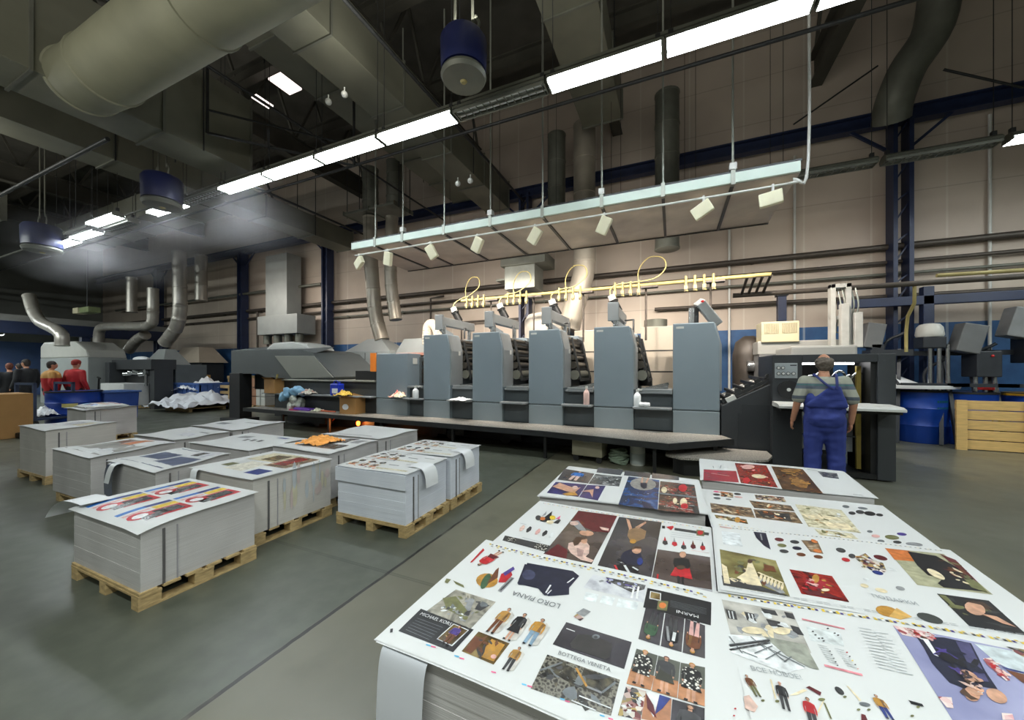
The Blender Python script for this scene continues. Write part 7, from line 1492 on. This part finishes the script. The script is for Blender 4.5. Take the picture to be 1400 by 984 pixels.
    # shoes
    for i in (0, 1):
        mb = MB(); mb.cap(an[i]+V(0, -.03, -.035), an[i]+V(0, .15, -.048), .048*k2, .042*k2); mb.bx(an[i].x-.046*k2, an[i].x+.046*k2, an[i].y-.075*k2, an[i].y+.185*k2, .0, .025*k2)
        fuse(mb, vx, 2).build('shoe', BLACK, t, world=False, smooth=180)
    # hair or hat
    mb = MB()
    if o.get('hat'):
        mb.ell(head+V(0, 0, .05), (.094*k2, .112*k2, .09*k2)); mb.ell(head+V(0, -.01, .0), (.09*k2, .106*k2, .05*k2)); hn = 'knit_cap' if o['hat'] != 'hood' else 'hood'
    elif o.get('bald'):
        mb.ell(head+V(0, -.02, -.002), (.0865*k2, .098*k2, .092*k2), None, 18, 12); mb.ell(head+V(0, -.035, -.05), (.072*k2, .072*k2, .06*k2)); hn = 'hair'
        for s in (-1, 1): mb.ell(head+V(s*.062, -.04, .0), (.036*k2, .062*k2, .07*k2))
    else:
        mb.ell(head+V(0, -.014, .028), (.086*k2, .102*k2, .102*k2), None, 18, 12); mb.ell(head+V(0, -.045, -.03), (.074*k2, .066*k2, .08*k2)); hn = 'hair'
    hb = fuse(mb, .009 if detail else .02, 2)
    if detail: hb.v = [tuple(Vector(v)+Vector(noise.noise_vector(Vector(v)*38))*.009) for v in hb.v]
    hb.build(hn, o['hair'], t, world=False, smooth=180)
    if o.get('bald'): MB().ell(head+V(0, -.0, .062), (.048*k2, .06*k2, .058*k2), None, 16, 10).build('bald_crown', SKINM, t, world=False, smooth=180)
    if detail:
        for s in (-1, 1):
            MB().ell(head+rt*s*.033*k2+fr*.083*k2+V(0, 0, .012), (.012*k2, .009*k2, .009*k2)).build('eye', PAPER, t, world=False, smooth=180)
    return t
# striped polo shirt: broad horizontal bands, cut across the body by height
def striped():
    m, nt, b = nodes('striped_shirt')
    tc = nt.nodes.new('ShaderNodeTexCoord'); sx = nt.nodes.new('ShaderNodeSeparateXYZ'); nt.links.new(tc.outputs['Object'], sx.inputs[0])
    mr = nt.nodes.new('ShaderNodeMapRange'); mr.inputs[1].default_value = .95; mr.inputs[2].default_value = 1.55; nt.links.new(sx.outputs[2], mr.inputs[0])
    rp = nt.nodes.new('ShaderNodeValToRGB'); cr = rp.color_ramp; cr.interpolation = 'CONSTANT'
    st = [(0, '#4e555e'), (.28, '#8d9085'), (.36, '#4a525c'), (.43, '#9a9c90'), (.585, '#565f6b'), (.66, '#3f6b6a'), (.68, '#5b6470'), (.70, '#97998c'), (.86, '#a3a496')]
    while len(cr.elements) < len(st): cr.elements.new(.5)
    for e, (p, c) in zip(cr.elements, st): e.position = p; e.color = lin(c)
    nt.links.new(mr.outputs[0], rp.inputs['Fac']); nt.links.new(rp.outputs['Color'], b.inputs['Base Color']); b.inputs['Roughness'].default_value = .8
    return m
DEN = mat('overall_blue', '#26357c', .75, 0, .12, 5, .15)
HAIRG = mat('hair_grey', '#5a5148', .7, 0, .3, 40)
pm = PY(1127, 500, 5.95)
human('person', 'balding man from behind in blue bib overalls and striped shirt, standing at the feeder', (pm.x, 5.95, 0), R(-8), 1.745, dict(top=striped(), topname='striped_shirt', short=True, legs=DEN, legname='bib_overalls', bib=True, baggy=1.12, straps=mat('strap_navy', '#2a3470', .7), hair=HAIRG, bald=True), girth=1.13, arms=((.245, .035), (.245, .0)), head_turn=.12, lean=.02, stance=.115, handy=(.05, 0))
def far(u, y, H, label, outfit, rz=0.0, **k):
    q = PY(u, 500, y); return human('person', label, (q.x, y, 0), rz, H, outfit, detail=False, arms=((.225, .02), (.225, .02)), **k)
DK1 = mat('dark_cloth', '#1d1e22', .8, 0, .15, 6); RED = mat('red_jacket', '#a81d22', .75, 0, .12, 6); DKR = mat('dark_trousers', '#24262c', .8, 0, .1, 6); HB = mat('hair_dark', '#2a211c', .7, 0, .2, 30)
def red_yellow():
    m, nt, b = nodes('red_yellow_jacket')
    tc = nt.nodes.new('ShaderNodeTexCoord'); sx = nt.nodes.new('ShaderNodeSeparateXYZ'); nt.links.new(tc.outputs['Object'], sx.inputs[0])
    mr = nt.nodes.new('ShaderNodeMapRange'); mr.inputs[1].default_value = .8; mr.inputs[2].default_value = 1.55; nt.links.new(sx.outputs[2], mr.inputs[0])
    rp = nt.nodes.new('ShaderNodeValToRGB'); cr = rp.color_ramp; cr.interpolation = 'CONSTANT'; cr.elements[0].color = lin('#a81d22'); cr.elements[1].position = .66; cr.elements[1].color = lin('#b98a4a')
    nt.links.new(mr.outputs[0], rp.inputs['Fac']); nt.links.new(rp.outputs['Color'], b.inputs['Base Color']); b.inputs['Roughness'].default_value = .75
    return m
far(103, 5.0, 1.84, 'person in red jacket and red cap, right one of the red pair', dict(top=RED, long=True, legs=DKR, hair=mat('red_cap', '#8e2a22', .8), hat='cap'), rz=R(20), girth=1.35)
far(70, 4.6, 1.8, 'person in red jacket with tan yoke, left one of the red pair', dict(top=red_yellow(), long=True, legs=DKR, hair=HB), rz=R(-10), girth=1.3)
far(36, 4.7, 1.88, 'person in a dark coat standing left of the red pair', dict(top=DK1, long=True, legs=DKR, hair=HB), rz=R(120), girth=1.3)
far(13, 4.5, 1.76, 'person in a dark coat with reddish hair at the left edge', dict(top=DK1, long=True, legs=DKR, hair=mat('hair_red', '#6b3a2a', .7)), rz=R(90), girth=1.15)
far(26, 5.9, 1.8, 'person in dark clothes half hidden behind the others at the left edge', dict(top=mat('dark_cloth_brown', '#2a2422', .8), long=True, legs=DKR, hair=HB), rz=R(100), girth=1.1)
# ================================================================ light mist drifting under the roof
def mist(c, rad, dens, label, seed):
    m = bpy.data.materials.new('mist_%d' % seed); m.use_nodes = True; nt = m.node_tree; nt.nodes.clear()
    out = nt.nodes.new('ShaderNodeOutputMaterial'); vs = nt.nodes.new('ShaderNodeVolumePrincipled'); nt.links.new(vs.outputs[0], out.inputs['Volume'])
    vs.inputs['Color'].default_value = (.95, .96, 1, 1); vs.inputs['Anisotropy'].default_value = .2
    tc = nt.nodes.new('ShaderNodeTexCoord'); nz = nt.nodes.new('ShaderNodeTexNoise'); nz.inputs['Scale'].default_value = 1.6; nz.inputs['Detail'].default_value = 3
    mp = nt.nodes.new('ShaderNodeMapping'); mp.inputs['Location'].default_value = (seed*3.1, 0, 0); nt.links.new(tc.outputs['Object'], mp.inputs[0]); nt.links.new(mp.outputs[0], nz.inputs['Vector'])
    ln = nt.nodes.new('ShaderNodeVectorMath'); ln.operation = 'LENGTH'; nt.links.new(tc.outputs['Object'], ln.inputs[0])
    fo = nt.nodes.new('ShaderNodeMapRange'); fo.inputs[1].default_value = 1; fo.inputs[2].default_value = .2; fo.inputs[3].default_value = 0; fo.inputs[4].default_value = 1; nt.links.new(ln.outputs['Value'], fo.inputs[0])
    nr = nt.nodes.new('ShaderNodeMapRange'); nr.inputs[1].default_value = .42; nr.inputs[2].default_value = .7; nt.links.new(nz.outputs['Fac'], nr.inputs[0])
    mu = nt.nodes.new('ShaderNodeMath'); mu.operation = 'MULTIPLY'; nt.links.new(fo.outputs[0], mu.inputs[0]); nt.links.new(nr.outputs[0], mu.inputs[1])
    m2 = nt.nodes.new('ShaderNodeMath'); m2.operation = 'MULTIPLY'; m2.inputs[1].default_value = dens; nt.links.new(mu.outputs[0], m2.inputs[0]); nt.links.new(m2.outputs[0], vs.inputs['Density'])
    o = MB().ell((0, 0, 0), (1, 1, 1), None, 20, 12).build('mist', m, world=False)
    o.location = c; o.scale = rad; tag(o, label, 'mist', kind='stuff'); return o
mist(PZ(300, 300, 5.0), (2.6, 1.6, 1.0), .36, 'pale mist drifting under the left end of the long lamp row', 1)
mist(PZ(150, 345, 5.0), (4.0, 2.2, 1.1), .24, 'thin mist below the far left lamp cluster', 2)
# ================================================================ lamps of the hall outside the view, then added fill lights
def area(name, loc, rot, sx, sy, e, col):
    l = bpy.data.lights.new(name, 'AREA'); l.shape = 'RECTANGLE'; l.size = sx; l.size_y = sy; l.energy = e; l.color = col
    o = bpy.data.objects.new(name, l); COL.objects.link(o); o.location = loc; o.rotation_euler = rot; return o
COOL = (.93, 1.0, .96)
area('hall_lamp_row', (1, -1.5, 6.0), (0, 0, 0), 8, .3, 300, COOL)
area('hall_lamp_row', (-22, -1.5, 6.0), (R(25), 0, 0), 10, .3, 420, COOL)
area('hall_lamp_row', (0, -4.5, 6.0), (0, 0, 0), 8, .3, 120, COOL)
area('hall_lamp_row', (-26, 2.0, 5.6), (0, 0, 0), 10, .3, 300, COOL)
area('hall_lamp_row', (7.5, 1.0, 6.0), (0, 0, 0), .3, 8, 250, COOL)
# added upward fill without any fixture, brightens the roof and ducts
WARMUP = (1.0, .96, .86)
area('added_roof_fill', (-.5, 4.2, 6.1), (R(180), 0, 0), 9, .3, 110, WARMUP)
area('added_roof_fill', (-3, -1.5, 6.3), (R(180), 0, 0), 16, .3, 420, WARMUP)
area('added_roof_fill', (-20, 1.5, 5.7), (R(180), 0, 0), 14, .3, 330, WARMUP)
area('hall_lamp_row', (7.8, 8.0, 4.4), (R(20), R(15), 0), .4, 4, 70, COOL)
# added hidden fill without fixtures, turned to the back wall to brighten it
WARM = (1.0, .90, .80)
for x, z, e in ((-16, 4.9, 50), (-12.0, 4.7, 26), (-5.5, 4.25, 42), (-1.5, 4.25, 42), (3.4, 4.2, 20)): area('added_wall_fill', (x, 9.3, z), (R(58), 0, 0), 3.0, .2, e, WARM)
GROUPS = dict(ceiling_lamp='strip lamps hanging under the roof', floodlight='cream floodlights on the hood rail', wall_pipe='pipes along the back wall', conduit='pale conduits on the back wall', downpipe='downpipes on the back wall', drop_pipe='yellow drop pipes over the ink drums', round_duct='round metal air ducts', box_duct='square air ducts under the roof', sprinkler_pipe='thin pipes under the roof', smoke_detector='small white globes under the roof', ceiling_humidifier='blue drums hanging under the roof', cream_cabinet='cream cabinets behind the press', ink_drum='blue drums', drum_pump='drum pumps at the right wall', plastic_bottle='bottles on the press shelves', paper_cup='paper cups on the press shelf', packed_carton='cartons stacked behind the delivery post', wooden_pallet='wooden pallets', person='people in the hall', wooden_crate='wooden crates', tie_rod='tie rods high on the wall', cardboard_carton='open cardboard cartons', waste_paper='waste paper')
for o in bpy.data.objects:
    if o.parent is None and o.get('label') and not o.get('group'):
        g = GROUPS.get(o.name.split('.')[0])
        if g: o['group'] = g
area('added_roof_fill', (-5, -1.0, 4.6), (R(155), 0, 0), 7, .3, 150, WARMUP)  # added uplight behind the camera, brightens the round duct and ceiling
